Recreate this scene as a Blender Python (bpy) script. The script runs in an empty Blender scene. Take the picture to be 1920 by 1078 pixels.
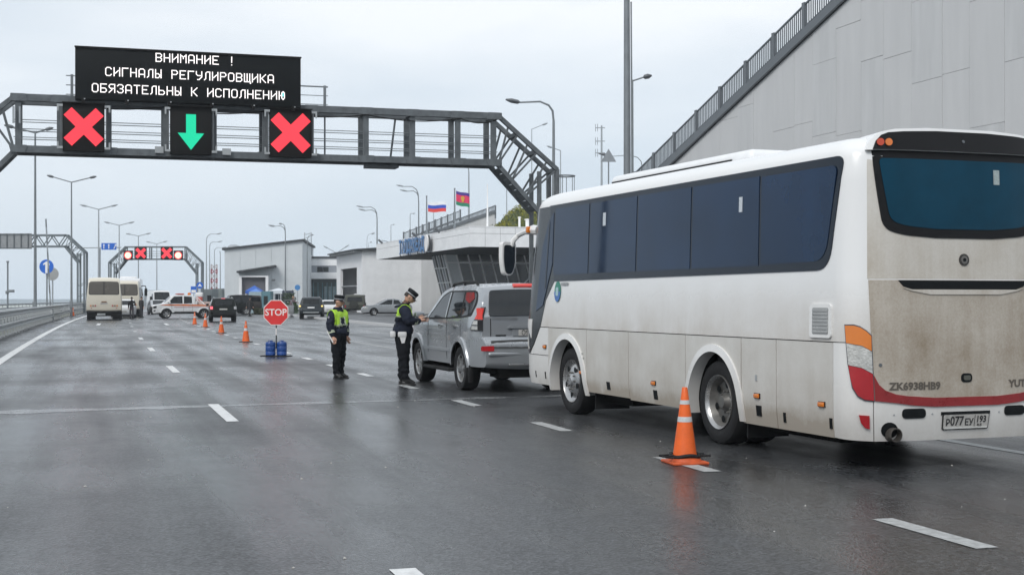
import bpy, bmesh, math, random
from mathutils import Vector, Matrix, Euler
random.seed(7)
scene = bpy.context.scene
COL = scene.collection
R = math.radians

# ------------------------------------------------------------------ camera, sky, sun, exposure
FPX, CX, HY, CH = 2600.0, 960.0, 560.0, 1.6        # focal length in photo pixels, centre, horizon row, eye height
cam_data = bpy.data.cameras.new('camera')
cam = bpy.data.objects.new('camera', cam_data)
COL.objects.link(cam)
cam.location = (0, 0, CH)
cam.rotation_euler = (R(90), 0, 0)
cam_data.sensor_width = 36.0
cam_data.sensor_fit = 'HORIZONTAL'
cam_data.lens = FPX / 1920 * 36
cam_data.shift_y = (HY - 539) / 1920
cam_data.clip_start = 0.1
cam_data.clip_end = 20000
scene.camera = cam

SUN_EL, SUN_AZ = R(42), R(-152)                     # azimuth from +Y towards +X
world = bpy.data.worlds.new('World')
scene.world = world
world.use_nodes = True
wn, wl = world.node_tree.nodes, world.node_tree.links
wn.clear()
w_out = wn.new('ShaderNodeOutputWorld')
w_bg = wn.new('ShaderNodeBackground')
w_bg.inputs['Strength'].default_value = 0.1
w_sky = wn.new('ShaderNodeTexSky')
w_sky.sky_type = 'NISHITA'
w_sky.sun_disc = False
w_sky.sun_elevation = SUN_EL
w_sky.sun_rotation = SUN_AZ
w_tc = wn.new('ShaderNodeTexCoord')
w_sep = wn.new('ShaderNodeSeparateXYZ')
wl.new(w_tc.outputs['Generated'], w_sep.inputs[0])
w_map = wn.new('ShaderNodeMapping')
w_map.inputs['Scale'].default_value = (1.0, 1.0, 3.4)
wl.new(w_tc.outputs['Generated'], w_map.inputs[0])
w_noise = wn.new('ShaderNodeTexNoise')
w_noise.inputs['Scale'].default_value = 2.4
w_noise.inputs['Detail'].default_value = 8
w_noise.inputs['Roughness'].default_value = 0.52
wl.new(w_map.outputs[0], w_noise.inputs['Vector'])
w_ramp = wn.new('ShaderNodeValToRGB')                # overcast cloud layer, thin and thick patches
w_ramp.color_ramp.elements[0].position = 0.38
w_ramp.color_ramp.elements[0].color = (6.25, 6.9, 7.55, 1)
w_ramp.color_ramp.elements[1].position = 0.62
w_ramp.color_ramp.elements[1].color = (8.3, 8.6, 8.9, 1)
wl.new(w_noise.outputs['Fac'], w_ramp.inputs['Fac'])
w_hor = wn.new('ShaderNodeMapRange')                 # the murky air low over the sea
w_hor.inputs['From Min'].default_value = -0.02
w_hor.inputs['From Max'].default_value = 0.20
wl.new(w_sep.outputs['Z'], w_hor.inputs['Value'])
w_mixh = wn.new('ShaderNodeMix'); w_mixh.data_type = 'RGBA'
w_mixh.inputs['A'].default_value = (5.5, 6.4, 7.35, 1)
wl.new(w_hor.outputs[0], w_mixh.inputs['Factor'])
wl.new(w_ramp.outputs['Color'], w_mixh.inputs['B'])
w_mix = wn.new('ShaderNodeMix'); w_mix.data_type = 'RGBA'
w_mix.inputs['Factor'].default_value = 0.93
wl.new(w_sky.outputs['Color'], w_mix.inputs['A'])
wl.new(w_mixh.outputs['Result'], w_mix.inputs['B'])
wl.new(w_mix.outputs['Result'], w_bg.inputs['Color'])
wl.new(w_bg.outputs[0], w_out.inputs['Surface'])

sun_data = bpy.data.lights.new('sun', 'SUN')
sun_data.energy = 1.5
sun_data.angle = R(25)
sun_data.color = (1.0, 0.97, 0.93)
sun = bpy.data.objects.new('sun', sun_data)
COL.objects.link(sun)
sdir = Vector((math.sin(SUN_AZ) * math.cos(SUN_EL), math.cos(SUN_AZ) * math.cos(SUN_EL), math.sin(SUN_EL)))
sun.rotation_euler = (-sdir).to_track_quat('-Z', 'Y').to_euler()

scene.view_settings.view_transform = 'Standard'
scene.view_settings.look = 'None'
scene.view_settings.exposure = 0.30
scene.view_settings.gamma = 1.0
scene.view_settings.use_curve_mapping = False
scene.render.engine = 'CYCLES'
scene.cycles.max_bounces = 6

# ------------------------------------------------------------------ materials
MATS = {}
def M(name, col, rough=0.5, metal=0.0, var=0.12, scale=4.0, bump=0.0, bscale=60.0, coat=0.0, emit=None, estr=1.0, stretch=(1, 1, 1), spec=0.5, tint=None):
    """one procedural material: base colour broken up by noise, uneven gloss, fine relief"""
    if name in MATS: return MATS[name]
    m = bpy.data.materials.new(name); MATS[name] = m
    m.use_nodes = True
    nt = m.node_tree; n, l = nt.nodes, nt.links
    b = n['Principled BSDF']
    b.inputs['Metallic'].default_value = metal
    b.inputs['Coat Weight'].default_value = coat
    b.inputs['Coat Roughness'].default_value = 0.08
    b.inputs['Specular IOR Level'].default_value = spec
    if tint: b.inputs['Specular Tint'].default_value = (*tint, 1)
    tc = n.new('ShaderNodeTexCoord')
    mp = n.new('ShaderNodeMapping'); mp.inputs['Scale'].default_value = stretch
    l.new(tc.outputs['Object'], mp.inputs[0])
    nz = n.new('ShaderNodeTexNoise'); nz.inputs['Scale'].default_value = scale
    nz.inputs['Detail'].default_value = 6; nz.inputs['Roughness'].default_value = 0.62
    l.new(mp.outputs[0], nz.inputs['Vector'])
    mr = n.new('ShaderNodeMapRange')
    mr.inputs['From Min'].default_value = 0.3; mr.inputs['From Max'].default_value = 0.7
    mr.inputs['To Min'].default_value = 1 - var; mr.inputs['To Max'].default_value = 1 + var
    l.new(nz.outputs['Fac'], mr.inputs['Value'])
    hs = n.new('ShaderNodeHueSaturation')
    hs.inputs['Color'].default_value = (*col, 1)
    l.new(mr.outputs[0], hs.inputs['Value'])
    l.new(hs.outputs[0], b.inputs['Base Color'])
    rr = n.new('ShaderNodeMapRange')
    rr.inputs['From Min'].default_value = 0.3; rr.inputs['From Max'].default_value = 0.7
    rr.inputs['To Min'].default_value = max(0.02, rough * 0.8); rr.inputs['To Max'].default_value = min(1, rough * 1.25)
    l.new(nz.outputs['Fac'], rr.inputs['Value'])
    l.new(rr.outputs[0], b.inputs['Roughness'])
    if bump:
        bn = n.new('ShaderNodeTexNoise'); bn.inputs['Scale'].default_value = bscale
        bn.inputs['Detail'].default_value = 3
        l.new(mp.outputs[0], bn.inputs['Vector'])
        bp = n.new('ShaderNodeBump'); bp.inputs['Strength'].default_value = bump; bp.inputs['Distance'].default_value = 0.02
        l.new(bn.outputs['Fac'], bp.inputs['Height']); l.new(bp.outputs[0], b.inputs['Normal'])
    if emit:
        b.inputs['Emission Color'].default_value = (*emit, 1); b.inputs['Emission Strength'].default_value = estr
    return m

def asphalt(name, c0, c1, r0, r1, seam=False, bump=0.35):
    m = bpy.data.materials.new(name); MATS[name] = m
    m.use_nodes = True
    nt = m.node_tree; n, l = nt.nodes, nt.links
    b = n['Principled BSDF']
    tc = n.new('ShaderNodeTexCoord')
    big = n.new('ShaderNodeTexNoise'); big.inputs['Scale'].default_value = 0.22; big.inputs['Detail'].default_value = 5
    big.inputs['Roughness'].default_value = 0.6
    mpa = n.new('ShaderNodeMapping'); mpa.inputs['Rotation'].default_value = (0, 0, R(-16.86))   # along the lanes
    mpb = n.new('ShaderNodeMapping'); mpb.inputs['Scale'].default_value = (1.0, 0.75, 1)
    mpt = n.new('ShaderNodeMapping'); mpt.inputs['Scale'].default_value = (1.0, 0.06, 1)
    l.new(tc.outputs['Object'], mpa.inputs[0]); l.new(mpa.outputs[0], mpb.inputs[0]); l.new(mpb.outputs[0], big.inputs['Vector']); l.new(mpa.outputs[0], mpt.inputs[0])
    trk = n.new('ShaderNodeTexNoise'); trk.inputs['Scale'].default_value = 1.3; trk.inputs['Detail'].default_value = 3    # worn wheel paths
    l.new(mpt.outputs[0], trk.inputs['Vector'])
    mid = n.new('ShaderNodeTexNoise'); mid.inputs['Scale'].default_value = 2.2; mid.inputs['Detail'].default_value = 6
    l.new(tc.outputs['Object'], mid.inputs['Vector'])
    fine = n.new('ShaderNodeTexVoronoi'); fine.inputs['Scale'].default_value = 48
    l.new(tc.outputs['Object'], fine.inputs['Vector'])
    f2 = n.new('ShaderNodeTexNoise'); f2.inputs['Scale'].default_value = 30; f2.inputs['Detail'].default_value = 2
    l.new(tc.outputs['Object'], f2.inputs['Vector'])
    cr = n.new('ShaderNodeValToRGB')
    cr.color_ramp.elements[0].position = 0.35; cr.color_ramp.elements[0].color = (*c0, 1)
    cr.color_ramp.elements[1].position = 0.65; cr.color_ramp.elements[1].color = (*c1, 1)
    add = n.new('ShaderNodeMath'); add.operation = 'ADD'
    h1 = n.new('ShaderNodeMath'); h1.operation = 'MULTIPLY'; h1.inputs[1].default_value = 0.35
    h2 = n.new('ShaderNodeMath'); h2.operation = 'MULTIPLY'; h2.inputs[1].default_value = 0.30
    l.new(big.outputs['Fac'], h1.inputs[0]); l.new(mid.outputs['Fac'], h2.inputs[0])
    l.new(h1.outputs[0], add.inputs[0]); l.new(h2.outputs[0], add.inputs[1])
    ad2 = n.new('ShaderNodeMath'); ad2.operation = 'MULTIPLY_ADD'; ad2.inputs[1].default_value = 0.35
    l.new(trk.outputs['Fac'], ad2.inputs[0]); l.new(add.outputs[0], ad2.inputs[2]); l.new(ad2.outputs[0], cr.inputs['Fac'])
    sp = n.new('ShaderNodeMapRange')                       # stone chips of the aggregate
    sp.inputs['From Min'].default_value = 0.30; sp.inputs['From Max'].default_value = 0.85
    sp.inputs['To Min'].default_value = 0.40; sp.inputs['To Max'].default_value = 2.05
    l.new(fine.outputs['Color'], sp.inputs['Value'])
    sp2 = n.new('ShaderNodeMapRange')
    sp2.inputs['From Min'].default_value = 0.66; sp2.inputs['From Max'].default_value = 0.72
    sp2.inputs['To Min'].default_value = 1.0; sp2.inputs['To Max'].default_value = 2.1
    l.new(f2.outputs['Fac'], sp2.inputs['Value'])
    spm = n.new('ShaderNodeMath'); spm.operation = 'MULTIPLY'
    l.new(sp.outputs[0], spm.inputs[0]); l.new(sp2.outputs[0], spm.inputs[1])
    hs = n.new('ShaderNodeHueSaturation')
    l.new(cr.outputs['Color'], hs.inputs['Color']); l.new(spm.outputs[0], hs.inputs['Value'])
    l.new(hs.outputs[0], b.inputs['Base Color'])
    rr = n.new('ShaderNodeMapRange')
    rr.inputs['From Min'].default_value = 0.38; rr.inputs['From Max'].default_value = 0.62
    rr.inputs['To Min'].default_value = r0; rr.inputs['To Max'].default_value = r1
    ra = n.new('ShaderNodeMath'); ra.operation = 'MULTIPLY_ADD'; ra.inputs[1].default_value = 0.45
    rb = n.new('ShaderNodeMath'); rb.operation = 'MULTIPLY'; rb.inputs[1].default_value = 0.55
    l.new(big.outputs['Fac'], rb.inputs[0]); l.new(trk.outputs['Fac'], ra.inputs[0]); l.new(rb.outputs[0], ra.inputs[2])
    l.new(ra.outputs[0], rr.inputs['Value']); l.new(rr.outputs[0], b.inputs['Roughness'])
    b.inputs['Specular IOR Level'].default_value = 0.42
    bp = n.new('ShaderNodeBump'); bp.inputs['Strength'].default_value = bump; bp.inputs['Distance'].default_value = 0.006
    l.new(fine.outputs['Distance'], bp.inputs['Height']); l.new(bp.outputs[0], b.inputs['Normal'])
    return m

def grime(name, clean, dirt, zlo, zhi, amount, streak=6.0, rough=0.22, floor=0.0, speck=0.25, edge=None):
    """painted bodywork: clean colour with road dirt washed on in streaks, thicker low down"""
    m = bpy.data.materials.new(name); MATS[name] = m
    m.use_nodes = True
    nt = m.node_tree; n, l = nt.nodes, nt.links
    b = n['Principled BSDF']
    tc = n.new('ShaderNodeTexCoord')
    sep = n.new('ShaderNodeSeparateXYZ'); l.new(tc.outputs['Object'], sep.inputs[0])
    mp = n.new('ShaderNodeMapping'); mp.inputs['Scale'].default_value = (streak, streak, streak * 0.16)
    l.new(tc.outputs['Object'], mp.inputs[0])
    st = n.new('ShaderNodeTexNoise'); st.inputs['Scale'].default_value = 1.0; st.inputs['Detail'].default_value = 5
    l.new(mp.outputs[0], st.inputs['Vector'])
    bl = n.new('ShaderNodeTexNoise'); bl.inputs['Scale'].default_value = 1.7; bl.inputs['Detail'].default_value = 7
    bl.inputs['Roughness'].default_value = 0.65
    l.new(tc.outputs['Object'], bl.inputs['Vector'])
    fn = n.new('ShaderNodeTexNoise'); fn.inputs['Scale'].default_value = 46; fn.inputs['Detail'].default_value = 3
    l.new(tc.outputs['Object'], fn.inputs['Vector'])
    zr = n.new('ShaderNodeMapRange')
    zr.inputs['From Min'].default_value = zlo; zr.inputs['From Max'].default_value = zhi
    zr.inputs['To Min'].default_value = 1.0; zr.inputs['To Max'].default_value = floor
    l.new(sep.outputs['Z'], zr.inputs['Value'])
    def math2(op, a, bb):
        q = n.new('ShaderNodeMath'); q.operation = op
        for i, v in enumerate((a, bb)):
            if isinstance(v, (int, float)): q.inputs[i].default_value = v
            else: l.new(v, q.inputs[i])
        return q.outputs[0]
    s = math2('ADD', math2('MULTIPLY', st.outputs['Fac'], 0.45), math2('MULTIPLY', bl.outputs['Fac'], 1.05))
    mp3 = n.new('ShaderNodeMapping'); mp3.inputs['Scale'].default_value = (streak * 5, streak * 5, streak * 0.16)   # thin run marks
    l.new(tc.outputs['Object'], mp3.inputs[0])
    s3 = n.new('ShaderNodeTexNoise'); s3.inputs['Scale'].default_value = 1.0; s3.inputs['Detail'].default_value = 3
    l.new(mp3.outputs[0], s3.inputs['Vector'])
    s = math2('ADD', s, math2('MULTIPLY', math2('SUBTRACT', s3.outputs['Fac'], 0.5), 0.16))
    s = math2('ADD', s, math2('MULTIPLY', math2('SUBTRACT', fn.outputs['Fac'], 0.5), speck))
    s = math2('MULTIPLY', s, zr.outputs[0])
    if edge:                                                # splash line thrown up along the bottom edge
        er = n.new('ShaderNodeMapRange'); er.inputs['From Min'].default_value = edge + .24; er.inputs['From Max'].default_value = edge
        er.inputs['To Min'].default_value = 0.0; er.inputs['To Max'].default_value = 0.75
        l.new(sep.outputs['Z'], er.inputs['Value'])
        s = math2('ADD', s, math2('MULTIPLY', er.outputs[0], math2('MULTIPLY', bl.outputs['Fac'], 1.6)))
    f = n.new('ShaderNodeMapRange')
    f.inputs['From Min'].default_value = 0.12; f.inputs['From Max'].default_value = 1.0
    f.inputs['To Min'].default_value = 0.0; f.inputs['To Max'].default_value = amount
    l.new(s, f.inputs['Value'])
    mx = n.new('ShaderNodeMix'); mx.data_type = 'RGBA'
    mx.inputs['A'].default_value = (*clean, 1); mx.inputs['B'].default_value = (*dirt, 1)
    l.new(f.outputs[0], mx.inputs['Factor']); l.new(mx.outputs['Result'], b.inputs['Base Color'])
    rr = math2('ADD', math2('MULTIPLY', f.outputs[0], 0.5), rough)
    l.new(rr, b.inputs['Roughness'])
    return m

# ------------------------------------------------------------------ mesh helpers
def link(name, mesh, parent=None):
    o = bpy.data.objects.new(name, mesh)
    COL.objects.link(o)
    if parent: o.parent = parent
    return o

def tag(o, label=None, cat=None, group=None, kind=None):
    if label: o['label'] = label
    if cat: o['category'] = cat
    if group: o['group'] = group
    if kind: o['kind'] = kind
    return o

def thing(name, label, cat, loc=(0, 0, 0), rz=0.0, group=None):
    o = bpy.data.objects.new(name, None)
    COL.objects.link(o)
    o.empty_display_size = 0.2
    o.location = loc; o.rotation_euler = (0, 0, rz)
    return tag(o, label, cat, group)

def copy_tree(o, parent=None):
    c = o.copy(); COL.objects.link(c)
    if parent: c.parent = parent
    for ch in o.children: copy_tree(ch, c)
    return c

class MB:
    """gathers shapes into one mesh"""
    def __init__(s): s.v, s.f, s.mi, s.sm = [], [], [], []
    def add(s, vs, fs, mi=0, smooth=False):
        k = len(s.v); s.v += [tuple(p) for p in vs]
        for f in fs: s.f.append([i + k for i in f]); s.mi.append(mi); s.sm.append(smooth)
        return s
    def box(s, x0, x1, y0, y1, z0, z1, mi=0, mat=None):
        vs = [(x, y, z) for z in (z0, z1) for y in (y0, y1) for x in (x0, x1)]
        if mat is not None: vs = [mat @ Vector(p) for p in vs]
        return s.add(vs, [(0, 2, 3, 1), (4, 5, 7, 6), (0, 1, 5, 4), (2, 6, 7, 3), (0, 4, 6, 2), (1, 3, 7, 5)], mi)
    def bbox(s, x0, x1, y0, y1, z0, z1, r=0.01, seg=2, mi=0, mat=None):
        bm = bmesh.new(); bmesh.ops.create_cube(bm, size=1)
        for v in bm.verts: v.co = Vector((x0 + (v.co.x + .5) * (x1 - x0), y0 + (v.co.y + .5) * (y1 - y0), z0 + (v.co.z + .5) * (z1 - z0)))
        bmesh.ops.bevel(bm, geom=bm.edges[:], offset=r, segments=seg, affect='EDGES', profile=0.5)
        bm.verts.index_update()
        s.add([(mat @ v.co) if mat is not None else v.co for v in bm.verts], [[v.index for v in f.verts] for f in bm.faces], mi, True)
        bm.free(); return s
    def bar(s, p0, p1, w, h=None, mi=0, up=(0, 0, 1)):
        h = h or w; p0, p1 = Vector(p0), Vector(p1)
        d = (p1 - p0).normalized(); u = Vector(up)
        if abs(d.dot(u)) > 0.98: u = Vector((0, 1, 0))
        a = d.cross(u).normalized() * (w / 2); b = a.cross(d).normalized() * (h / 2)
        vs = [p + i * a + j * b for p in (p0, p1) for i, j in ((-1, -1), (1, -1), (1, 1), (-1, 1))]
        return s.add(vs, [(0, 1, 2, 3), (7, 6, 5, 4), (0, 4, 5, 1), (1, 5, 6, 2), (2, 6, 7, 3), (3, 7, 4, 0)], mi)
    def tube(s, pts, rad, n=8, mi=0, caps=True):
        pts = [Vector(p) for p in pts]
        if not isinstance(rad, (list, tuple)): rad = [rad] * len(pts)
        vs, fs = [], []
        prev = None
        for i, p in enumerate(pts):
            d = (pts[min(i + 1, len(pts) - 1)] - pts[max(i - 1, 0)]).normalized()
            if prev is None:
                u = Vector((0, 0, 1)) if abs(d.z) < 0.9 else Vector((1, 0, 0))
                a = d.cross(u).normalized()
            else: a = (prev - d * prev.dot(d)).normalized()
            prev = a; b = d.cross(a)
            for k in range(n):
                t = 2 * math.pi * k / n
                vs.append(p + (a * math.cos(t) + b * math.sin(t)) * rad[i])
        for i in range(len(pts) - 1):
            for k in range(n):
                fs.append((i * n + k, i * n + (k + 1) % n, (i + 1) * n + (k + 1) % n, (i + 1) * n + k))
        if caps:
            fs.append(tuple(range(n))[::-1]); fs.append(tuple(range((len(pts) - 1) * n, len(pts) * n)))
        return s.add(vs, fs, mi, True)
    def lathe(s, prof, n=24, mi=0, mat=None, smooth=True, cap=True):
        """prof: (radius, z) pairs turned about z"""
        vs, fs = [], []
        for r, z in prof:
            for k in range(n):
                t = 2 * math.pi * k / n
                p = Vector((r * math.cos(t), r * math.sin(t), z)); vs.append(mat @ p if mat is not None else p)
        for i in range(len(prof) - 1):
            for k in range(n): fs.append((i * n + k, i * n + (k + 1) % n, (i + 1) * n + (k + 1) % n, (i + 1) * n + k))
        if cap and prof[0][0] > 1e-4: fs.append(tuple(range(n))[::-1])
        if cap and prof[-1][0] > 1e-4: fs.append(tuple(range((len(prof) - 1) * n, len(prof) * n)))
        return s.add(vs, fs, mi, smooth)
    def prism(s, poly, d0, d1, plane='xz', mi=0, mat=None):
        """2D outline pushed from d0 to d1 along the axis left over"""
        def P(a, b, d): return {'xz': (a, d, b), 'xy': (a, b, d), 'yz': (d, a, b)}[plane]
        n = len(poly)
        vs = [P(a, b, d) for d in (d0, d1) for a, b in poly]
        if mat is not None: vs = [mat @ Vector(p) for p in vs]
        fs = [tuple(range(n)), tuple(range(2 * n - 1, n - 1, -1))] + [(i, i + n, (i + 1) % n + n, (i + 1) % n) for i in range(n)]
        return s.add(vs, fs, mi)
    def mesh(s, name, mats):
        me = bpy.data.meshes.new(name)
        me.from_pydata(s.v, [], s.f)
        for m in (mats if isinstance(mats, (list, tuple)) else [mats]): me.materials.append(m)
        for p, mi, sm in zip(me.polygons, s.mi, s.sm): p.material_index = mi; p.use_smooth = sm
        bm = bmesh.new(); bm.from_mesh(me)
        bmesh.ops.recalc_face_normals(bm, faces=bm.faces[:])
        for e in bm.edges:
            if len(e.link_faces) == 2 and e.calc_face_angle(0) > R(38): e.smooth = False
        bm.to_mesh(me); bm.free()
        return me
    def build(s, name, mats, parent=None): return link(name, s.mesh(name, mats), parent)

def rounded(poly, rad, n=4):
    """fillet the corners of a 2D outline"""
    out = []; k = len(poly)
    for i in range(k):
        r = rad[i] if isinstance(rad, (list, tuple)) else rad
        p, a, b = Vector(poly[i]), Vector(poly[i - 1]), Vector(poly[(i + 1) % k])
        if r <= 0: out.append(tuple(p)); continue
        da, db = (a - p), (b - p)
        t = min(r, da.length * .49, db.length * .49)
        p0, p1 = p + da.normalized() * t, p + db.normalized() * t
        for j in range(n + 1):
            q = j / n
            out.append(tuple(p0 * (1 - q) ** 2 + p * 2 * q * (1 - q) + p1 * q * q))
    return out

def ell(cx, cy, rx, ry, n=20, a0=0, a1=360):
    return [(cx + rx * math.cos(R(a0 + (a1 - a0) * i / n)), cy + ry * math.sin(R(a0 + (a1 - a0) * i / n))) for i in range(n if a1 - a0 == 360 else n + 1)]

def rect(x0, x1, y0, y1): return [(x0, y0), (x1, y0), (x1, y1), (x0, y1)]

def cuts(a, b, step): 
    k = max(1, int((b - a) / step)); return [a + (b - a) * i / k for i in range(1, k)]

def patch(name, poly, mapf, mat, parent, off=0.0, thick=0.02, cu=0.2, cv=0.2):
    """a panel: 2D outline diced and laid on the curved surface mapf(u, v, offset), with a turned-in rim"""
    bm = bmesh.new()
    bm.faces.new([bm.verts.new((a, b, 0)) for a, b in poly])
    us = [p[0] for p in poly]; vs = [p[1] for p in poly]
    ul = cu if isinstance(cu, (list, tuple)) else cuts(min(us), max(us), cu)
    for c in ul:
        if min(us) < c < max(us): bmesh.ops.bisect_plane(bm, geom=bm.faces[:] + bm.edges[:] + bm.verts[:], plane_co=(c, 0, 0), plane_no=(1, 0, 0), dist=1e-5)
    for c in cuts(min(vs), max(vs), cv):
        bmesh.ops.bisect_plane(bm, geom=bm.faces[:] + bm.edges[:] + bm.verts[:], plane_co=(0, c, 0), plane_no=(0, 1, 0), dist=1e-5)
    bm.verts.index_update()
    mb = MB()
    mb.add([mapf(v.co.x, v.co.y, off) for v in bm.verts], [[v.index for v in f.verts] for f in bm.faces], 0, True)
    if thick:
        for e in bm.edges:
            if len(e.link_faces) == 1:
                a, b = e.verts
                mb.add([mapf(a.co.x, a.co.y, off), mapf(b.co.x, b.co.y, off), mapf(b.co.x, b.co.y, off - thick), mapf(a.co.x, a.co.y, off - thick)], [(0, 1, 2, 3)])
    bm.free()
    me = bpy.data.meshes.new(name); me.from_pydata(mb.v, [], mb.f)
    me.materials.append(mat)
    for p, sm in zip(me.polygons, mb.sm): p.use_smooth = sm
    return link(name, me, parent)

def text2d(body, size, align='CENTER', bold=0.0):
    c = bpy.data.curves.new('lettering', 'FONT'); c.body = body; c.size = size; c.align_x = align; c.align_y = 'CENTER'
    c.offset = bold; c.resolution_u = 3
    o = bpy.data.objects.new('lettering', c); COL.objects.link(o)
    dg = bpy.context.evaluated_depsgraph_get()
    me = bpy.data.meshes.new_from_object(o.evaluated_get(dg))
    vs = [(v.co.x, v.co.y) for v in me.vertices]; fs = [tuple(p.vertices) for p in me.polygons]
    bpy.data.objects.remove(o); bpy.data.curves.remove(c); bpy.data.meshes.remove(me)
    return vs, fs

def text_on(name, body, size, mapf, mat, parent, off=0.004, sx=1.0, bold=0.0, align='CENTER'):
    vs, fs = text2d(body, size, align, bold)
    me = bpy.data.meshes.new(name); me.from_pydata([mapf(x * sx, y, off) for x, y in vs], [], fs)
    me.materials.append(mat)
    return link(name, me, parent)

# ------------------------------------------------------------------ where things stand
def PX(px, Y): return (px - CX) / FPX * Y                # sideways place of a photo column at distance Y
def PZ(py, Y): return CH + (HY - py) / FPX * Y           # height of a photo row at distance Y
def GND(px, py):
    Y = CH * FPX / (py - HY); return Vector((PX(px, Y), Y, 0))
UX, UY = -0.290, 0.957                                   # direction of the road
def bend(s): return 1.6e-4 * max(0.0, s - 30) ** 2       # the road curves gently to the right
def RD(s, r, z=0.0):
    r2 = r + bend(s); return Vector((UX * s + UY * r2, UY * s - UX * r2, z))
def RS(s, r, z=0.0): return Vector((UX * s + UY * r, UY * s - UX * r, z))   # same without the bend
ROAD_RZ = math.atan2(-UX, UY)                            # local x -> across the road to the right
HAZE = 0.0004
# ------------------------------------------------------------------ palette
ASPH = asphalt('asphalt_wet', (0.024, 0.026, 0.0285), (0.044, 0.046, 0.049), 0.15, 0.45, bump=0.36)
ASPH2 = asphalt('asphalt_pavement', (0.055, 0.058, 0.062), (0.085, 0.088, 0.092), 0.40, 0.6)
SEAM = asphalt('asphalt_seam', (0.07, 0.072, 0.075), (0.20, 0.205, 0.21), 0.16, 0.36, bump=0.08)  # pale tone holds part of the seam's wet sheen as colour
PAINT = M('road_paint', (0.62, 0.63, 0.63), 0.5, var=0.22, scale=9, bump=0.25, bscale=90)
PAINT2 = M('road_paint_worn', (0.36, 0.37, 0.37), 0.5, var=0.3, scale=14, bump=0.3, bscale=90)
GROUND = M('ground_earth', (0.15, 0.155, 0.12), 0.95, var=0.3, scale=0.05)
SEA = M('sea_water', (0.10, 0.15, 0.18), 0.35, var=0.1, scale=0.05, bump=0.3, bscale=0.4)
STEEL = M('galvanised_steel', (0.36, 0.38, 0.39), 0.5, 0.2, var=0.16, scale=5)
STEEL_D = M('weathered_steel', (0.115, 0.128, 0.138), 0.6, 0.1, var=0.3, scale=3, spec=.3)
STEEL_M = M('far_gantry_steel', (0.15, 0.175, 0.19), 0.6, 0.1, var=0.2, spec=.3)  # lighter steel, fading with distance put into the colour
POLE = M('lamp_pole_zinc', (0.20, 0.22, 0.235), 0.55, 0.3, var=0.15, scale=3)
POLE_F = M('lamp_pole_pale', (0.33, 0.36, 0.385), 0.6, 0.1, var=0.1, scale=3)  # paler zinc, mostly for far poles, with distance haze put into the colour
DARKLAMP = M('lamp_head_grey', (0.10, 0.11, 0.12), 0.5)
BLACK = M('black_panel', (0.008, 0.0095, 0.0105), 0.6, var=0.2, scale=8, spec=.12)
BLACKB = M('black_casing', (0.011, 0.0105, 0.0105), 0.6, var=0.25, scale=6, spec=.15)
LED_RED = M('led_red', (0.3, 0.02, 0.03), 0.6, var=0.04, emit=(0.95, 0.035, 0.055), estr=0.95, scale=30)
LED_GRN = M('led_green', (0.0, 0.2, 0.1), 0.6, var=0.04, emit=(0.0, 0.50, 0.27), estr=1.0, scale=30)
LED_WHT = M('led_white', (0.5, 0.48, 0.48), 0.6, var=0.03, emit=(1.0, 0.93, 0.92), estr=1.0, scale=30)
LED_WRM = M('led_warm', (0.5, 0.4, 0.3), 0.6, var=0.03, emit=(1.0, 0.74, 0.54), estr=.95, scale=30)
LED_CYN = M('led_cyan', (0.0, 0.2, 0.2), 0.6, var=0.03, emit=(0.02, 0.45, 0.46), estr=1.0)
CLAD = M('white_cladding', (0.78, 0.79, 0.80), 0.5, var=0.07, scale=1.2)
CLAD_G = M('grey_cladding', (0.56, 0.595, 0.615), 0.6, var=0.07, scale=0.6)
CLAD_D = M('mid_grey_cladding', (0.26, 0.28, 0.31), 0.6, var=0.1, scale=1)
CONC = M('concrete_panel', (0.53, 0.535, 0.54), 0.75, var=0.05, scale=1.6, bump=0.15, bscale=18, stretch=(1, 1, .12))
CONC_L = M('concrete_panel_pale', (0.52, 0.527, 0.533), 0.75, var=0.08, scale=1.9, bump=0.15, bscale=18, stretch=(1, 1, .12))
GREYSTEEL = M('grey_painted_steel', (0.115, 0.13, 0.145), 0.5, var=0.12, scale=4)
DGREEN = M('dark_green_glass', (0.03, 0.06, 0.06), 0.12, var=0.2, scale=1)
GLASS_D = M('dark_glass', (0.010, 0.013, 0.015), 0.06, var=0.1)
GLASS_G = M('grey_glass', (0.03, 0.036, 0.036), 0.08, var=0.3, scale=0.6)
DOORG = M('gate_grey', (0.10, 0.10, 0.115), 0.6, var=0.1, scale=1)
ROOFD = M('dark_roof_edge', (0.035, 0.04, 0.045), 0.6)
BLUE = M('sign_blue', (0.006, 0.12, 0.55), 0.45, var=0.08)
BLUE2 = M('tent_blue', (0.02, 0.10, 0.42), 0.7, var=0.15)
TEAL = M('kiosk_teal', (0.10, 0.22, 0.26), 0.6, var=0.1)
WHITE = M('white_print', (0.78, 0.78, 0.78), 0.5, var=0.05)
RED = M('sign_red', (0.62, 0.025, 0.025), 0.42, var=0.08)
RUBBER = M('rubber', (0.013, 0.013, 0.014), 0.7, var=0.3, scale=10, bump=0.15, bscale=40, spec=.3)
UNDER = M('underbody', (0.008, 0.008, 0.008), 0.9, spec=.1)
SEATEXT = M('letter_blue', (0.02, 0.15, 0.38), 0.4)

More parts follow.
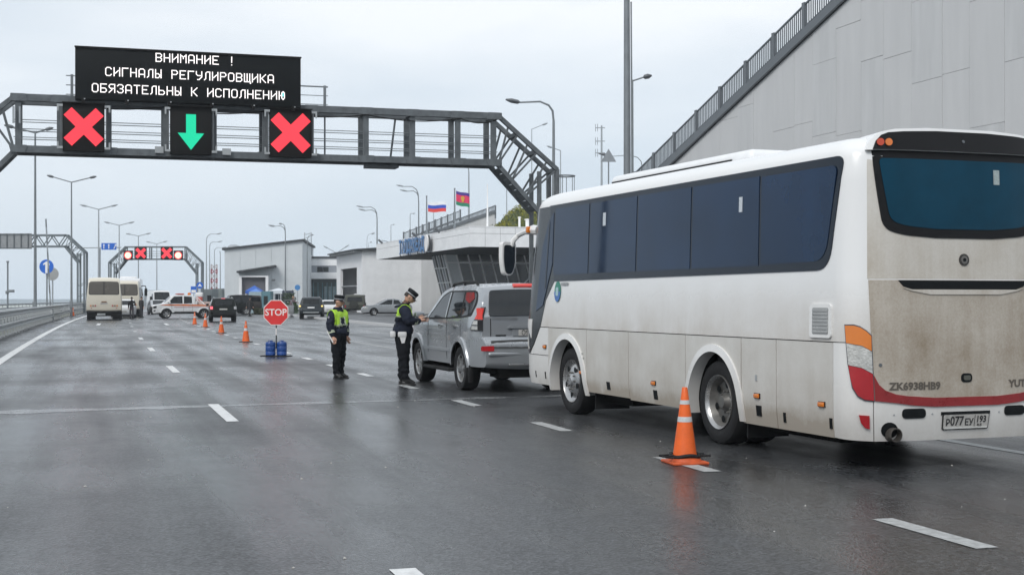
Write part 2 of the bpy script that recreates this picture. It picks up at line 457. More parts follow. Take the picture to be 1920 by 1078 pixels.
# ------------------------------------------------------------------ ground, sea, road
mb = MB(); mb.add([(-9000, -400, -2.5), (9000, -400, -2.5), (9000, 14000, -2.5), (-9000, 14000, -2.5)], [(0, 1, 2, 3)])
tag(mb.build('sea', SEA), kind='structure')
def ribbon(r0, r1, s0, s1, z, step=6.0, f=RD):
    k = max(1, int((s1 - s0) / step)); vs, fs = [], []
    for i in range(k + 1):
        s = s0 + (s1 - s0) * i / k; vs += [f(s, r0, z), f(s, r1, z)]
        if i: fs.append((2 * i - 2, 2 * i - 1, 2 * i + 1, 2 * i))
    return vs, fs
mb = MB()
prof = [(-48, -2.6), (-42, -0.35), (-4.4, -0.10), (-4.0, -0.02), (400, -0.02)]
k = 60; svals = [-60 + 12 * i for i in range(k)] + [700, 900, 1400]
for s in svals: mb.v += [tuple(RD(min(s, 500), r, z) + (RS(s, 0) - RS(min(s, 500), 0))) for r, z in prof]
n5 = len(prof)
for i in range(len(svals) - 1):
    for j in range(n5 - 1): mb.f.append([i * n5 + j, i * n5 + j + 1, (i + 1) * n5 + j + 1, (i + 1) * n5 + j]); mb.mi.append(0); mb.sm.append(False)
tag(mb.build('ground', GROUND), kind='structure')
mb = MB()
rows = [-3.9, -2, 0, 2, 4, 6, 9.4, 12, 16.2, 24, 40, 62]
ss = [-40 + 6 * i for i in range(75)]
for s in ss: mb.v += [tuple(RD(s, r, 0)) for r in rows]
for i in range(len(ss) - 1):
    for j in range(len(rows) - 1):
        a = i * len(rows) + j; mb.f.append([a, a + 1, a + 1 + len(rows), a + len(rows)]); mb.mi.append(0); mb.sm.append(False)
road = tag(mb.build('road', ASPH), kind='structure')
def dash(name, r, s0, s1, w, mat):
    vs, fs = ribbon(r - w / 2, r + w / 2, s0, s1, 0.004, 8.0)
    mb = MB().add(vs, fs); return mb.build(name, mat, road)
for s in (6.5, 19.9, 32.4, 45.2, 57.7, 70.2, 82.7, 95.2, 107.7, 120.2): dash('lane_dash', 1.76, s - 1.55, s + 1.55, 0.16, PAINT if s < 60 else PAINT2)
for i in range(26):
    s = 8.25 + 4.11 * i; dash('lane_dash', 5.5, s - 0.62, s + 0.62, 0.17, PAINT2 if i < 5 else PAINT)
for px, py in ((185, 608), (312, 608)):
    p = GND(px, py); s_ = UX * p.x + UY * p.y; dash('lane_arrow', UY * p.x - UX * p.y - bend(s_), s_ - 3, s_ + 3, 0.22, PAINT)
dash('edge_line', -2.25, -5, 260, 0.24, PAINT)
dash('edge_line', 9.25, 6, 60, 0.15, PAINT2); dash('edge_line', 9.25, 61, 150, 0.17, PAINT2)
dash('edge_line', 12.6, 10, 40, 0.15, PAINT2)
random.seed(3)
vs, fs = [], []
for i in range(61):                                      # repaired joint running across the lanes
    r = -3.6 + i * 0.24; s = 20.9 + 0.10 * r + random.uniform(-.04, .04); w = (0.20 + 0.12 * math.sin(i * 0.7) + random.uniform(-.07, .07)) * (1.35 if r < 1 else .75)
    vs += [RD(s - w, r, 0.0025), RD(s + w, r, 0.0025)]
    if i: fs.append((2 * i - 2, 2 * i - 1, 2 * i + 1, 2 * i))
MB().add(vs, fs).build('road_joint', SEAM, road)
# small stones and litter lying on the asphalt
random.seed(11)
mb = MB()
for _ in range(170):
    s = random.uniform(5, 45) ** 1.0; r = random.uniform(-2.5, 9.5); q = random.uniform(.006, .016)
    p = RD(s, r, 0.0)
    a = random.uniform(0, 3)
    pts = [(p.x + q * math.cos(a + t) * random.uniform(.6, 1.3), p.y + q * math.sin(a + t) * random.uniform(.6, 1.3), 0.001) for t in (0, 1.6, 3.1, 4.7)]
    mb.add(pts + [(p.x, p.y, q * .8)], [(0, 1, 4), (1, 2, 4), (2, 3, 4), (3, 0, 4)])
tag(mb.build('pebbles', M('pebble_pale', (0.4, 0.39, 0.37), 0.8)), 'pale grit and small stones scattered on the wet asphalt', kind='stuff')
# raised parking pavement on the right, with its kerb
mb = MB(); vs, fs = ribbon(16.2, 27.6, 58, 190, 0.13); mb.add(vs, fs)
pav = tag(mb.build('pavement', ASPH2), kind='structure')
mb = MB()
for s in range(58, 190, 6):
    a = [RD(s, 16.0), RD(s, 16.2), RD(s + 5.96, 16.2), RD(s + 5.96, 16.0)]
    lo = [Vector((p.x, p.y, 0.0)) for p in a]; hi = [Vector((p.x, p.y, 0.15)) for p in a]
    mb2 = MB().add(lo + hi, [(3, 2, 1, 0), (4, 5, 6, 7), (0, 1, 5, 4), (1, 2, 6, 5), (2, 3, 7, 6), (3, 0, 4, 7)])
    mb2.build('kerb', CONC, pav)
MB().add([RS(58, 16.2, 0), RS(58, 27.6, 0), RS(58, 27.6, .13), RS(58, 16.2, .13)], [(0, 1, 2, 3)]).build('pavement_edge', CONC, pav)

# opposite carriageway beyond the median
vs, fs = ribbon(-16.5, -6.2, -30, 380, -0.06); opp = tag(MB().add(vs, fs).build('opposite_carriageway', ASPH), kind='structure')
vs, fs = ribbon(-6.9, -6.7, -30, 300, -0.055); MB().add(vs, fs).build('edge_line', PAINT2, opp)
vs, fs = ribbon(-42, -17, -30, 380, -0.045); tag(MB().add(vs, fs).build('shore', M('pale_shore', (0.42, 0.45, 0.42), 0.9, var=0.2, scale=0.06)), kind='structure')

# ------------------------------------------------------------------ guard rails
def wbeam(f, r, s0, s1, zc, mat, step=4.0, h=0.29, side=1):
    prof = [(-.5, -.02), (-.40, .09), (-.22, .09), (-.08, 0), (.08, 0), (.22, .09), (.40, .09), (.5, -.02)]
    mb = MB(); k = int((s1 - s0) / step) + 1; n = len(prof); vs, fs = [], []
    for i in range(k + 1):
        s = s0 + (s1 - s0) * i / k
        for a, d in prof: vs.append(f(s, r + side * d, zc + a * h))
        for j in range(n - 1):
            if i: fs.append(((i - 1) * n + j, (i - 1) * n + j + 1, i * n + j + 1, i * n + j))
    return mb.add(vs, fs, 0, False)
def guard_rail(label, r, s0, s1, spacing, posts=True, h=1.12, z0=0.0, group=None):
    g = thing('guard_rail', label, 'guard rail', RD(s0, r), 0, group)
    o = RD(s0, r)
    f = lambda s, rr, z: RD(s, rr, z) - o
    wbeam(f, r + .1, s0, s1, h - .15, STEEL).build('rail_beam', STEEL, g)
    wbeam(f, r + .1, s0, s1, h - .70, STEEL).build('rail_beam', STEEL, g)
    if posts:
        me = MB().box(-.05, .05, -.08, .08, z0, h - .04).mesh('post', STEEL)
        sp = MB().box(.0, .12, -.07, .07, h - .30, h - .04).box(.0, .12, -.07, .07, h - .80, h - .54).mesh('spacer', STEEL_D)
        s = s0 + .5
        while s < s1:
            p = link('post', me, g); p.location = RD(s, r - .03) - o; p.rotation_euler.z = ROAD_RZ
            q = link('spacer', sp, p)
            s += spacing
    return g
guard_rail('double beam steel guard rail along the left edge line, ending near the orange cone', -3.75, 2, 122, 2.0)
guard_rail('far continuing section of steel guard rail past the gap, behind the cone', -4.05, 126, 250, 3.0)
guard_rail('steel guard rail on the far side of the median beside the opposite carriageway', -6.0, 40, 240, 4.0, h=0.95, z0=-.1)
guard_rail('low distant guard rail on the shore side of the opposite carriageway', -16.8, 60, 330, 5.0, h=0.9, z0=-.1)

# ------------------------------------------------------------------ gantries
def gantry(label, X0, Y0, rz, wl, zb, zt, dep, posts, sdx, sdz, ch, mat, rails=True, lattice=3, lite=False, leftslant=True, warren=False, slim=1.0):
    """portal truss: w runs along the beam from its left corner, d back, z up"""
    g = thing('gantry', label, 'gantry', (X0, Y0, 0), rz)
    for d in (0, dep):
        for z in (zb, zt): MB().box(-.1, wl + .1, d - ch / 2, d + ch / 2, z - ch / 2, z + ch / 2).build('chord', mat, g)
        if not warren:
            for w in posts: MB().box(w - ch * .4, w + ch * .4, d - ch * .35, d + ch * .35, zb + ch / 2, zt - ch / 2).build('upright', mat, g)
        else:
            for i in range(len(posts) - 1):
                a, b = (zb, zt) if i % 2 else (zt, zb)
                MB().bar((posts[i], d, a), (posts[i + 1], d, b), ch * .5).build('brace', mat, g)
        for sgn, w0, ok in ((1, wl, True), (-1, 0, leftslant)):
            if not ok: continue
            wo = w0 + sgn * (sdx + .3); wi = w0 + sgn * (sdx - .45)
            zo = zt - sdz; zi = zb - sdz + .12
            MB().bar((w0, d, zt), (wo, d, zo), ch * slim, up=(0, 1, 0)).build('slanted_chord', mat, g)
            MB().bar((w0 - sgn * .1, d, zb), (wi, d, zi), ch * slim, up=(0, 1, 0)).build('slanted_chord', mat, g)
            MB().box(wo - ch * slim / 2, wo + ch * slim / 2, d - ch * slim / 2, d + ch * slim / 2, 0, zo).build('leg', mat, g)
            MB().box(wi - ch * slim * .45, wi + ch * slim * .45, d - ch * slim * .45, d + ch * slim * .45, 0, zo - .1).build('leg', mat, g)
            for i in range(lattice):
                t0, t1 = i / lattice, (i + 1) / lattice
                top = lambda t: (w0 + sgn * (sdx + .3) * t, d, zt - sdz * t)
                bot = lambda t: (w0 + sgn * (sdx - .45) * t, d, zb - (sdz - .12) * t)
                MB().bar(bot(t0), top((t0 + t1) / 2), ch * .28).build('brace', mat, g)
                MB().bar(bot(t0), top(t1), ch * .28).build('brace', mat, g)
            for z in (0.6, 1.8, 3.0): MB().bar((wi, d, z), (wo, d, z + .45), ch * .3).build('brace', mat, g)
    for w in posts:
        for z in (zb, zt): MB().box(w - ch * .3, w + ch * .3, ch / 2, dep - ch / 2, z - ch * .3, z + ch * .3).build('cross_member', mat, g)
    for sgn, w0, ok in ((1, wl, True), (-1, 0, leftslant)):
        if not ok: continue
        for i in range(1, 9):                                # steps between the slanted bottom chords
            t = i / 9
            MB().box(-.13, .13, ch / 2, dep - ch / 2, -.02, .02, mat=Matrix.Translation((w0 + sgn * (sdx - .45) * t, 0, zb - (sdz - .12) * t - .05)) @ Matrix.Rotation(sgn * R(45), 4, 'Y')).build('step', mat, g)
        for t in (.33, .66, 1.0):
            MB().box(-.08, .08, 0, dep, -.08, .08, mat=Matrix.Translation((w0 + sgn * (sdx + .3) * t, 0, zt - sdz * t))).build('cross_member', mat, g)
    if rails:
        mb = MB()
        for d in (.16, dep - .16):
            for z in (zb + .45, zb + .75, zb + 1.08): mb.tube([(0, d, z), (wl, d, z)], .016, 5)
        mb.build('handrail', POLE, g)
        MB().box(.1, wl - .1, ch / 2 + .02, dep - ch / 2 - .02, zb + .02, zb + .06).build('walkway', STEEL_D, g)
    return g
def W_at(px, X0, Y0):                                        # along-beam place of a photo column on the beam's plane
    t = (px - CX) / FPX; return (t * Y0 - X0) / (UY + t * UX)
GX0, GY0 = PX(25, 50.0), 50.0
PW = [W_at(p, GX0, GY0) for p in (34, 112, 204, 310, 401, 497, 583, 686, 773, 858, 925)]
gw = W_at(935, GX0, GY0)
main_g = gantry('large grey steel gantry spanning the near road, carrying the message board and three lane signals',
                GX0, GY0, ROAD_RZ, gw, 7.0, 8.86, 1.05, PW, 2.15, 2.05, .25, STEEL_D, slim=.66)
# catwalk pieces seen only on the near gantry
mb = MB(); wt = W_at(612, GX0, GY0)
for w in (W_at(567, GX0, GY0), W_at(618, GX0, GY0), W_at(134, GX0, GY0)):
    MB().box(w - .05, w + .05, 1.12, 1.2, 8.9, 9.95).build('service_post', POLE, main_g)
wa, wb_ = W_at(566, GX0, GY0), W_at(624, GX0, GY0)
for z in (9.9, 9.55, 9.2): MB().tube([(wa, 1.16, z), (wb_, 1.16, z)], .03 if z > 9.8 else .015, 5).build('service_rail', POLE, main_g)
w1 = W_at(128, GX0, GY0)
for z in (9.9, 9.55, 9.2): MB().tube([(w1 - .1, 1.16, z), (w1 + .5, 1.16, z)], .02, 5).build('service_rail', POLE, main_g)
MB().bar((W_at(618, GX0, GY0), 1.16, 7.0), (W_at(618, GX0, GY0), 1.16, 8.9), .06).build('service_post', POLE, main_g)
MB().bar((W_at(742, GX0, GY0), 1.05, 7.1), (W_at(752, GX0, GY0), 1.05, 8.8), .07).build('brace', STEEL_D, main_g)
MB().box(W_at(690, GX0, GY0), W_at(750, GX0, GY0), .2, .95, 6.72, 6.84).build('cable_tray', STEEL_D, main_g)
for px in (32,):
    MB().box(W_at(24, GX0, GY0), W_at(28, GX0, GY0), -.3, -.2, 7.9, 8.5).build('junction_box', POLE_F, main_g)
    MB().box(W_at(36, GX0, GY0), W_at(39, GX0, GY0), -.3, -.2, 7.9, 8.5).build('junction_box', POLE_F, main_g)
for px in (290, 416):
    MB().box(W_at(px, GX0, GY0), W_at(px + 16, GX0, GY0), -.24, -.16, 6.98, 7.22).build('plate', STEEL, main_g)
GUS = MB().prism([(-.24, -.03), (.24, -.03), (.30, -.22), (.30, -.30), (-.30, -.30), (-.30, -.22)], -.012, .012).mesh('gusset', STEEL_D)
for w in PW:                                                 # bolted gusset plates and clamps along the beam
    for z, fl in ((8.86, 1), (7.0, -1)):
        q = link('gusset', GUS, main_g); q.location = (w, -.14, z + (.16 if fl > 0 else -.16)); q.scale.z = fl
for i, (p0, p1) in enumerate(((120, 310), (310, 497), (497, 690), (690, 860), (860, 930))):   # sagging cable along the lower chord
    a, b = W_at(p0, GX0, GY0), W_at(p1, GX0, GY0)
    MB().tube([(a + (b - a) * t / 8, -.165, 8.70 - .16 * math.sin(math.pi * t / 8) - .02 * (i % 2)) for t in range(9)], .022, 5).build('cable', BLACKB, main_g)
cage = MB()                                                  # safety cage of the ladder on the right leg
wc = gw + 2.95
for z in (4.7, 6.6): cage.tube([(wc + .42 * math.cos(R(a)), .5 + .42 * math.sin(R(a)), z) for a in range(0, 361, 30)], .03, 5)
for a in range(0, 360, 60): cage.tube([(wc + .42 * math.cos(R(a)), .5 + .42 * math.sin(R(a)), 4.7), (wc + .42 * math.cos(R(a)), .5 + .42 * math.sin(R(a)), 6.6)], .015, 5)
cage.build('ladder_cage', POLE, main_g)

def signal(label, X0, Y0, rz, w, zc, width, hgt, sym, d=-.42, hood=True):
    o = Vector((X0, Y0, 0)) + Matrix.Rotation(rz, 3, 'Z') @ Vector((w, d, 0))
    g = thing('lane_signal', label, 'lane signal', (o.x, o.y, zc), rz, 'lane signals on the gantries')
    a, b = width / 2, hgt / 2
    MB().bbox(-a, a, 0, .22, -b, b, .02).build('casing', BLACKB, g)
    if hood:
        MB().box(-a - .02, a + .02, -.14, 0, b - .03, b).build('hood', BLACKB, g)
        for sx in (-1, 1):
            m2 = MB().box(sx * (a + .06) - .02, sx * (a + .06) + .02, -.05, .2, -b + .12, b - .12)
            m2.build('side_frame', STEEL_D, g)
            m3 = MB()
            for z in (b - .12, -b + .12):
                MB().box(min(sx * a, sx * (a + .2)), max(sx * a, sx * (a + .2)), -.07, -.04, z - .04, z + .04).box(sx * (a + .17) - .03, sx * (a + .17) + .03, -.075, -.045, min(z, z * .72), max(z, z * .72)).build('bracket', STEEL, g)
    if sym == 'cross':
        q, h = a * .78, a * .27
        def arm(sg): 
            c, s = math.cos(R(45 * sg)), math.sin(R(45 * sg)); return [(x * c - z * s, x * s + z * c) for x, z in ((-a * 1.08, -h), (a * 1.08, -h), (a * 1.08, h), (-a * 1.08, h))]
        MB().prism(arm(1), -.03, -.012).build('symbol_stroke', LED_RED, g); MB().prism(arm(-1), -.032, -.014).build('symbol_stroke', LED_RED, g)
    elif sym == 'arrow':
        t = a * .24; k = a * .78
        MB().prism([(-t, k), (t, k), (t, -.15 * a), (k * .82, -.15 * a), (0, -a * .98), (-k * .82, -.15 * a), (-t, -.15 * a)], -.03, -.012).build('symbol', LED_GRN, g)
    elif sym == 'disc':
        MB().prism(ell(0, 0, a * .86, a * .86, 28), -.02, -.008).build('ring', LED_RED, g)
        MB().prism(ell(0, 0, a * .68, a * .68, 28), -.03, -.021).build('disc', LED_WRM, g)
    return g
for px0, px1, y0, y1, sym, lab in ((118, 196, 193, 284, 'cross', 'black lane signal with red cross at the left under the message board'),
                                   (318, 395, 199, 290, 'arrow', 'black lane signal with lit green down arrow under the message board'),
                                   (503, 581, 204, 295, 'cross', 'black lane signal with red cross under the right end of the message board')):
    wa, wb_ = W_at(px0, GX0, GY0), W_at(px1, GX0, GY0); Yc = GY0 - UX * (wa + wb_) / 2 - .4
    signal(lab, GX0, GY0, ROAD_RZ, (wa + wb_) / 2, PZ((y0 + y1) / 2, Yc), wb_ - wa, (y1 - y0) / FPX * Yc, sym)

# message board: black LED panel with three lines of dot-matrix text
GLY = {'В': '11110 10001 10001 11110 10001 10001 11110', 'Н': '10001 10001 10001 11111 10001 10001 10001', 'И': '10001 10001 10011 10101 11001 10001 10001',
 'М': '10001 11011 10101 10101 10001 10001 10001', 'А': '01110 10001 10001 10001 11111 10001 10001', 'Е': '11111 10000 10000 11110 10000 10000 11111',
 '!': '00100 00100 00100 00100 00100 00000 00100', 'С': '01110 10001 10000 10000 10000 10001 01110', 'Г': '11111 10000 10000 10000 10000 10000 10000',
 'Л': '00111 01001 01001 01001 01001 01001 10001', 'Ы': '10001 10001 10001 11101 10011 10011 11101', 'Р': '11110 10001 10001 11110 10000 10000 10000',
 'У': '10001 10001 10001 01111 00001 00010 01100', 'О': '01110 10001 10001 10001 10001 10001 01110', 'Щ': '10101 10101 10101 10101 10101 10101 11111',
 'К': '10001 10010 10100 11000 10100 10010 10001', 'Б': '11111 10000 10000 11110 10001 10001 11110', 'Я': '01111 10001 10001 01111 00101 01001 10001',
 'З': '01110 10001 00001 00110 00001 10001 01110', 'Т': '11111 00100 00100 00100 00100 00100 00100', 'Ь': '10000 10000 10000 11110 10001 10001 11110',
 'П': '11111 10001 10001 10001 10001 10001 10001', 'Ю': '10010 10101 10101 11101 10101 10101 10010'}
wa, wb_ = W_at(141, GX0, GY0), W_at(561, GX0, GY0)
bz0, bz1 = PZ(187, 50.4), PZ(88.5, 50.4)
o = Vector((GX0, GY0, 0)) + Matrix.Rotation(ROAD_RZ, 3, 'Z') @ Vector((wa, -.42, 0))
board = thing('message_board', 'wide black electronic message board with white Cyrillic text on top of the gantry', 'message board', (o.x, o.y, bz0), ROAD_RZ)
BW, BH = wb_ - wa, bz1 - bz0
MB().bbox(0, BW, 0, .38, 0, BH, .015).build('panel', BLACK, board)
MB().box(-.02, BW + .02, -.05, -.004, BH - .05, BH + .01).build('panel_trim', BLACKB, board)
for i in range(6):
    x = BW * (.035 + i * .186); MB().box(x - .06, x + .06, -.12, .1, -.13, .03).build('bracket', BLACKB, board)
    MB().box(x + .02, x + .07, -.125, -.12, -.02, .02).build('clip', STEEL, board)
unit = BW / 420 * 15.1 / 6
def led_line(txt, x0, ztop):
    x = x0; row = link('text_line', None, board)
    for ch in txt:
        mb = MB()
        if ch in GLY:
            rws = GLY[ch].split(); on = lambda i, j: 0 <= i < 7 and 0 <= j < 5 and rws[i][j] == '1'
            for i in range(7):
                for j in range(5):
                    if not on(i, j): continue
                    cx, cz = x + (j + .5) * unit, ztop - (i + .5) * unit; q = unit * .44
                    dz = random.uniform(0, .0004)
                    mb.prism(ell(cx, cz, q, q, 8), -.012 - dz, -.004)
                    for di, dj in ((0, 1), (1, 0), (1, 1), (1, -1)):
                        if on(i + di, j + dj) and not (di and dj and (on(i + di, j) or on(i, j + dj))):
                            ex, ez = x + (j + dj + .5) * unit, ztop - (i + di + .5) * unit
                            mb.bar((cx, -.008 - random.uniform(.0005, .001), cz), (ex, -.008 - random.uniform(.0005, .001), ez), q * 1.5, .006, up=(0, 1, 0))
            if ch == 'Щ': mb.prism(rect(x + 4.6 * unit, x + 5.5 * unit, ztop - 8 * unit, ztop - 6.5 * unit), -.012, -.004)
        if mb.v: mb.build('letter', LED_WHT, row)
        x += unit * 6
k = BW / 420
led_line('ВНИМАНИЕ !', (286 - 141) * k, BH - .10)
led_line('СИГНАЛЫ РЕГУЛИРОВЩИКА', (194.5 - 141) * k, BH - .70)
led_line('ОБЯЗАТЕЛЬНЫ К ИСПОЛНЕНИЮ', (170.5 - 141) * k, BH - 1.31)
xq = (170.5 - 141) * k + 23 * 6 * unit
MB().box(xq + 2.7 * unit, xq + 4.3 * unit, -.006, -.003, BH - 1.31 - 4.2 * unit, BH - 1.31 - .9 * unit).build('faulty_pixels', LED_CYN, board)

# far gantries
Yf = 192.0
fx0 = PX(235, Yf); fw_ = PX(347, Yf) - fx0
gantry('distant portal gantry over the road with two red crosses and two round signs', fx0, Yf, 0, fw_, PZ(486, Yf), PZ(463, Yf), 1.0,
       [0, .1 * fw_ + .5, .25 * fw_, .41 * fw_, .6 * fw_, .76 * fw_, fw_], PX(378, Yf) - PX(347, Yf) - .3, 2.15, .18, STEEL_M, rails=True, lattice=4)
for p0, p1, y0, y1, sym, lab in ((255, 276, 463, 487, 'cross', 'red cross signal at the left on the distant portal gantry'), (303, 325, 463, 487, 'cross', 'red cross signal at the right on the distant portal gantry'),
                                 (233, 250, 470, 488, 'disc', 'lit round speed sign at the left end of the distant gantry'), (327, 344, 470, 488, 'disc', 'lit round speed sign at the right end of the distant gantry')):
    signal(lab, fx0, Yf, 0, PX((p0 + p1) / 2, Yf) - fx0, PZ((y0 + y1) / 2, Yf), PX(p1, Yf) - PX(p0, Yf), (y1 - y0) / FPX * Yf, sym, hood=False)
Yl = 158.0
lx1 = PX(123, Yl); lx0 = PX(-190, Yl); lw = lx1 - lx0
gantry('grey lattice gantry over the opposite carriageway at the far left', lx0, Yl, 0, lw, PZ(462, Yl), PZ(441, Yl), 1.0,
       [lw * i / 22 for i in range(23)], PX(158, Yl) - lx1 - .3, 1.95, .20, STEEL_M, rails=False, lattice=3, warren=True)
bb = thing('sign_board', 'back of a large grey sign board on the left lattice gantry', 'sign board', (PX(62, Yl), Yl - .3, PZ(467, Yl)))
wdt = PX(62, Yl) - PX(-150, Yl)
MB().box(-wdt, 0, -.12, -.04, 0, 1.75).build('board', M('board_back', (0.24, 0.25, 0.26), 0.6, var=0.15), bb)
for i in range(16): MB().box(-wdt + wdt * (i + .5) / 16 - .05, -wdt + wdt * (i + .5) / 16 + .05, -.22, -.12, 0, 1.75).build('stiffener', STEEL_D, bb)
for z in (.03, 1.62): MB().box(-wdt, 0, -.25, -.22, z, z + .1).build('stiffener', STEEL_D, bb)

# ------------------------------------------------------------------ street lamps
def lamp(label, px, ptop, Y, arms, base=0.0, r=.09, head=.55, group='street lamps', mat=None, name='street_lamp', curve=True, hw=.3, thin=.6, straight=False):
    """arms: (px, py) of each lamp head as the photo shows it; every lamp faces across the view"""
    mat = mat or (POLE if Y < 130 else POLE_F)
    X = PX(px, Y)
    g = thing(name, label, 'street lamp', (X, Y, base), 0, group)
    zt = PZ(ptop, Y) - base
    MB().tube([(0, 0, 0), (0, 0, zt * .4), (0, 0, zt)], [r, r * .8, r * .5], 8).build('pole', mat, g)
    if zt > 5 and base < 1: MB().box(-r * 1.05, r * 1.05, -r * 1.6, -r * .7, .9, 1.5).build('hatch', mat, g)
    for i, (ax, ay) in enumerate(arms):
        ex, ez = PX(ax, Y) - X, PZ(ay, Y) - base
        hz = ez - zt
        d = 1 if ex > 0 else -1
        hl = min(head, abs(ex) * .45)
        hx = ex - d * hl
        slope = hz / ex if abs(ex) > .05 else 0
        if curve: pts = [(0, 0, zt - .05), (0.02 * ex, 0, zt + hz * .45), (ex * .10, 0, zt + hz * .72), (ex * .28, 0, zt + hz * .9), (hx, 0, ez - abs(hl * .2))]
        else: pts = [(0, 0, zt - .05), (hx, 0, zt + slope * hx)]
        MB().tube(pts, [r * .5, r * .5, r * .45, r * .4, r * .35][:len(pts)], 6).build('arm', mat, g)
        e = Vector((hx, 0, pts[-1][2])); tip = Vector((ex, 0, ez))
        mm = MB().tube([e, e.lerp(tip, .15), e.lerp(tip, .6), tip], [.04, hw * .32, hw * .36, hw * .12], 8)
        mm.v = [(x, y * 1.3, z) for x, y, z in mm.v]
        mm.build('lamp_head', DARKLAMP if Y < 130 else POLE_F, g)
    return g
G2 = 'double-arm street lamps along the median'
for px, pt, Y, a, b, lab in ((66, 248, 86, (8, 235), (100, 240), 'tall double-arm street lamp at the far left, nearest of the median row'),
                             (134, 341, 122, (88, 329), (181, 331), 'double-arm street lamp rising behind the left lattice gantry leg'),
                             (185, 392, 155, (150, 384), (221, 384), 'double-arm street lamp beside the blue lane direction sign'),
                             (223.5, 422, 186, (195, 416), (252, 416), 'double-arm street lamp seen above the parked cream bus'),
                             (259.5, 442, 218, (236, 438), (283, 437), 'double-arm street lamp behind the left cross of the far gantry'),
                             (294, 457, 250, (274, 453), (314, 452), 'double-arm street lamp in the middle behind the far gantry')):
    lamp(lab, px, pt, Y, (a, b), r=.11 if Y < 140 else .13, head=.6 if Y < 140 else .8, group=G2, curve=False, base=-.1, hw=.32)
lamp('single-arm street lamp just left of the grey shed, tallest of three', 387, 455, 236, ((416, 437),), r=.14, head=.9)
lamp('single-arm street lamp left of the grey shed, middle height of three', 393, 465, 258, ((417, 452),), r=.14, head=.9)
lamp('single-arm street lamp left of the grey shed, lowest of three', 402, 474, 282, ((425, 463),), r=.14, head=.9)
lamp('plain pole with a small top lamp next to the grey shed edge', 413, 474, 240, ((412, 471),), r=.13, head=.3, curve=False)
lamp('street lamp standing in front of the grey shed wall with two heads', 535, 440, 152, ((503, 422), (523, 419)), r=.10, head=.7, mat=POLE)
lamp('street lamp at the right edge of the grey shed leaning over to the right', 576, 462, 178, ((588, 440),), r=.10, head=.6, mat=POLE)
lamp('small double-arm street lamp beyond the garage roof', 631, 474, 230, ((606, 461), (655, 459)), r=.13, head=.8, curve=False)
lamp('street lamp with dark head just behind the garage roof', 688, 456, 192, ((703, 437),), r=.07, head=.6)
lamp('thin short lamp next to the dark-headed lamp behind the garage roof', 691, 460, 205, ((697, 454),), r=.05, head=.4)
lamp('street lamp with two parallel heads left of the canopy end', 707, 410, 187, ((668, 386), (672, 392)), r=.14, head=1.0, mat=POLE)
lamp('street lamp with two parallel heads beside the tricolour flag', 785, 378, 185, ((743, 347), (750, 356)), r=.15, head=1.0, mat=POLE)
lamp('small distant lamp behind the left end of the white canopy', 733, 424, 260, ((740, 421),), r=.12, head=.5)
lamp('distant lamp left of the two-headed lamp by the tricolour flag', 769, 403, 240, ((778, 400),), r=.12, head=.6)
lamp('faint distant lamp right of the tricolour flag pole', 813, 400, 230, ((822, 396),), r=.11, head=.5)
lamp('street lamp behind the gantry beam near the red green flag', 879, 325, 172, ((862, 309),), r=.17, head=.6)
lamp('tall curved street lamp behind the right gantry leg', 1038, 226, 72, ((948, 187),), r=.13, head=.75, hw=.34)
lamp('lamp with an arm to the right above the gantry slant', 997, 242, 152, ((1027, 231),), r=.09, head=.6, curve=False)
lamp('lamp with an arm to the left just right of the gantry leg', 1051, 282, 152, ((1025, 274),), r=.11, head=.6, curve=False)
lamp('thin flagless pole behind the gantry slant near the green bank', 950, 352, 176, ((948, 350),), r=.11, head=.2, curve=False)
lamp('lamp arm reaching left beside the big mast by the ramp', 1204, 316, 96, ((1122, 288),), r=.07, head=1.0)

for s_, lab in ((39, 'double-arm street lamp of the median row closest to the viewer, mirrored in coach windows'),):
    p_ = RD(s_, -5.0); g = thing('street_lamp', lab, 'street lamp', (p_.x, p_.y, -.1), 0, G2)
    MB().tube([(0, 0, 0), (0, 0, 5), (0, 0, 11.9)], [.11, .09, .06], 8).build('pole', POLE, g)
    for sg in (1, -1):
        MB().tube([(0, 0, 11.85), (sg * 1.2, sg * .3, 12.2)], .04, 6).build('arm', POLE, g)
        MB().bbox(-.4, .4, -.16, .16, -.06, .06, .05, mat=Matrix.Translation((sg * 1.5, sg * .4, 12.3))).build('lamp_head', DARKLAMP, g)
# tall mast and slim lamp beside the ramp
m = thing('mast', 'very tall thick grey mast rising behind the bus roof', 'mast', (PX(1176, 50), 50, 0))
MB().tube([(0, 0, 0), (0, 0, 5), (-.02, 0, 15)], [.15, .135, .10], 10).build('pole', POLE, m)
MB().box(-.22, .22, -.22, .22, 0, .03).build('base_plate', STEEL, m)
g = lamp('slim lamp pole tight behind the tall mast with a small floodlight', 1186, 150, 58, ((1222, 142),), r=.07, head=.35, curve=False)
MB().tube([(0, 0, 3), (-.06, 0, 14)], [.05, .035], 6).build('pole', POLE, g)
m = thing('antenna_mast', 'slender antenna mast with three tiers of dipoles behind the bus roof', 'antenna', (PX(1128, 102), 102, 0))
MB().tube([(0, 0, 0), (0, 0, PZ(236, 102))], [.12, .06], 8).build('pole', POLE_F, m)
for y in (240, 265, 287):
    z = PZ(y, 102); mb = MB().tube([(-.45, 0, z), (.25, 0, z)], .035, 5)
    for x in (-.45, -.3): mb.tube([(x, 0, z - .28), (x, 0, z + .28)], .025, 5)
    mb.build('dipole', POLE_F, m)
m = thing('warning_sign', 'grey back of a triangular road sign on a thin post beyond the bus roof', 'road sign', (PX(1141, 90), 90, 0))
MB().tube([(0, 0, 0), (0, 0, PZ(293, 90))], .05, 6).build('post', POLE, m)
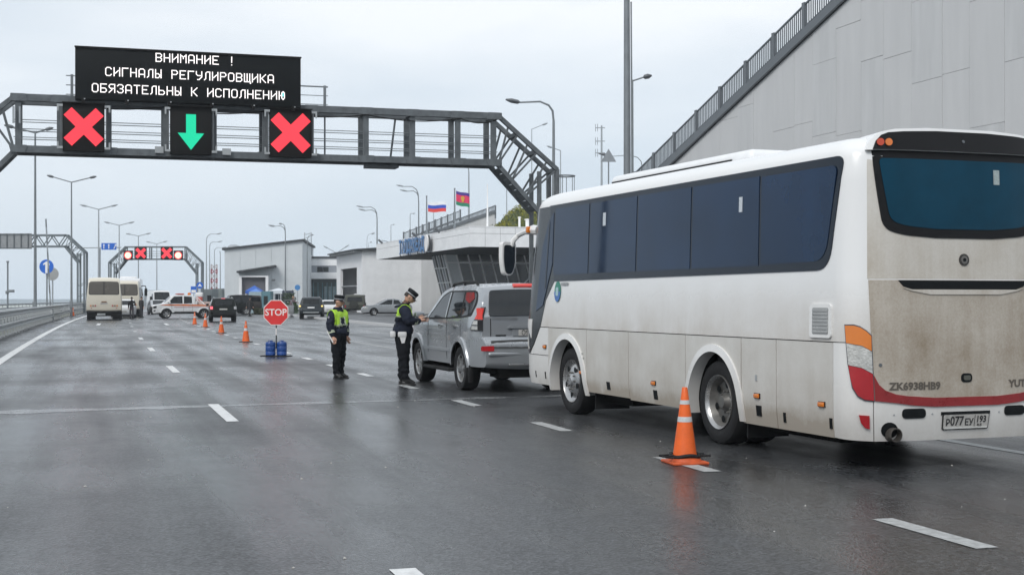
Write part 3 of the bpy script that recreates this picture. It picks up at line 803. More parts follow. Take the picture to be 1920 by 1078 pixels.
z = PZ(304, 90); MB().prism([(-.5, z), (.5, z), (0, z + .85)], -.06, -.03).build('plate', M('sign_back', (0.22, 0.24, 0.26), 0.6), m)
for px, Y, pt, lab in ((577, 205, 436, 'thin lattice mast left of the shed-side lamp'),):
    m = thing('lattice_mast', lab, 'mast', (PX(571, Y), Y, 8.0))
    hh = PZ(pt, Y) - 8.0; mb = MB()
    for x in (0, 1.0): mb.tube([(x, 0, 0), (x, 0, hh)], .07, 5)
    for i in range(7): mb.bar((0, 0, hh * i / 7), (1.0, 0, hh * (i + 1) / 7), .05); mb.bar((0, 0, hh * (i + .5) / 7), (1.0, 0, hh * (i + .5) / 7), .05)
    mb.build('lattice', POLE_F, m)
    MB().lathe([(1.0, 0), (.95, .6), (.5, 1.0), (0, 1.1)], 12).build('tank', POLE_F, m)
m = thing('radio_tower', 'distant red and white lattice tower left of the grey shed', 'tower', (PX(401.5, 300), 300, 0))
zt = PZ(496, 300)
for i in range(6):
    mb = MB(); z0_, z1_ = 3 + (zt - 3) * i / 6, 3 + (zt - 3) * (i + 1) / 6
    for x in (-.6, .6): mb.box(x - .15, x + .15, -.1, .1, z0_, z1_)
    mb.bar((-.6, 0, z0_), (.6, 0, z1_), .2); mb.bar((.6, 0, z0_), (-.6, 0, z1_), .2)
    mb.build('lattice_section', M('tower_red', (0.38, 0.12, 0.14), 0.6) if i % 2 == 0 else M('tower_white', (0.55, 0.52, 0.53), 0.6), m)
MB().box(-.7, .7, -.3, .3, 0, 3.0).build('tower_base', POLE_F, m)

# ------------------------------------------------------------------ road signs on the left and far
Yb = 110.0
m = thing('direction_sign', 'round blue sign with white up arrow on a post behind the guard rail', 'road sign', (PX(88, Yb), Yb, -.1))
zc = PZ(500, Yb) + .1; rr_ = 13.3 / FPX * Yb
MB().tube([(0, 0, 0), (0, 0, zc + .3)], .06, 8).build('post', POLE, m)
MB().lathe([(rr_, -.02), (rr_, .02)], 32, mat=Matrix.Translation((0, -.1, zc)) @ Matrix.Rotation(R(90), 4, 'X')).build('sign_face', BLUE, m)
a = rr_ * .72
MB().prism([(-.09, zc - rr_ * .92), (.09, zc - rr_ * .92), (.09, zc + a * .45), (.26, zc + a * .3), (.26, zc + a * .55), (0, zc + a * 1.05), (-.26, zc + a * .55), (-.26, zc + a * .3), (-.09, zc + a * .45)], -.135, -.125).build('arrow', WHITE, m)
m = thing('round_sign', 'grey back of a round sign just below the blue arrow sign', 'road sign', (PX(83, Yb), Yb + 2, -.1))
zc = PZ(513, Yb) + .1
MB().tube([(0, 0, 0), (0, 0, zc + .2)], .06, 8).build('post', POLE_F, m)
MB().lathe([(.52, -.02), (.52, .02)], 28, mat=Matrix.Translation((0, -.1, zc)) @ Matrix.Rotation(R(90), 4, 'X')).build('sign_face', M('sign_grey', (0.33, 0.34, 0.34), 0.6), m)
m = thing('barrier_boom', 'raised striped barrier boom leaning behind the round blue sign', 'barrier', (PX(95, 100), 100, -.1))
top = Vector((PX(86, 100) - PX(95, 100), 0, PZ(408, 100))); k = 11
for i in range(k):
    MB().tube([Vector((0, 0, .9)).lerp(top, i / k), Vector((0, 0, .9)).lerp(top, (i + 1) / k)], .055, 6).build('boom_segment', POLE_F if i % 2 else POLE, m)
MB().bbox(-.2, .2, -.18, .18, 0, 1.0, .03).build('barrier_post', STEEL, m)
m = thing('camera_pole', 'thin pole with a small camera at the far left edge', 'camera pole', (PX(14.5, 120), 120, -.1))
MB().tube([(0, 0, 0), (0, 0, PZ(490, 120))], .07, 6).build('pole', POLE, m)
MB().bbox(.05, .55, -.15, .15, PZ(546, 120), PZ(541, 120), .03).build('camera_box', POLE, m)
MB().bbox(-.15, .05, -.15, .15, PZ(549, 120), PZ(543, 120), .02).build('junction_box', POLE, m)
MB().bbox(-.1, .1, -.1, .1, PZ(490, 120), PZ(487, 120), .02).build('pole_cap', POLE, m)
Ys = 168.0
m = thing('lane_sign', 'blue lane direction sign with three white arrows on a cantilever arm', 'road sign', (PX(187, Ys), Ys, 0))
MB().tube([(0, 0, 0), (0, 0, PZ(466, Ys))], .12, 8).build('post', POLE_F, m)
MB().tube([(-3.0, 0, PZ(465, Ys)), (2.6, 0, PZ(464, Ys))], .07, 6).build('arm', POLE_F, m)
x0_, x1_ = PX(191, Ys) - PX(187, Ys), PX(219, Ys) - PX(187, Ys); z0_, z1_ = PZ(468.5, Ys), PZ(456, Ys)
MB().box(x0_, x1_, -.2, -.14, z0_, z1_).build('sign_face', BLUE, m)
for i in range(3):
    x = x0_ + (x1_ - x0_) * (i + .5) / 3; b_ = 0 if i < 2 else .22
    MB().prism([(x - .05, z0_ + .12), (x + .05, z0_ + .12), (x + .05 + b_, z1_ - .28), (x + .15 + b_, z1_ - .28), (x + b_, z1_ - .1), (x - .15 + b_, z1_ - .28), (x - .05 + b_, z1_ - .28)], -.225, -.21).build('arrow', WHITE, m)
Yq = 150.0
m = thing('direction_sign', 'small round blue arrow sign beyond the pickup, left of the grey shed', 'road sign', (PX(375, Yq), Yq, 0))
zc = PZ(535, Yq); MB().tube([(0, 0, 0), (0, 0, zc)], .05, 6).build('post', POLE_F, m)
MB().lathe([(.36, -.02), (.36, .02)], 24, mat=Matrix.Translation((0, -.08, zc)) @ Matrix.Rotation(R(90), 4, 'X')).build('sign_face', BLUE, m)
MB().prism([(-.05, zc - .1), (.05, zc - .1), (.24, zc - .16), (0, zc + .22), (-.24, zc - .16)], -.11, -.10).build('arrow', WHITE, m)
m = thing('info_sign', 'blue rectangular information sign with a pale picture beyond the pickup', 'road sign', (PX(363.5, 158), 158, 0))
MB().tube([(0, 0, 0), (0, 0, PZ(537, 158))], .05, 6).build('post', POLE_F, m)
MB().box(PX(358, 158) - PX(363.5, 158), PX(369, 158) - PX(363.5, 158), -.1, -.06, PZ(550, 158), PZ(537, 158)).build('sign_face', BLUE, m)
MB().box(-.26, .26, -.115, -.102, PZ(549, 158), PZ(543.5, 158)).build('picture', WHITE, m)
m = thing('water_barrier', 'red and white road barrier stack behind the pickup bed', 'barrier', (PX(374, 140), 140, 0))
for i in range(5): MB().bbox(-.34 + .05 * (i % 2), .34 - .05 * (i % 2), -.3, .3, .45 * i, .45 * i + .43, .06).build('barrier_block', M('barrier_red', (0.55, 0.10, 0.07), 0.5) if i % 2 else WHITE, m)
# ------------------------------------------------------------------ flyover ramp with panelled wall
RW = 28.0
o = RS(0, RW)
ramp = thing('flyover_ramp', 'grey flyover ramp wall of stepped concrete panels with a sloping picket railing', 'flyover ramp', o, ROAD_RZ)
def zs(s): return max(0.0, min(14.6, 13.17 - .2855 * (s - 47.6)))
MB().prism([(20, 0), (93.5, 0), (93.5, .05), (42.6, zs(42.6) - .02), (20, 14.58)], .10, 9.0, 'yz').build('core', CONC, ramp)
random.seed(21)
s = 24.0; ci = 0
while s < 90:
    wd = 1.85 if ci % 3 else 1.55
    z = -random.uniform(0, 2.6); ztop = max(zs(s), zs(s + wd))
    while z < ztop:
        h = random.choice((2.3, 2.9, 3.5, 4.2)); a, b = max(z, 0), z + h
        if b > a + .15:
            g = .006; y0, y1 = s + g, s + wd - g
            if a + g < min(zs(y0), zs(y1)) + 2:
                p = [(y0, min(a + g, zs(y0))), (y1, min(a + g, zs(y1))), (y1, min(b - g, zs(y1))), (y0, min(b - g, zs(y0)))]
                if p[2][1] - p[1][1] > .02 or p[3][1] - p[0][1] > .02:
                    pr = random.uniform(-.050, -.036)
                    MB().prism(p, pr, .10, 'yz').build('panel', CONC if random.random() < .7 else CONC_L, ramp)
        z += h
    s += wd; ci += 1
def along(s0, s1, zoff, h, x0, x1, nm, mat, par):
    pts = [s0] + ([42.6] if s0 < 42.6 < s1 else []) + [s1]
    lo = [(q, zs(q) + zoff) for q in pts]; hi = [(q, zs(q) + zoff + h) for q in pts[::-1]]
    return MB().prism(lo + hi, x0, x1, 'yz').build(nm, mat, par)
along(22, 92, -.06, .08, -.16, .3, 'drip_edge', ROOFD, ramp)
along(22, 92, .03, .40, -.11, .3, 'fascia', GREYSTEEL, ramp)
along(22, 92, 1.38, .06, -.07, .01, 'top_rail', GREYSTEEL, ramp)
along(22, 92, .50, .04, -.05, -.01, 'bottom_rail', GREYSTEEL, ramp)
bal = MB().box(-.05, -.01, -.02, .02, -.45, .45).mesh('baluster', GREYSTEEL)
pst = MB().box(-.10, .02, -.11, .11, -.55, .56).mesh('post', GREYSTEEL)
s = 35.0; n_b = 0
while s < 84:
    b = link('baluster', bal, ramp); b.location = (0, s, zs(s) + .93); n_b += 1; s += .175
s = 43.0
while s < 88:
    b = link('post', pst, ramp); b.location = (0, s, zs(s) + .95); s += 2.65
# second ramp with pickets beyond the canopy
rp = thing('ramp_fence', 'long grey picket fence climbing a ramp behind the white canopy roof', 'fence', (PX(757, 160), 160, 0))
ex, ez0, ez1 = PX(863, 160) - PX(757, 160), PZ(452, 160), PZ(410, 160)
MB().bar((0, 0, ez0 + .9), (ex, 0, ez1 + .9), .09).bar((0, 0, ez0 + .05), (ex, 0, ez1 + .05), .18).build('rail', GREYSTEEL, rp)
pk = MB().box(-.03, .03, -.02, .02, 0, .9).mesh('picket', GREYSTEEL); pp = MB().box(-.1, .1, -.06, .06, -.3, 1.05).mesh('post', GREYSTEEL)
for i in range(44):
    b = link('picket', pk, rp); t = (i + .5) / 44; b.location = (ex * t, 0, ez0 + (ez1 - ez0) * t)
for i in range(10):
    b = link('post', pp, rp); t = i / 9; b.location = (ex * t, 0, ez0 + (ez1 - ez0) * t)
rp = thing('ramp_parapet', 'pale sloping ramp parapet with dark railing next to the green bank', 'parapet', (PX(790, 148), 148, 0))
ex, ez0, ez1 = PX(929, 148) - PX(790, 148), PZ(446, 148), PZ(399, 148)
MB().prism([(0, 0), (ex, 0), (ex, ez1), (0, ez0)], 0, 6).build('wall', CONC_L, rp)
MB().bar((0, 0, ez0 + .55), (ex, 0, ez1 + .75), .12).bar((0, 0, ez0 + .1), (ex, 0, ez1 + .15), .3).build('rail', GREYSTEEL, rp)
for i in range(60):
    b = link('picket', pk, rp); t = (i + .5) / 60; b.location = (ex * t, .02, ez0 + (ez1 - ez0) * t); b.scale = (1.4, 1, .62 + .2 * t)
MB().bar((ex, 0, ez1 - .6), (ex, 0, ez1 + .8), .16).build('post', GREYSTEEL, rp)

# green bank with gorse-like cover
random.seed(5)
hb = thing('green_bank', 'yellow green shrubby bank rising behind the white canopy roof', 'bank', (PX(975, 134), 134, 0))
def hz(x, y): 
    return max(0, 10.5 * math.exp(-((x - 4.0) / 10.0) ** 4) * (1 - .035 * (y - 3) ** 2 * .2) - .10 * max(0, -x + 0.0) ** 1.25 + .22 * math.sin(x * 2.1 + y) + .15 * math.sin(y * 3 + x * 5))
nx, ny = 60, 22; mb = MB(); vs = []
for j in range(ny):
    for i in range(nx): 
        x, y = -8 + 22 * i / (nx - 1), -6 + 16 * j / (ny - 1); vs.append((x, y, hz(x, y) * min(1, max(0, (y + 6.2) / 4)) ** .5))
fs = [(j * nx + i, j * nx + i + 1, (j + 1) * nx + i + 1, (j + 1) * nx + i) for j in range(ny - 1) for i in range(nx - 1)]
SOIL = M('bank_soil', (0.07, 0.085, 0.02), 0.9, var=0.35, scale=1.4)
mb.add(vs, fs, 0, True).build('slope', SOIL, hb)
for nm, colr, cnt in (('shrub_cover', (0.21, 0.20, 0.012), 16000), ('dark_shrub_cover', (0.045, 0.07, 0.016), 9000)):
    mb = MB()
    for _ in range(cnt):
        x, y = random.uniform(-7, 13), random.uniform(-6, 6)
        z = hz(x, y) * min(1, max(0, (y + 6.2) / 4)) ** .5
        cl = math.sin(x * 1.7 + y * .9) + math.sin(x * .6 - y * 1.9)
        if (cl > .2) == (nm == 'dark_shrub_cover') and random.random() < .7: continue
        h = random.uniform(.05, .35) + .18 * max(0, cl); q = random.uniform(.05, .11)
        c = Vector((x, y, z + random.uniform(0, h)))
        a = Vector((random.gauss(0, 1), random.gauss(0, 1), random.gauss(0, 1))).normalized() * q
        b = a.orthogonal().normalized() * q * .7
        mb.add([c - a, c + b, c + a, c - b], [(0, 1, 2, 3)])
    tag(mb.build(nm, M(nm, colr, 0.8, var=0.45, scale=0.9), hb), kind='stuff')

# ------------------------------------------------------------------ white canopy building
CR, CS = 27.4, 101.4
can = thing('checkpoint_building', 'white canopied checkpoint building with blue sign and leaning dark windows', 'building', RS(CS, CR), ROAD_RZ)
zb_, zt_ = PZ(463, 105), PZ(424.5, 105); zm_ = zb_ + (zt_ - zb_) * .66
SOFF = M('soffit_grey', (0.055, 0.06, 0.065), 0.7)
MB().box(.06, 26, .06, 36, zb_ + .02, zt_ - .06).build('roof_slab', SOFF, can)
MB().box(0, 26, 0, 36, zt_ - .05, zt_ + .02).build('roof_edge', CLAD, can)
for i in range(10):
    for a, b in ((zb_, zm_), (zm_, zt_ - .06)):
        MB().box(1.2 * i + .012, 1.2 * i + 1.188, 0, .05, a + .012, b - .012).build('fascia_panel', CLAD, can)
MB().box(12.01, 26, 0, .05, zb_, zt_ - .06).build('fascia_panel', CLAD, can)
for i in range(12):
    for a, b in ((zb_, zm_), (zm_, zt_ - .06)):
        MB().box(0, .05, 3 * i + .07 + .012, 3 * i + 3.05, a + .012, b - .012).build('fascia_panel', CLAD, can)
# sign
sg = thing('roof_sign', 'blue raised lettering sign with round emblem on the white canopy fascia', 'sign', RS(CS + 12.6, CR - .35), ROAD_RZ)
z0_ = PZ(470.5, 121); z1_ = PZ(449, 121)
sign_map = lambda x, y, off: (-off, 5.6 - x, (z0_ + z1_) / 2 + y)
vs, fs = text2d('ТАЛДУКЕАД', 1.46, 'CENTER', .06)
mb = MB(); mb.add([sign_map(x * 1.10, y, .12) for x, y in vs], fs); mb.build('letters', SEATEXT, sg)
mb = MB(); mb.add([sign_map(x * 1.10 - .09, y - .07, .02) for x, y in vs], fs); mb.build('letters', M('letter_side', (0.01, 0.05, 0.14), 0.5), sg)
for z in (z0_ - .05, z0_ + .95): MB().bar((.0, .2, z), (.0, 10.9, z), .09).build('sign_bar', SEATEXT, sg)
for y in (.3, 3.5, 7, 10.6): MB().bar((0, y, z0_ - .3), (.3, y, z0_ - .3), .12).bar((0, y, z0_ - .35), (0, y, z1_ + .1), .07).build('bracket', ROOFD, sg)
MB().lathe([(.62, -.06), (.62, .06)], 24, mat=Matrix.Translation((-.02, .05, (z0_ + z1_) / 2)) @ Matrix.Rotation(R(90), 4, 'Y') @ Matrix.Scale(1.15, 4, (1, 0, 0))).build('emblem', WHITE, sg)
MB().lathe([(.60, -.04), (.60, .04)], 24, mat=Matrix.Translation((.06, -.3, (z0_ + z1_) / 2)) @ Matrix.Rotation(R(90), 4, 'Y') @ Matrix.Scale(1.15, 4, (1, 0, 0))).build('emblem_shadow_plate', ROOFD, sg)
for i, (px, lab) in enumerate(((727, 'small floodlight on the canopy roof edge at its far end'), (792, 'small floodlight above the blue sign'), (836, 'small floodlight on the canopy edge near the red green flag pole'))):
    t = (px - CX) / FPX; s = (UY + UX * t) * CR / (UY * t - UX)
    f = thing('floodlight', lab, 'floodlight', RS(s, CR) + Vector((0, 0, zt_)), ROAD_RZ, 'floodlights on the canopy edge')
    MB().bar((.2, 0, 0), (-.6, 0, .15), .05).build('arm', GREYSTEEL, f)
    MB().box(-.26, .26, -.12, .12, -.08, .08, mat=Matrix.Translation((-.72, 0, .05)) @ Matrix.Rotation(R(40), 4, 'Y')).build('lamp_head', DARKLAMP, f)
# glazed hall below
gx = lambda z: 2.55 + 1.4 * (zb_ - z) / zb_
MB().prism([(gx(zb_), zb_), (gx(.1), .1), (24, .1), (24, zb_)], 18.05, 22.9, 'xz').build('hall', UNDER, can)
zz0, zz1 = .35, zb_ - .02
for i in range(13):
    w0 = i * 1.05
    p = [(gx(zz0) + w0 + .06, zz0), (gx(zz0) + w0 + 1.0, zz0), (gx(4.75) + w0 + 1.0, 4.75), (gx(4.75) + w0 + .06, 4.75)]
    MB().prism(p, 17.98, 18.03).build('pane', CLAD_G if i == 0 else (GLASS_G if i in (1, 5) else GLASS_D), can)
    p = [(gx(4.85) + w0 + .06, 4.85), (gx(4.85) + w0 + 1.0, 4.85), (gx(zz1) + w0 + 1.0, zz1), (gx(zz1) + w0 + .06, zz1)]
    MB().prism(p, 17.98, 18.03).build('pane', CLAD_G if i == 0 else GLASS_G, can)
    MB().bar((gx(.1) + w0, 17.93, .1), (gx(zb_) + w0, 17.93, zb_ - .02), .12, .1, up=(0, 1, 0)).build('mullion', CLAD, can)
MB().bar((gx(4.8), 17.92, 4.8), (16, 17.92, 4.8), .12).build('transom', CLAD, can)
for j in range(5):
    y0, y1 = 18.1 + j * .97, 18.1 + j * .97 + .9
    for za, zb2 in ((.3, 1.6), (1.7, 3.0), (3.1, 4.3), (4.4, zb_ - .05)):
        MB().add([(gx(za) - .03, y0, za), (gx(za) - .03, y1, za), (gx(zb2) - .03, y1, zb2), (gx(zb2) - .03, y0, zb2)], [(0, 1, 2, 3)]).build('pane', GLASS_G if (j + int(za)) % 2 else CLAD_D, can)
    MB().bar((gx(.1) - .05, y0 - .04, .1), (gx(zb_) - .05, y0 - .04, zb_ - .02), .11).build('mullion', CLAD, can)
for z in (1.65, 3.05, 4.35): MB().bar((gx(z) - .06, 18.0, z), (gx(z) - .06, 22.9, z), .09).build('transom', CLAD, can)
for i in range(6): MB().tube([(14.5 + 2 * i, 1.5, 0), (14.5 + 2 * i, 1.5, zb_)], .12, 8).build('column', CLAD_D, can)
MB().box(5.5, 24, 9.0, 9.2, .0, 2.4).build('screen_wall', CLAD_D, can)

# ------------------------------------------------------------------ garage with the big open gate
gar = thing('garage_building', 'white garage block with a tall dark gate and blank white end wall', 'building', RS(146.3, 27.6), ROAD_RZ)
H_ = 6.75
MB().box(0, 15, 0, .3, 0, H_).build('end_wall', CLAD, gar)
MB().box(0, .3, .31, 3.0, 0, H_).build('pier', CLAD, gar)
MB().box(0, .3, 13.4, 16, 0, H_).build('pier', CLAD, gar)
MB().box(0.01, .3, 3.01, 13.39, 5.0, H_).build('lintel', CLAD, gar)
MB().box(.31, 15, 15.7, 16, 0, H_).build('rear_wall', CLAD, gar)
MB().box(14.7, 15, .31, 15.69, 0, H_).build('side_wall', CLAD, gar)
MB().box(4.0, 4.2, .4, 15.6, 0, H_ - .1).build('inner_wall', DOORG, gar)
MB().bar((.15, 3.0, 3.0), (.15, 13.4, 3.0), .10).build('gate_bar', STEEL, gar)
MB().prism([(-1.0, H_ - .02), (15.4, H_ + .01), (15.4, H_ + .28), (4, H_ + .5), (-1.0, H_ + .12)], -.5, 16.6).build('roof', ROOFD, gar)
for i in range(14): MB().box(-.95, .0, -.2 + 1.2 * i, -.05 + 1.2 * i, H_ - .22, H_ - .03).build('rafter', STEEL, gar)

# ------------------------------------------------------------------ grey shed
Yg = 184.0
shed = thing('warehouse', 'large plain grey shed with sloping roof line and a gated lean-to', 'building', (PX(421, Yg), Yg, 0), R(5))
wl_ = (PX(566, Yg) - PX(421, Yg)) * 1.0; zl, zr_ = PZ(469, Yg), PZ(451, Yg)
MB().prism([(0, 0), (wl_, 0), (wl_, zr_), (0, zl)], .03, 26).build('wall', CLAD_G, shed)
nseg = 5
for i in range(nseg):
    a, b = wl_ * i / nseg, wl_ * (i + 1) / nseg; zz = lambda x: zl + (zr_ - zl) * x / wl_
    for za, zb2 in ((0, 3.6), (3.62, 99)):
        MB().prism([(a + .02, za), (b - .02, za), (b - .02, min(zb2, zz(b))), (a + .02, min(zb2, zz(a)))], -.03, .03).build('wall_panel', CLAD_G, shed)
MB().prism([(-.3, zl), (wl_ + .3, zr_), (wl_ + .3, zr_ + .25), (-.3, zl + .25)], -.35, 26.3).build('roof', ROOFD, shed)
ga, gb = PX(455, Yg) - PX(421, Yg), PX(499, Yg) - PX(421, Yg); gz = PZ(520, Yg)
MB().box(ga - .35, ga, -1.6, -.04, 0, gz + .2).box(gb, gb + .35, -1.6, -.04, 0, gz + .2).box(ga, gb, -1.6, -.04, gz, gz + .2).build('gate_frame', CLAD, shed)
MB().box(ga, gb, -.9, -.6, 0, gz).build('gate', DOORG, shed)
MB().prism([(ga - .6, gz + .55), (gb + 1.3, gz + 1.35), (gb + 1.3, gz + 1.6), (ga - .6, gz + .8)], -2.2, -.04).build('canopy', ROOFD, shed)
MB().bar((gb + .9, -.3, 4.0), (gb + 1.0, -1.0, 4.1), .14).bbox(gb + .8, gb + 1.2, -1.2, -.8, 3.95, 4.2, .04).build('wall_lamp', DARKLAMP, shed)
MB().lathe([(.9, 0), (.8, .3), (.4, .5), (0, .55)], 12, mat=Matrix.Translation((1.0, 2, zl + .3))).build('roof_vent', POLE_F, shed)

# ------------------------------------------------------------------ middle building between shed and garage
Ym = 206.0
mid = thing('office_building', 'low flat-roofed office with white bands and dark green glazed ground floor', 'building', (PX(564, Ym), Ym, 0))
wm = PX(640, Ym) - PX(564, Ym); Z = lambda y: PZ(y, Ym)
MB().box(0, wm, .2, 12, 0, Z(483)).build('core', CLAD_D, mid)
MB().box(-.2, wm, -.2, 12, Z(484), Z(481)).build('roof_edge', ROOFD, mid)
MB().box(0, wm, 0, .19, Z(498), Z(484.3)).build('upper_band', CLAD, mid)
MB().box(0, wm, .05, .19, Z(511), Z(498.2)).build('window_band', CLAD_D, mid)
for a, b, m_ in ((595, 605, GLASS_D), (606, 616, GLASS_G)):
    MB().box(PX(a, Ym) - PX(564, Ym), PX(b, Ym) - PX(564, Ym), -.02, .04, Z(510), Z(500.5)).build('window', m_, mid)
MB().box(.6, wm, -1.6, .19, Z(523), Z(511.2)).build('canopy_band', CLAD, mid)
MB().box(0, wm, .06, .19, 0, Z(523.3)).build('glazed_front', DGREEN, mid)
for i in range(9):
    x = .5 + wm * i / 9; MB().box(x, x + .1, -.02, .05, 0, Z(530)).build('mullion', TEAL, mid)
for i in range(6):
    x = 3.4 + i * .62; MB().box(x + .1, x + .55, -.01, .05, .3, Z(537)).build('pane', M('pale_glass', (0.20, 0.27, 0.29), 0.15, var=0.3, scale=1), mid)
MB().box(.8, 1.0, -1.5, -1.3, 0, Z(523.4)).build('column', CLAD, mid)

# ------------------------------------------------------------------ tents, kiosk, containers, hedges
def gable(name, label, x0, x1, Y, ybase_z, eave, top, depth, roofm, wallm, legs=True):
    g = thing(name, label, 'tent', (PX(x0, Y), Y, 0)); w = PX(x1, Y) - PX(x0, Y)
    ze, zt = PZ(eave, Y), PZ(top, Y)
    c = (w / 2, depth / 2, zt); q = [(0, 0, ze), (w, 0, ze), (w, depth, ze), (0, depth, ze)]
    MB().add(q + [c], [(0, 1, 4), (1, 2, 4), (2, 3, 4), (3, 0, 4)]).build('roof', roofm, g)
    MB().box(0, w, 0, .03, ze - .35, ze - .002).box(0, .03, .03, depth, ze - .35, ze - .002).box(w - .03, w, .03, depth, ze - .35, ze - .002).build('valance', roofm, g)
    for x in (.05, w - .05):
        for y in (.06, depth - .05): MB().tube([(x, y, 0), (x, y, ze - .01)], .05, 6).build('leg', WHITE, g)
    if wallm: MB().box(.1, w - .1, depth - .1, depth - .05, 0, ze - .4).build('back_wall', wallm, g)
    return g
TENTW = M('tent_white', (0.62, 0.66, 0.70), 0.7, var=0.08)
gable('canopy_tent', 'blue peaked canopy tent in front of the shed gate', 460, 486, 168, 0, 545, 535, 3.0, BLUE2, M('tent_brown', (0.10, 0.07, 0.06), 0.8))
gable('canopy_tent', 'small lighter blue canopy tent directly above the pale kiosk', 466, 488, 162, 0, 547.5, 541, 2.2, M('tent_blue_pale', (0.10, 0.22, 0.55), 0.7), None)
t = gable('canopy_tent', 'white peaked canopy tent between the kiosk and the shed lamp', 504, 532, 158, 0, 545, 540, 3.0, TENTW, None)
for x in (.55, 1.25): MB().box(x - .3, x + .3, 2.8, 2.84, 0, 2.2).build('curtain', M('tent_dark', (0.05, 0.07, 0.10), 0.8), t)
MB().tube([(.9, 1.4, 0), (.9, 1.4, 2.6)], .06, 6).build('pole', WHITE, t)
kk = thing('kiosk', 'pale blue kiosk with dark windows beneath the blue tents', 'kiosk', (PX(467, 155), 155, 0))
wk = PX(490, 155) - PX(467, 155)
MB().box(0, wk, 0, 2, 0, PZ(547, 155)).build('wall', M('kiosk_pale', (0.30, 0.40, 0.44), 0.6), kk)
MB().box(wk + .01, wk + 1.0, .1, 2, 0, PZ(546, 155)).build('side_wall', TEAL, kk)
for a, b, z0, z1 in ((.55, 1.15, 1.62, 1.85), (.55, .82, 1.25, 1.42), (.9, 1.15, 1.25, 1.42)): MB().box(a, b, -.04, -.002, z0, z1).build('window', GLASS_D, kk)
MB().box(wk + .25, wk + .7, .05, .095, .9, 1.9).build('window', GLASS_G, kk)
for x0, x1, Y, yt, lab, c_ in ((380, 398, 200, 542, 'grey container with dark doorway left of the shed corner', (0.20, 0.23, 0.24)), (398, 416, 206, 541, 'plain grey-green container touching the shed corner', (0.22, 0.25, 0.25)),
                               (270, 300, 330, 544, 'long low grey building in the distance under the far gantry', (0.24, 0.27, 0.30))):
    c = thing('container' if Y < 300 else 'distant_building', lab, 'container' if Y < 300 else 'building', (PX(x0, Y), Y, 0))
    w = PX(x1, Y) - PX(x0, Y); h = PZ(yt, Y)
    MB().box(0, w, 0, 4, 0, h).build('wall', M('cont%d' % x0, c_, 0.6, var=0.12, scale=.6), c)
    for i in range(6): MB().box(w * i / 6 + .05, w * (i + 1) / 6 - .05, -.05, -.002, .1, h - .15).build('panel', M('cont%d' % x0, c_, 0.6), c)
    if x0 == 380: MB().box(w * .5, w * .9, -.12, -.055, .1, h * .7).build('door', UNDER, c)
random.seed(9)
def bush(label, X, Y, w, h, colr, n=900):
    g = thing('shrub', label, 'shrub', (X, Y, 0))
    mb = MB()
    for _ in range(n):
        a = random.uniform(0, 6.28); r = math.sqrt(random.random()); z = h * random.random() ** .8
        k = (1 - .35 * (z / h) ** 2) * (.85 + .15 * math.sin(3 * a + z * 4))
        c = Vector((w / 2 * r * k * math.cos(a), w * .3 * r * k * math.sin(a), z)); q = random.uniform(.06, .14)
        d = Vector((random.gauss(0, 1), random.gauss(0, 1), random.gauss(0, 1))).normalized() * q; e = d.orthogonal().normalized() * q * .6
        mb.add([c - d, c + e, c + d, c - e], [(0, 1, 2, 3)])
    tag(mb.build('foliage', M('leaf%d' % int(colr[1] * 1000), colr, 0.7, var=0.5, scale=2), g), kind='stuff')
    for i in range(4): MB().tube([(w * (i - 1.5) * .15, 0, 0), (w * (i - 1.5) * .2, .05, h * .8)], [.03, .012], 5).build('stem', M('bark', (0.06, 0.05, 0.04), 0.9), g)
bush('dark green bush beside the base of the shed-front lamp', PX(541, 148), 148, 2.2, 2.2, (0.035, 0.06, 0.03))
bush('low green bush between the dark SUV and the stop sign lamp', PX(548, 140), 140, 1.6, 1.2, (0.045, 0.085, 0.03), 600)
bush('yellowish grassy clump at the foot of the kiosk', PX(488, 140), 140, 2.0, .6, (0.09, 0.10, 0.04), 500)
bb = thing('info_board', 'dark board on two legs standing beside the shed-front lamp', 'board', (PX(540, 155), 155, 0))
MB().tube([(-.5, 0, 0), (-.5, 0, 2.6)], .04, 6).build('leg', STEEL_D, bb); MB().tube([(.5, 0, 0), (.5, 0, 2.6)], .04, 6).build('leg', STEEL_D, bb)
MB().box(-.65, .65, -.06, -.03, 1.3, 2.5).build('panel', M('board_dark', (0.03, 0.04, 0.07), 0.5), bb)
m = thing('direction_sign', 'small blue sign disc in front of the shed beside the office glazing', 'road sign', (PX(558, 150), 150, 0))
MB().tube([(0, 0, 0), (0, 0, PZ(539, 150))], .04, 6).build('post', POLE_F, m)
MB().lathe([(.3, -.02), (.3, .02)], 20, mat=Matrix.Translation((0, -.07, PZ(539, 150))) @ Matrix.Rotation(R(90), 4, 'X')).build('sign_face', M('sign_blue_pale', (0.05, 0.22, 0.50), 0.5), m)

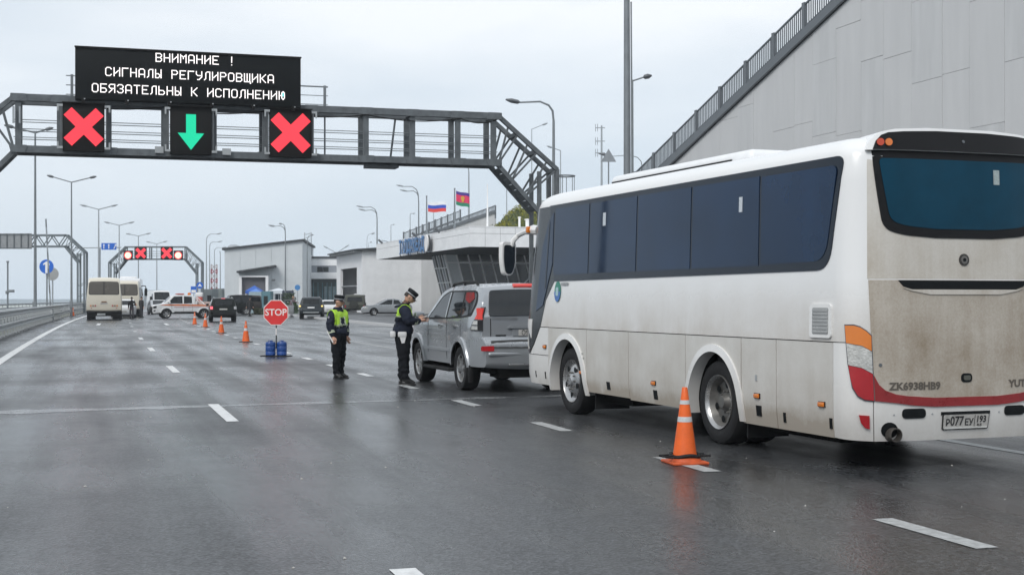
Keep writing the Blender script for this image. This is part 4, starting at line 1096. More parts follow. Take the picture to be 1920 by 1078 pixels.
# ------------------------------------------------------------------ flags
def flag(label, px, Y, ptop, x1, fy0, fy1, bands, droop, emblem=False):
    g = thing('flag', label, 'flag', (PX(px, Y), Y, 0)); zr = zt_ + .02
    MB().tube([(0, 0, zr), (0, 0, PZ(ptop, Y))], [.09, .055], 8).lathe([(.18, zr), (.18, zr + .04)], 10).build('pole', POLE, g)
    MB().lathe([(.0, .12), (.08, .06), (.08, 0), (0, -.02)], 8, mat=Matrix.Translation((0, 0, PZ(ptop, Y)))).build('finial', POLE, g)
    L = PX(x1, Y) - PX(px, Y) - .15; zt, zb2 = PZ(fy0, Y), PZ(fy1, Y); H2 = zt - zb2
    def P(u, v): return (.12 + L * u, .16 * math.sin(u * 6.0 + v) * (0.3 + u), zb2 + H2 * v - droop * u ** 1.4 - .05 * math.sin(u * 5))
    v0 = 0
    for col_, fr in bands:
        mb = MB(); vs = []; n = 14
        for i in range(n + 1):
            for j in range(3): vs.append(P(i / n, v0 + fr * j / 2))
        fs = [(i * 3 + j, (i + 1) * 3 + j, (i + 1) * 3 + j + 1, i * 3 + j + 1) for i in range(n) for j in range(2)]
        mb.add(vs, fs, 0, True).build('stripe', col_, g); v0 += fr
    if emblem:
        mb = MB(); vs = [P(.5 + .13 * math.cos(t) * (1 + .25 * math.sin(3 * t)), .52 + .22 * math.sin(t)) for t in [i * .3927 for i in range(16)]]
        mb.add([(x, y - .05, z) for x, y, z in vs], [tuple(range(16))]).build('emblem', M('flag_gold', (0.55, 0.33, 0.05), 0.7), g)
    return g
F_ = lambda n, c: M(n, c, 0.75, var=0.08)
flag('white blue and red striped flag flying above the canopy', 800, 126, 369, 837, 378, 397, ((F_('flag_red', (0.62, 0.06, 0.05)), .34), (F_('flag_blue', (0.03, 0.08, 0.42)), .33), (F_('flag_white', (0.72, 0.74, 0.76)), .33)), 0.05)
flag('blue crimson and green flag with a gold emblem above the canopy', 852.5, 118, 355, 881, 358, 384, ((F_('flag_green', (0.02, 0.20, 0.11)), .26), (F_('flag_crimson', (0.62, 0.03, 0.10)), .52), (F_('flag_navy', (0.06, 0.03, 0.22)), .22)), 0.30, True)
for px, Y, pt, lab in ((914, 112, 345, 'slender white pole rising from the canopy roof before the parapet'),):
    m = thing('flagpole', lab, 'flagpole', (PX(px, Y), Y, 0)); MB().tube([(0, 0, zt_ + .02), (0, 0, PZ(pt, Y))], [.09, .04], 8).build('pole', WHITE, m)
for px, pt, lab in ((974, 409, 'short white vent post on the canopy roof in front of the green bank'), (989, 413, 'stubby white vent on the canopy roof nearest the bus mirror')):
    m = thing('roof_vent', lab, 'vent', (PX(px, 112), 112, zt_ + .02)); hh = PZ(pt, 112) - zt_
    MB().tube([(0, 0, 0), (0, 0, hh)], .09 if px < 980 else .16, 8).build('pipe', WHITE, m)
    MB().lathe([(.14 if px < 980 else .25, 0), (.14 if px < 980 else .25, .06), (0, .1)], 10, mat=Matrix.Translation((0, 0, hh))).build('cap', WHITE, m)
# ------------------------------------------------------------------ the big bus
BW_, BD_ = (0.74, 0.745, 0.745), (0.30, 0.245, 0.185)
BUSW = grime('bus_white', BW_, (0.36, 0.315, 0.255), 1.0, 1.9, 0.85, streak=3.0, floor=0.04)
BUSP = grime('bus_panel', (0.66, 0.66, 0.64), (0.31, 0.27, 0.22), 0.1, 1.7, 0.9, streak=2.5, floor=0.35, edge=.30)
BUSR = grime('bus_rear_paint', (0.66, 0.65, 0.62), (.30, .245, .175), 0.6, 3.2, 1.0, streak=6.0, floor=0.40, rough=0.4, speck=0.3)
BUSH = grime('bus_hatch_paint', (0.56, 0.53, 0.48), (0.25, 0.20, 0.145), 0.2, 3.2, 1.0, streak=7.0, floor=0.7, rough=0.45, speck=0.4)
BUSL = grime('bus_low_paint', (0.70, 0.70, 0.69), (0.30, 0.26, 0.21), 0.05, 1.0, 0.7, streak=4.0, floor=0.15)
BAND = M('bus_band', (0.003, 0.006, 0.012), 0.12, var=0.1, spec=.36, tint=(.7, .8, .95))
PANE = M('bus_pane', (0.003, 0.014, 0.040), 0.04, var=0.45, scale=.9, spec=.42, tint=(.34, .58, .95), bump=.012, bscale=1.5)
PANER = M('bus_rear_pane', (0.003, 0.030, 0.055), 0.05, var=0.35, scale=1.2, spec=.34, tint=(.3, .72, 1.0), bump=.03, bscale=2.0)
WRAP = M('bus_front_wrap', (0.02, 0.024, 0.028), 0.2, var=0.1)
SPOIL = M('bus_spoiler', (0.006, 0.006, 0.007), 0.35, var=0.15, spec=.2)
AMBER = M('amber_lens', (0.62, 0.17, 0.012), 0.15, var=0.08, coat=.5)
REDL = M('red_lens', (0.36, 0.012, 0.018), 0.15, var=0.12, coat=.5)
REDS = M('red_stripe', (0.23, 0.016, 0.018), 0.3, var=0.2, scale=5)
CLEAR = M('clear_lens', (0.50, 0.50, 0.48), 0.2, 0.2, var=0.25, scale=14, bump=.4, bscale=40, coat=.5)
DARKT = M('dark_letter', (0.10, 0.085, 0.07), 0.5)
PLATE = M('number_plate', (0.40, 0.39, 0.37), 0.55, var=0.2, scale=14)
PLATET = M('plate_black', (0.02, 0.02, 0.02), 0.5)
CHROME = M('wheel_silver', (0.42, 0.42, 0.42), 0.28, 0.85, var=0.15, scale=6)
CHROMED = M('wheel_dull', (0.13, 0.127, 0.12), 0.45, 0.4, var=0.25, scale=8)
STICK = M('sticker_pale', (0.50, 0.54, 0.58), 0.5, var=0.2, scale=40)

R0 = Vector((3.116, 12.83, 0)); BU = Vector((-0.3466, 0.938, 0)).normalized()
bus = thing('coach_bus', 'large dirty white coach bus with dark windows, seen from its rear left corner', 'bus', R0, math.atan2(BU.y, BU.x))
XR, AR, NR, XF, AF, NF, HWB = .25, .36, 3.2, 7.95, 1.0, 2.8, 1.225
_o = []
for i in range(65):
    t = math.pi * i / 64; c, s = math.cos(t), math.sin(t)
    _o.append((XR - AR * abs(s) ** (2 / NR), -HWB + HWB * math.copysign(abs(c) ** (2 / NR), c)))
for i in range(65):
    t = math.pi * i / 64; c, s = math.cos(t), math.sin(t)
    _o.append((XF + AF * abs(s) ** (2 / NF), -HWB - HWB * math.copysign(abs(c) ** (2 / NF), c)))
_o.append(_o[0])
_cum = [0.0]
for a, b in zip(_o, _o[1:]): _cum.append(_cum[-1] + math.dist(a, b))
PER = _cum[-1]
def bout(u):
    d = (-u) % PER
    lo, hi = 0, len(_cum) - 1
    while hi - lo > 1:
        m_ = (lo + hi) // 2
        if _cum[m_] <= d: lo = m_
        else: hi = m_
    a, b = _o[lo], _o[hi]; t = (d - _cum[lo]) / max(1e-9, _cum[hi] - _cum[lo])
    def nrm(k):
        p, q = _o[max(k - 1, 0)], _o[min(k + 1, len(_o) - 1)]
        if k in (0, len(_o) - 1): p, q = _o[-2], _o[1]
        v = Vector((q[0] - p[0], q[1] - p[1])).normalized(); return Vector((-v.y, v.x)) * -1
    n = nrm(lo).lerp(nrm(hi), t).normalized()
    return a[0] + (b[0] - a[0]) * t, a[1] + (b[1] - a[1]) * t, n
# orient normals outward
_x, _y, _n = bout(3.0)
_sg = 1 if _n.y > 0 else -1
ZI = [(0.0, .07), (0.26, .05), (0.34, .03), (0.5, .005), (1.2, 0.0), (2.93, .05), (3.0, .075), (3.06, .125), (3.10, .19), (3.13, .28), (3.16, .45), (3.18, .75), (3.19, 1.05)]
def binset(z):
    for (z0, a), (z1, b) in zip(ZI, ZI[1:]):
        if z <= z1: return a + (b - a) * max(0, (z - z0)) / (z1 - z0)
    return ZI[-1][1]
def lean(z):
    if z < 1.2: return .06 * max(0, .8 - z)
    return .30 * (max(0, z - 1.2) / 0.9) ** 1.15 * .8
def bsurf(u, z, off=0.0, ins=None):
    x, y, n = bout(u); n = n * _sg
    d = binset(z) if ins is None else ins
    yy = -HWB + (y + HWB) * (1 - d / HWB); xx = 4.4 + (x - 4.4) * (1 - d / 4.5)
    t = max(0, min(1, (x - 6.9) / 2.05)); xx -= lean(z) * t * t
    return Vector((xx + n.x * off, yy + n.y * off, z))
def US(x): return x - XR                         # along the left side
def UQ(q):
    """outline place for a rear feature measured q to the right of the left side plane"""
    best = None
    for i in range(65):
        x, y = _o[i]; qq = -y - .79 * x if x < XR else 0
        e = abs(qq - q)
        if best is None or e < best[0]: best = (e, i, qq)
    i = best[1]
    for j in (i - 1, i):
        if 0 <= j < 64:
            qa, qb = -_o[j][1] - .79 * _o[j][0], -_o[j + 1][1] - .79 * _o[j + 1][0]
            if min(qa, qb) <= q <= max(qa, qb): return -(_cum[j] + (_cum[j + 1] - _cum[j]) * (q - qa) / (qb - qa))
    return -_cum[i]
REND = _cum[64]                                    # length of the rear curve
UMIR = lambda u: -REND - u                         # mirror left <-> right
def msurf(u, z, off=0.0): return bsurf(UMIR(u), z, off)
rear_cuts = [-REND * i / 44 for i in range(45)]
fr_u0 = PER - _cum[128] + 0                       # not used for the left side
side_cuts = [i * .3 for i in range(0, 26)] + [7.7 + .07 * i for i in range(1, 40)]
allcuts = sorted(rear_cuts + side_cuts)
# shell above the belt
ring_u = sorted(set([-PER * i / 220 for i in range(220)]))
zl_ = [1.195, 1.5, 1.9, 2.3, 2.7, 2.93, 2.97, 3.0, 3.03, 3.06, 3.08, 3.10, 3.115, 3.13, 3.16, 3.18, 3.19]
mb = MB(); vs = [bsurf(u, z) for z in zl_ for u in ring_u]; n = len(ring_u)
fs = [(k * n + i, k * n + (i + 1) % n, (k + 1) * n + (i + 1) % n, (k + 1) * n + i) for k in range(len(zl_) - 1) for i in range(n)]
fs.append(tuple((len(zl_) - 1) * n + i for i in range(n)))
mb.add(vs, fs, 0, True).build('body', BUSW, bus)
MB().box(.5, 7.3, -2.0, -.45, .32, 1.15).box(.12, 2.0, -2.2, -.25, .30, 1.18).box(3.3, 6.05, -2.25, -.2, .36, 1.18).box(7.5, 8.3, -2.1, -.35, .36, 1.18).build('chassis', UNDER, bus)
MB().box(.15, 8.2, -2.32, -.12, 1.05, 1.19).build('floor_pan', UNDER, bus)
for q_ in ((5.2, 6.2, -.9, -.25, .22, .36), (.6, 1.9, -1.0, -.3, .2, .33), (3.4, 5.0, -1.9, -.6, .24, .36)): MB().box(*q_).build('underbody_tank', UNDER, bus)
for xm in (2.05, 6.08): MB().box(xm, xm + .02, -.62, -.12, .12, .5).build('mud_flap', RUBBER, bus)

def both(name, poly, mat, off=0.0, thick=.02, **k):
    a = patch(name, poly, bsurf, mat, bus, off, thick, **k); patch(name, poly, msurf, mat, bus, off, thick, **k); return a
def arch(x0, x1, xc, rx, zt, zbot, ztop=1.185):
    pts = [(US(x0), zbot)]
    if x1 > xc + rx: pts = [(US(x1), zbot)]
    a = [(US(xc + rx * math.cos(R(t))), .28 + (zt - .28) * math.sin(R(t)) ** .9 if 0 < t < 180 else zbot) for t in range(0, 181, 9)]
    return [(US(x1), zbot)] + a + [(US(x0), zbot), (US(x0), ztop), (US(x1), ztop)]
low = lambda x: .275 + max(0, x - 1.9) * .022
G_ = .007
pan = dict(thick=.05, cu=.3, cv=.15)
both('side_panel', rect(US(.262), US(1.28) - G_, .285, 1.185), BUSP, **pan)
both('side_panel', rect(US(1.28) + G_, US(1.985) - G_, .285, 1.185), BUSP, **pan)
both('wheel_panel', arch(1.99 + G_, 3.261 - G_, 2.60, .60, 1.03, .30), BUSP, **pan)
both('side_panel', rect(US(3.261) + G_, US(4.80) - G_, .335, 1.185), BUSP, **pan)
both('side_panel', rect(US(4.80) + G_, US(6.115) - G_, .355, 1.185), BUSP, **pan)
both('wheel_panel', arch(6.115 + G_, 7.50, 6.80, .62, 1.05, .37), BUSP, **pan)
for u_, zz_ in ((2.6, 1.03), (6.8, 1.05)):          # arch lips
    rx = .60 if u_ < 4 else .62; nm = 'arch_lip'
    a0 = [(US(u_ + (rx + .075) * math.cos(R(t))), .28 + (zz_ + .07 - .28) * max(0, math.sin(R(t))) ** .9 + (.02 if t in (0, 180) else 0)) for t in range(0, 181, 6)]
    a1 = [(US(u_ + (rx - .01) * math.cos(R(t))), .28 + (zz_ - .01 - .28) * max(0, math.sin(R(t))) ** .9 + (.02 if t in (0, 180) else 0)) for t in range(180, -1, -6)]
    for fn in (bsurf, msurf):
        vs = [fn(a, max(z, .3), .022) for a, z in a0] + [fn(a, max(z, .3), .03) for a, z in a1[::-1]]; n = len(a0)
        back = [fn(a, max(z, .3), -.0) for a, z in a0]; inn = [fn(a, max(z, .3), -.12) for a, z in a1[::-1]]
        mb = MB(); mb.add(vs + back + inn, [(i, i + 1, n + i + 1, n + i) for i in range(n - 1)] + [(2 * n + i, 2 * n + i + 1, i + 1, i) for i in range(n - 1)] + [(n + i, n + i + 1, 3 * n + i + 1, 3 * n + i) for i in range(n - 1)], 0, True)
        mb.build(nm, BUSL, bus)
UF = US(7.505)
# front lower corner panel, dark front wrap and windscreen go round the nose
nose_end = 7.7 + (PER - _cum[128] if False else 0)
FL = _cum[129] - _cum[65]                          # length of the front curve
UC = 7.7 + FL / 2                                  # nose centre
patch('front_bumper', [(UF, .36), (UC * 2 - UF, .36), (UC * 2 - UF, .78), (UF, .78)], bsurf, BUSL, bus, 0.0, .05, cu=[UF + i * .08 for i in range(80)], cv=.12)
both('corner_panel', [(UF, .79), (US(8.25), .79), (US(8.05), .93), (US(7.80), 1.185), (UF, 1.185)], BUSL, thick=.04, cu=.1, cv=.1)
wrap = [(US(7.30), 1.86), (US(7.62), 1.58), (US(7.79), 1.20), (US(8.06), .94), (US(8.30), .80)]
wp = wrap + [(2 * UC - a, z) for a, z in wrap[::-1]]
wp += [(2 * UC - US(7.45), 2.92), (US(7.45), 2.92)]
patch('front_wrap', wp, bsurf, WRAP, bus, .006, .06, cu=[US(7.3) + i * .09 for i in range(60)], cv=.12)
patch('windscreen', rounded([(UC - 1.25, 1.25), (UC + 1.25, 1.25), (UC + 1.15, 2.75), (UC - 1.15, 2.75)], .12), bsurf, PANE, bus, .014, .02, cu=[UC - 1.3 + i * .08 for i in range(33)], cv=.15)
for sg, fn in ((1, bsurf), (-1, msurf)):
    patch('headlight', rounded([(US(8.30), .84), (US(8.75), .84), (US(8.8), 1.16), (US(8.62), 1.2)], .06), fn, CLEAR, bus, .014, .03, cu=.08, cv=.08)
# side glazing
bandp = rounded([(US(.11), 2.945), (US(.33), 1.87), (US(7.32), 1.845), (US(7.62), 2.93)], [.10, .22, 0, 0], 6)
both('window_band', bandp, BAND, off=.008, thick=.03, cu=.3, cv=.2)
xs = [(.20, 1.59), (1.64, 3.12), (3.17, 4.57), (4.62, 6.06), (6.11, 7.34)]
for i, (a, b) in enumerate(xs):
    if i == 0: p = rounded([(US(a), 2.86), (US(a + .19), 1.96), (US(b), 1.95), (US(b), 2.86)], [.09, .2, .02, .02], 5)
    else: p = rect(US(a), US(b), 1.94, 2.87)
    both('window', p, PANE, off=.013, thick=.01, cu=.3, cv=.2)
both('window', [(US(7.40), 2.1), (US(7.72), 1.50), (US(7.98), 1.42), (US(7.86), 2.35), (US(7.62), 2.72), (US(7.42), 2.82)], PANE, off=.014, thick=.01, cu=.08, cv=.12)
both('window_bar', [(US(7.62), 1.75), (US(7.66), 1.75), (US(7.60), 2.70), (US(7.56), 2.70)], BAND, off=.018, thick=.006, cu=.08, cv=.15)
both('door_trim', [(US(8.16), 1.02), (US(8.42), 1.22), (US(8.42), 1.30), (US(8.12), 1.30)], BUSL, off=.014, thick=.02, cu=.06, cv=.06)
for x, z, w, h in ((1.98, 2.52, .07, .16), (5.55, 2.55, .09, .17)): patch('sticker', rect(US(x), US(x + w), z, z + h), bsurf, STICK, bus, .018, .003)
# small fittings on the flank
for x, z in ((1.65, .594), (.444, .592), (4.08, .588), (6.28, .607), (7.62, .91)):
    p = MB().bbox(-.05, .05, -.012, .022, -.022, .022, .008).build('side_marker', AMBER, bus); p.location = bsurf(US(x), z, .005)
    q = MB().box(-.055, .055, -.012, .006, -.027, .027).build('marker_base', BLACK, p)
for x, z, w, h in ((1.63, .44, .05, .055), (4.05, .449, .05, .055), (5.42, .477, .05, .05), (6.28, .434, .02, .05), (1.13, .41, .022, .05), (.30, .42, .022, .05), (7.62, .50, .018, .05), (8.0, .50, .016, .045), (6.25, .80, .05, .012), (6.3, .86, .07, .008)):
    patch('latch', rect(US(x) - w, US(x) + w, z - h, z + h), bsurf, BLACK if z < .6 else M('label_grey', (.3, .3, .29), .6), bus, .006, .02)
patch('key_plate', rect(US(1.655), US(1.69), .75, .81), bsurf, STEEL, bus, .008, .02)
patch('air_vent', rounded(rect(US(.27), US(.64), 1.228, 1.55), .04), bsurf, BUSL, bus, .022, .03)
patch('air_vent_grille', rounded(rect(US(.31), US(.58), 1.262, 1.515), .02), bsurf, M('vent_grey', (.32, .33, .33), .5), bus, .026, .01)
for i in range(7): patch('vent_slat', rect(US(.315), US(.575), 1.275 + .034 * i, 1.295 + .034 * i), bsurf, M('vent_grey', (.32, .33, .33), .5), bus, .032, .006)
fm = lambda cx, cz: (lambda x, y, off: bsurf(US(cx) - x, cz + y, off))
patch('emblem', ell(US(7.16), 1.70, .115, .145, 24), bsurf, M('emblem_green', (.03, .21, .15), .4), bus, .012, .004)
patch('emblem_half', ell(US(7.16), 1.70, .113, .143, 14, 180, 360), bsurf, M('emblem_blue', (.05, .15, .42), .4), bus, .0165, .003)
patch('emblem_figure', rounded(rect(US(7.11), US(7.21), 1.64, 1.76), .03), bsurf, M('emblem_pale', (.35, .52, .55), .4), bus, .021, .003)
patch('grey_emblem_strip', rounded(rect(US(6.78), US(7.04), 1.785, 1.825), .015), bsurf, M('grey_letter', (.28, .29, .30), .5, var=.4, scale=40), bus, .012, .003)
# rear: panels, glass, lights
def rp(pts): return [(UQ(q), z) for q, z in pts]
def rmap(qc, zc): 
    uc = UQ(qc); return lambda x, y, off: bsurf(uc - x, zc + y, off)
rk = dict(cu=rear_cuts, cv=.12)
def sym(pts, c=1.31): return pts + [(2 * c - q, z) for q, z in pts[::-1]]
rear_low = [(-.245, .30), (0, .30)]
UL, UR_ = 0.005, -REND - .005
patch('rear_quarter', [(UL, .29), (UQ(.268), .27), (UQ(.268), .885), (UQ(.20), 1.187), (UL, 1.187)], bsurf, BUSL, bus, 0, .05, **rk)
patch('rear_quarter', [(UMIR(a), z) for a, z in [(UL, .29), (UQ(.268), .27), (UQ(.268), .885), (UQ(.20), 1.187), (UL, 1.187)]], bsurf, BUSL, bus, 0, .05, **rk)
c_ = -REND / 2
def rsym(pts): return pts + [(UMIR(a), z) for a, z in pts[::-1]]
patch('rear_bumper', rsym([(UQ(.278), .27), (UQ(.278), .655), (UQ(.45), .66), (UQ(.62), .628), (UQ(.95), .60)]), bsurf, BUSL, bus, 0.004, .05, **rk)
hatch = rsym([(UQ(.283), .66), (UQ(.268), .91), (UQ(.212), 1.775)])
patch('engine_hatch', hatch, bsurf, BUSH, bus, .012, .03, **rk)
patch('rear_panel', rsym([(UQ(.20), 1.786), (UQ(.19), 3.0)]), bsurf, BUSR, bus, .003, .01, **rk)
win = rounded(rsym([(UQ(.98), 2.17), (UQ(.60), 2.195), (UQ(.375), 2.25), (UQ(.30), 2.60), (UQ(.235), 2.985)]), [0, .1, .30, .15, 0, 0, .15, .30, .1, 0], 7)
patch('rear_window_frame', win, bsurf, SPOIL, bus, .012, .03, **rk)
win = rounded(rsym([(UQ(.98), 2.255), (UQ(.64), 2.28), (UQ(.455), 2.325), (UQ(.385), 2.62), (UQ(.32), 2.91)]), [0, .1, .26, .15, .05, .05, .15, .26, .1, 0], 7)
patch('rear_window', win, bsurf, PANER, bus, .018, .01, **rk)
patch('sticker', rect(UQ(1.665), UQ(1.735), 2.69, 2.83), bsurf, M('sticker_note', (.32, .38, .38), .5, var=.3, scale=60), bus, .024, .003)
sp_map = lambda u, z, off: bsurf(u, z, off, ins=.05 + max(0, z - 2.98) * .25)
tops = [(.30, 3.105), (.36, 3.145), (.5, 3.165), (.9, 3.185), (1.31 - .02, 3.19)]
patch('roof_fairing', rsym([(UQ(.17), 2.985), (UQ(.20), 3.06), (UQ(.27), 3.125), (UQ(.36), 3.165), (UQ(.5), 3.19), (UQ(.9), 3.21)]), sp_map, BUSW, bus, .03, .55, **rk)
patch('spoiler_panel', rsym([(UQ(.245), 2.99), (UQ(.275), 3.07), (UQ(.34), 3.13), (UQ(.42), 3.155), (UQ(.6), 3.168), (UQ(1.0), 3.182)]), sp_map, SPOIL, bus, .042, .02, **rk)
for q, m_ in ((.325, M('spoiler_lamp_red', (.45, .05, .02), .25)), (.42, M('spoiler_lamp_amber', (.60, .16, .03), .25)), (2.2, REDL), (2.29, AMBER)):
    patch('marker_lamp', ell(UQ(q), 3.06, .036, .036, 16), sp_map, m_, bus, .055, .02)
patch('camera_dot', ell(UQ(1.31), 3.09, .015, .015, 10), sp_map, STEEL_D, bus, .05, .01)
patch('hatch_slot', [(UQ(.54), 1.772), (UQ(.60), 1.715), (UQ(.70), 1.688)] + [(UMIR(UQ(.70)), 1.688), (UMIR(UQ(.60)), 1.715), (UMIR(UQ(.54)), 1.772)], bsurf, BLACK, bus, .016, .01, **rk)
patch('hatch_slot_lip', [(UQ(.60), 1.700), (UQ(.70), 1.672), (UQ(.9), 1.64)] + [(UMIR(UQ(.9)), 1.64), (UMIR(UQ(.70)), 1.672), (UMIR(UQ(.60)), 1.700), (UMIR(UQ(.70)), 1.686), (UQ(.70), 1.686)], bsurf, BUSR, bus, .022, .012, **rk)
patch('round_badge', ell(UQ(1.305), 1.968, .058, .058, 24), bsurf, M('badge_rim', (.06, .055, .05), .35, .6), bus, .010, .02)
patch('badge_ring', ell(UQ(1.305), 1.968, .038, .038, 20), bsurf, M('badge_mid', (.16, .15, .14), .35, .5), bus, .0145, .006)
patch('badge_centre', ell(UQ(1.305), 1.968, .017, .017, 12), bsurf, BLACK, bus, .020, .006)
stripe = [(UQ(.272), .888), (UQ(.33), .80), (UQ(.40), .748), (UQ(.52), .710), (UQ(.66), .692), (UQ(.95), .672)]
bot = [(UQ(.95), .588), (UQ(.7), .606), (UQ(.5), .632), (UQ(.286), .652)]
patch('red_stripe', stripe + [(UMIR(a), z) for a, z in stripe[::-1]] + [(UMIR(a), z) for a, z in bot[::-1]] + bot, bsurf, REDS, bus, .020, .012, **rk)
tl = [(.012, 1.352), (.05, 1.352), (.12, 1.335), (.19, 1.298), (.24, 1.255)]
def lens(nm, pts, mat): 
    pl = rp(pts)
    patch(nm, pl, bsurf, mat, bus, .022, .03, **rk); patch(nm, [(UMIR(a), z) for a, z in pl], bsurf, mat, bus, .022, .03, **rk)
housing = rp([(-.055, 1.36), (.05, 1.362), (.12, 1.345), (.19, 1.308), (.25, 1.262), (.262, 1.05), (.282, .645), (.17, .655), (.09, .69), (.03, .77), (-.02, 1.0)])
patch('tail_lamp_housing', housing, bsurf, M('lamp_housing', (.05, .055, .07), .3), bus, .014, .02, **rk)
patch('tail_lamp_housing', [(UMIR(a), z) for a, z in housing], bsurf, M('lamp_housing', (.05, .055, .07), .3), bus, .014, .02, **rk)
lens('indicator_lens', [(-.045, 1.350), (.05, 1.350), (.12, 1.333), (.19, 1.296), (.242, 1.252), (.246, 1.115), (.14, 1.165), (-.03, 1.19)], AMBER)
lens('reversing_lens', [(-.028, 1.185), (.14, 1.160), (.247, 1.110), (.258, .905), (.14, .960), (-.008, .985)], CLEAR)
lens('brake_lens', [(-.006, .980), (.14, .955), (.259, .900), (.272, .655), (.17, .665), (.098, .70), (.042, .775), (.01, .88)], REDL)
lens('reflector', [(.105, .522), (.222, .515), (.222, .388), (.17, .40), (.125, .45)], REDL)
patch('tow_slot', rounded(rect(UQ(.59), UQ(.855), .482, .575), .045, 5), bsurf, BLACK, bus, .010, .01, **rk)
patch('tow_slot', rounded(rect(UMIR(UQ(.59)), UMIR(UQ(.855)), .482, .575), .045, 5), bsurf, BLACK, bus, .010, .01, **rk)
patch('hatch_lock', rounded(rect(UQ(1.25), UQ(1.375), .81, .895), .04, 5), bsurf, BLACK, bus, .018, .01)
patch('hatch_lock_plate', rounded(rect(UQ(1.275), UQ(1.355), .83, .875), .02, 4), bsurf, M('lock_grey', (.12, .12, .10), .4, .5), bus, .0225, .006)
patch('hatch_pin', ell(UQ(.345), .985, .016, .016, 10), bsurf, STEEL_D, bus, .018, .01)
for q in (.50, .93, 1.70): patch('screw_cap', ell(UQ(q), .52, .008, .008, 8), bsurf, STEEL, bus, .009, .01)
text_on('model_lettering', 'ZK6938HB9', .095, rmap(.735, .782), DARKT, bus, .017, 1.12, .004)
text_on('maker_lettering', 'YUTONG', .095, rmap(2.02, .785), DARKT, bus, .017, 1.12, .004)
# plate
patch('plate_shadow_gap', rect(UQ(1.03), UQ(1.59), .505, .535), bsurf, BLACK, bus, .012, .02)
pl_ = patch('number_plate', rounded(rect(UQ(1.045), UQ(1.582), .362, .512), .02), bsurf, PLATET, bus, .014, .02)
patch('plate_face', rounded(rect(UQ(1.055), UQ(1.572), .372, .505), .016), bsurf, PLATE, pl_, .018, .006)
patch('plate_strip', rect(UQ(1.065), UQ(1.565), .372, .386), bsurf, M('plate_strip', (.6, .6, .58), .5), pl_, .0225, .004)
text_on('plate_text', 'Р', .088, rmap(1.10, .430), PLATET, pl_, .0215, .9, .002)
text_on('plate_text', '077', .125, rmap(1.205, .442), PLATET, pl_, .0215, .82, .002)
text_on('plate_text', 'ЕУ', .088, rmap(1.345, .430), PLATET, pl_, .0215, .95, .002)
text_on('plate_text', '193', .088, rmap(1.485, .455), PLATET, pl_, .0215, .92, .002)
patch('plate_divider', rect(UQ(1.408), UQ(1.413), .39, .50), bsurf, PLATET, pl_, .0215, .002)
text_on('plate_text', 'RUS', .034, rmap(1.47, .402), PLATET, pl_, .0215, .95, .001)
# exhaust
patch('exhaust_notch', ell(UQ(.45), .375, .085, .075, 18), bsurf, BLACK, bus, .010, .02)
ex = bsurf(UQ(.475), .345)
xm = Matrix.Translation((ex.x + .12, ex.y, .335)) @ Matrix.Rotation(R(-90), 4, 'Y')
MB().lathe([(.058, 0), (.066, .1), (.066, .20), (.058, .20), (.052, .05), (0, .05)], 20, mat=xm).build('exhaust_pipe', M('exhaust_metal', (.11, .10, .09), .5, .6, var=.3), bus)
# roof units
MB().bbox(2.7, 6.5, -1.9, -.52, 3.10, 3.285, .085, 5).build('roof_unit', M('bus_roof_white', (.74, .75, .76), .35, var=.04), bus)
MB().box(3.1, 6.4, -.525, -.50, 3.165, 3.195).build('roof_unit_shadow', BLACKB, bus)  # black bar standing in for the shadow line below the roof unit
MB().bbox(1.15, 1.75, -1.5, -.95, 3.17, 3.25, .03, 3).build('roof_hatch', M('bus_roof_white', (.74, .75, .76), .35), bus)
# wheels
def bus_wheel(x, y, sgn, front):
    w = bpy.data.objects.new('wheel', None); COL.objects.link(w); w.parent = bus; w.location = (x, y, .463); 
    Mx = Matrix.Rotation(R(-90 * sgn), 4, 'X')
    t = [(.285, -.13), (.40, -.15), (.445, -.13), (.463, -.09), (.463, .09), (.445, .125), (.41, .14), (.34, .14), (.30, .125), (.285, .10)]
    MB().lathe(t + [t[0]], 40, mat=Mx).build('tyre', RUBBER, w)
    if front: pr = [(.0, .155), (.05, .155), (.075, .135), (.13, .125), (.19, .115), (.235, .085), (.27, .10), (.295, .135), (.30, .12), (.285, .05), (0.0, .0)]
    else: pr = [(0, .10), (.065, .10), (.08, .06), (.10, .03), (.15, .02), (.20, .035), (.232, .03), (.255, .08), (.285, .13), (.30, .138), (.30, .11), (.28, .0), (0, -.05)]
    rim = MB().lathe(pr, 40, mat=Mx).build('rim', CHROME if front else CHROMED, w)
    hole = MB()
    for k in range(6 if not front else 5):
        a = 2 * math.pi * k / (6 if not front else 5) + .3
        c = Vector((math.cos(a) * .195, math.sin(a) * .195, .046 if not front else .122))
        hole.add([Mx @ (c + Vector((math.cos(b) * .040, math.sin(b) * .040, .004))) for b in [i * .524 for i in range(12)]], [tuple(range(12))])
    hole.build('rim_hole', BLACK, w)
    if not front:
        MB().lathe([(.262, .09), (.287, .138), (.297, .143), (.30, .135)], 40, mat=Mx, cap=False).build('rim_lip', CHROME, w)
    nut = MB()
    for k in range(10):
        a = 2 * math.pi * k / 10
        nut.lathe([(.013, 0), (.013, .03), (0, .035)], 6, mat=Mx @ Matrix.Translation((math.cos(a) * .12, math.sin(a) * .12, .02 if not front else .12)))
    tag(nut.build('wheel_nuts', CHROMED, w), kind='stuff')
for y, sgn in ((-.20, 1), (-2.25, -1)):
    bus_wheel(2.60, y, sgn, False); bus_wheel(6.80, y, sgn, True)
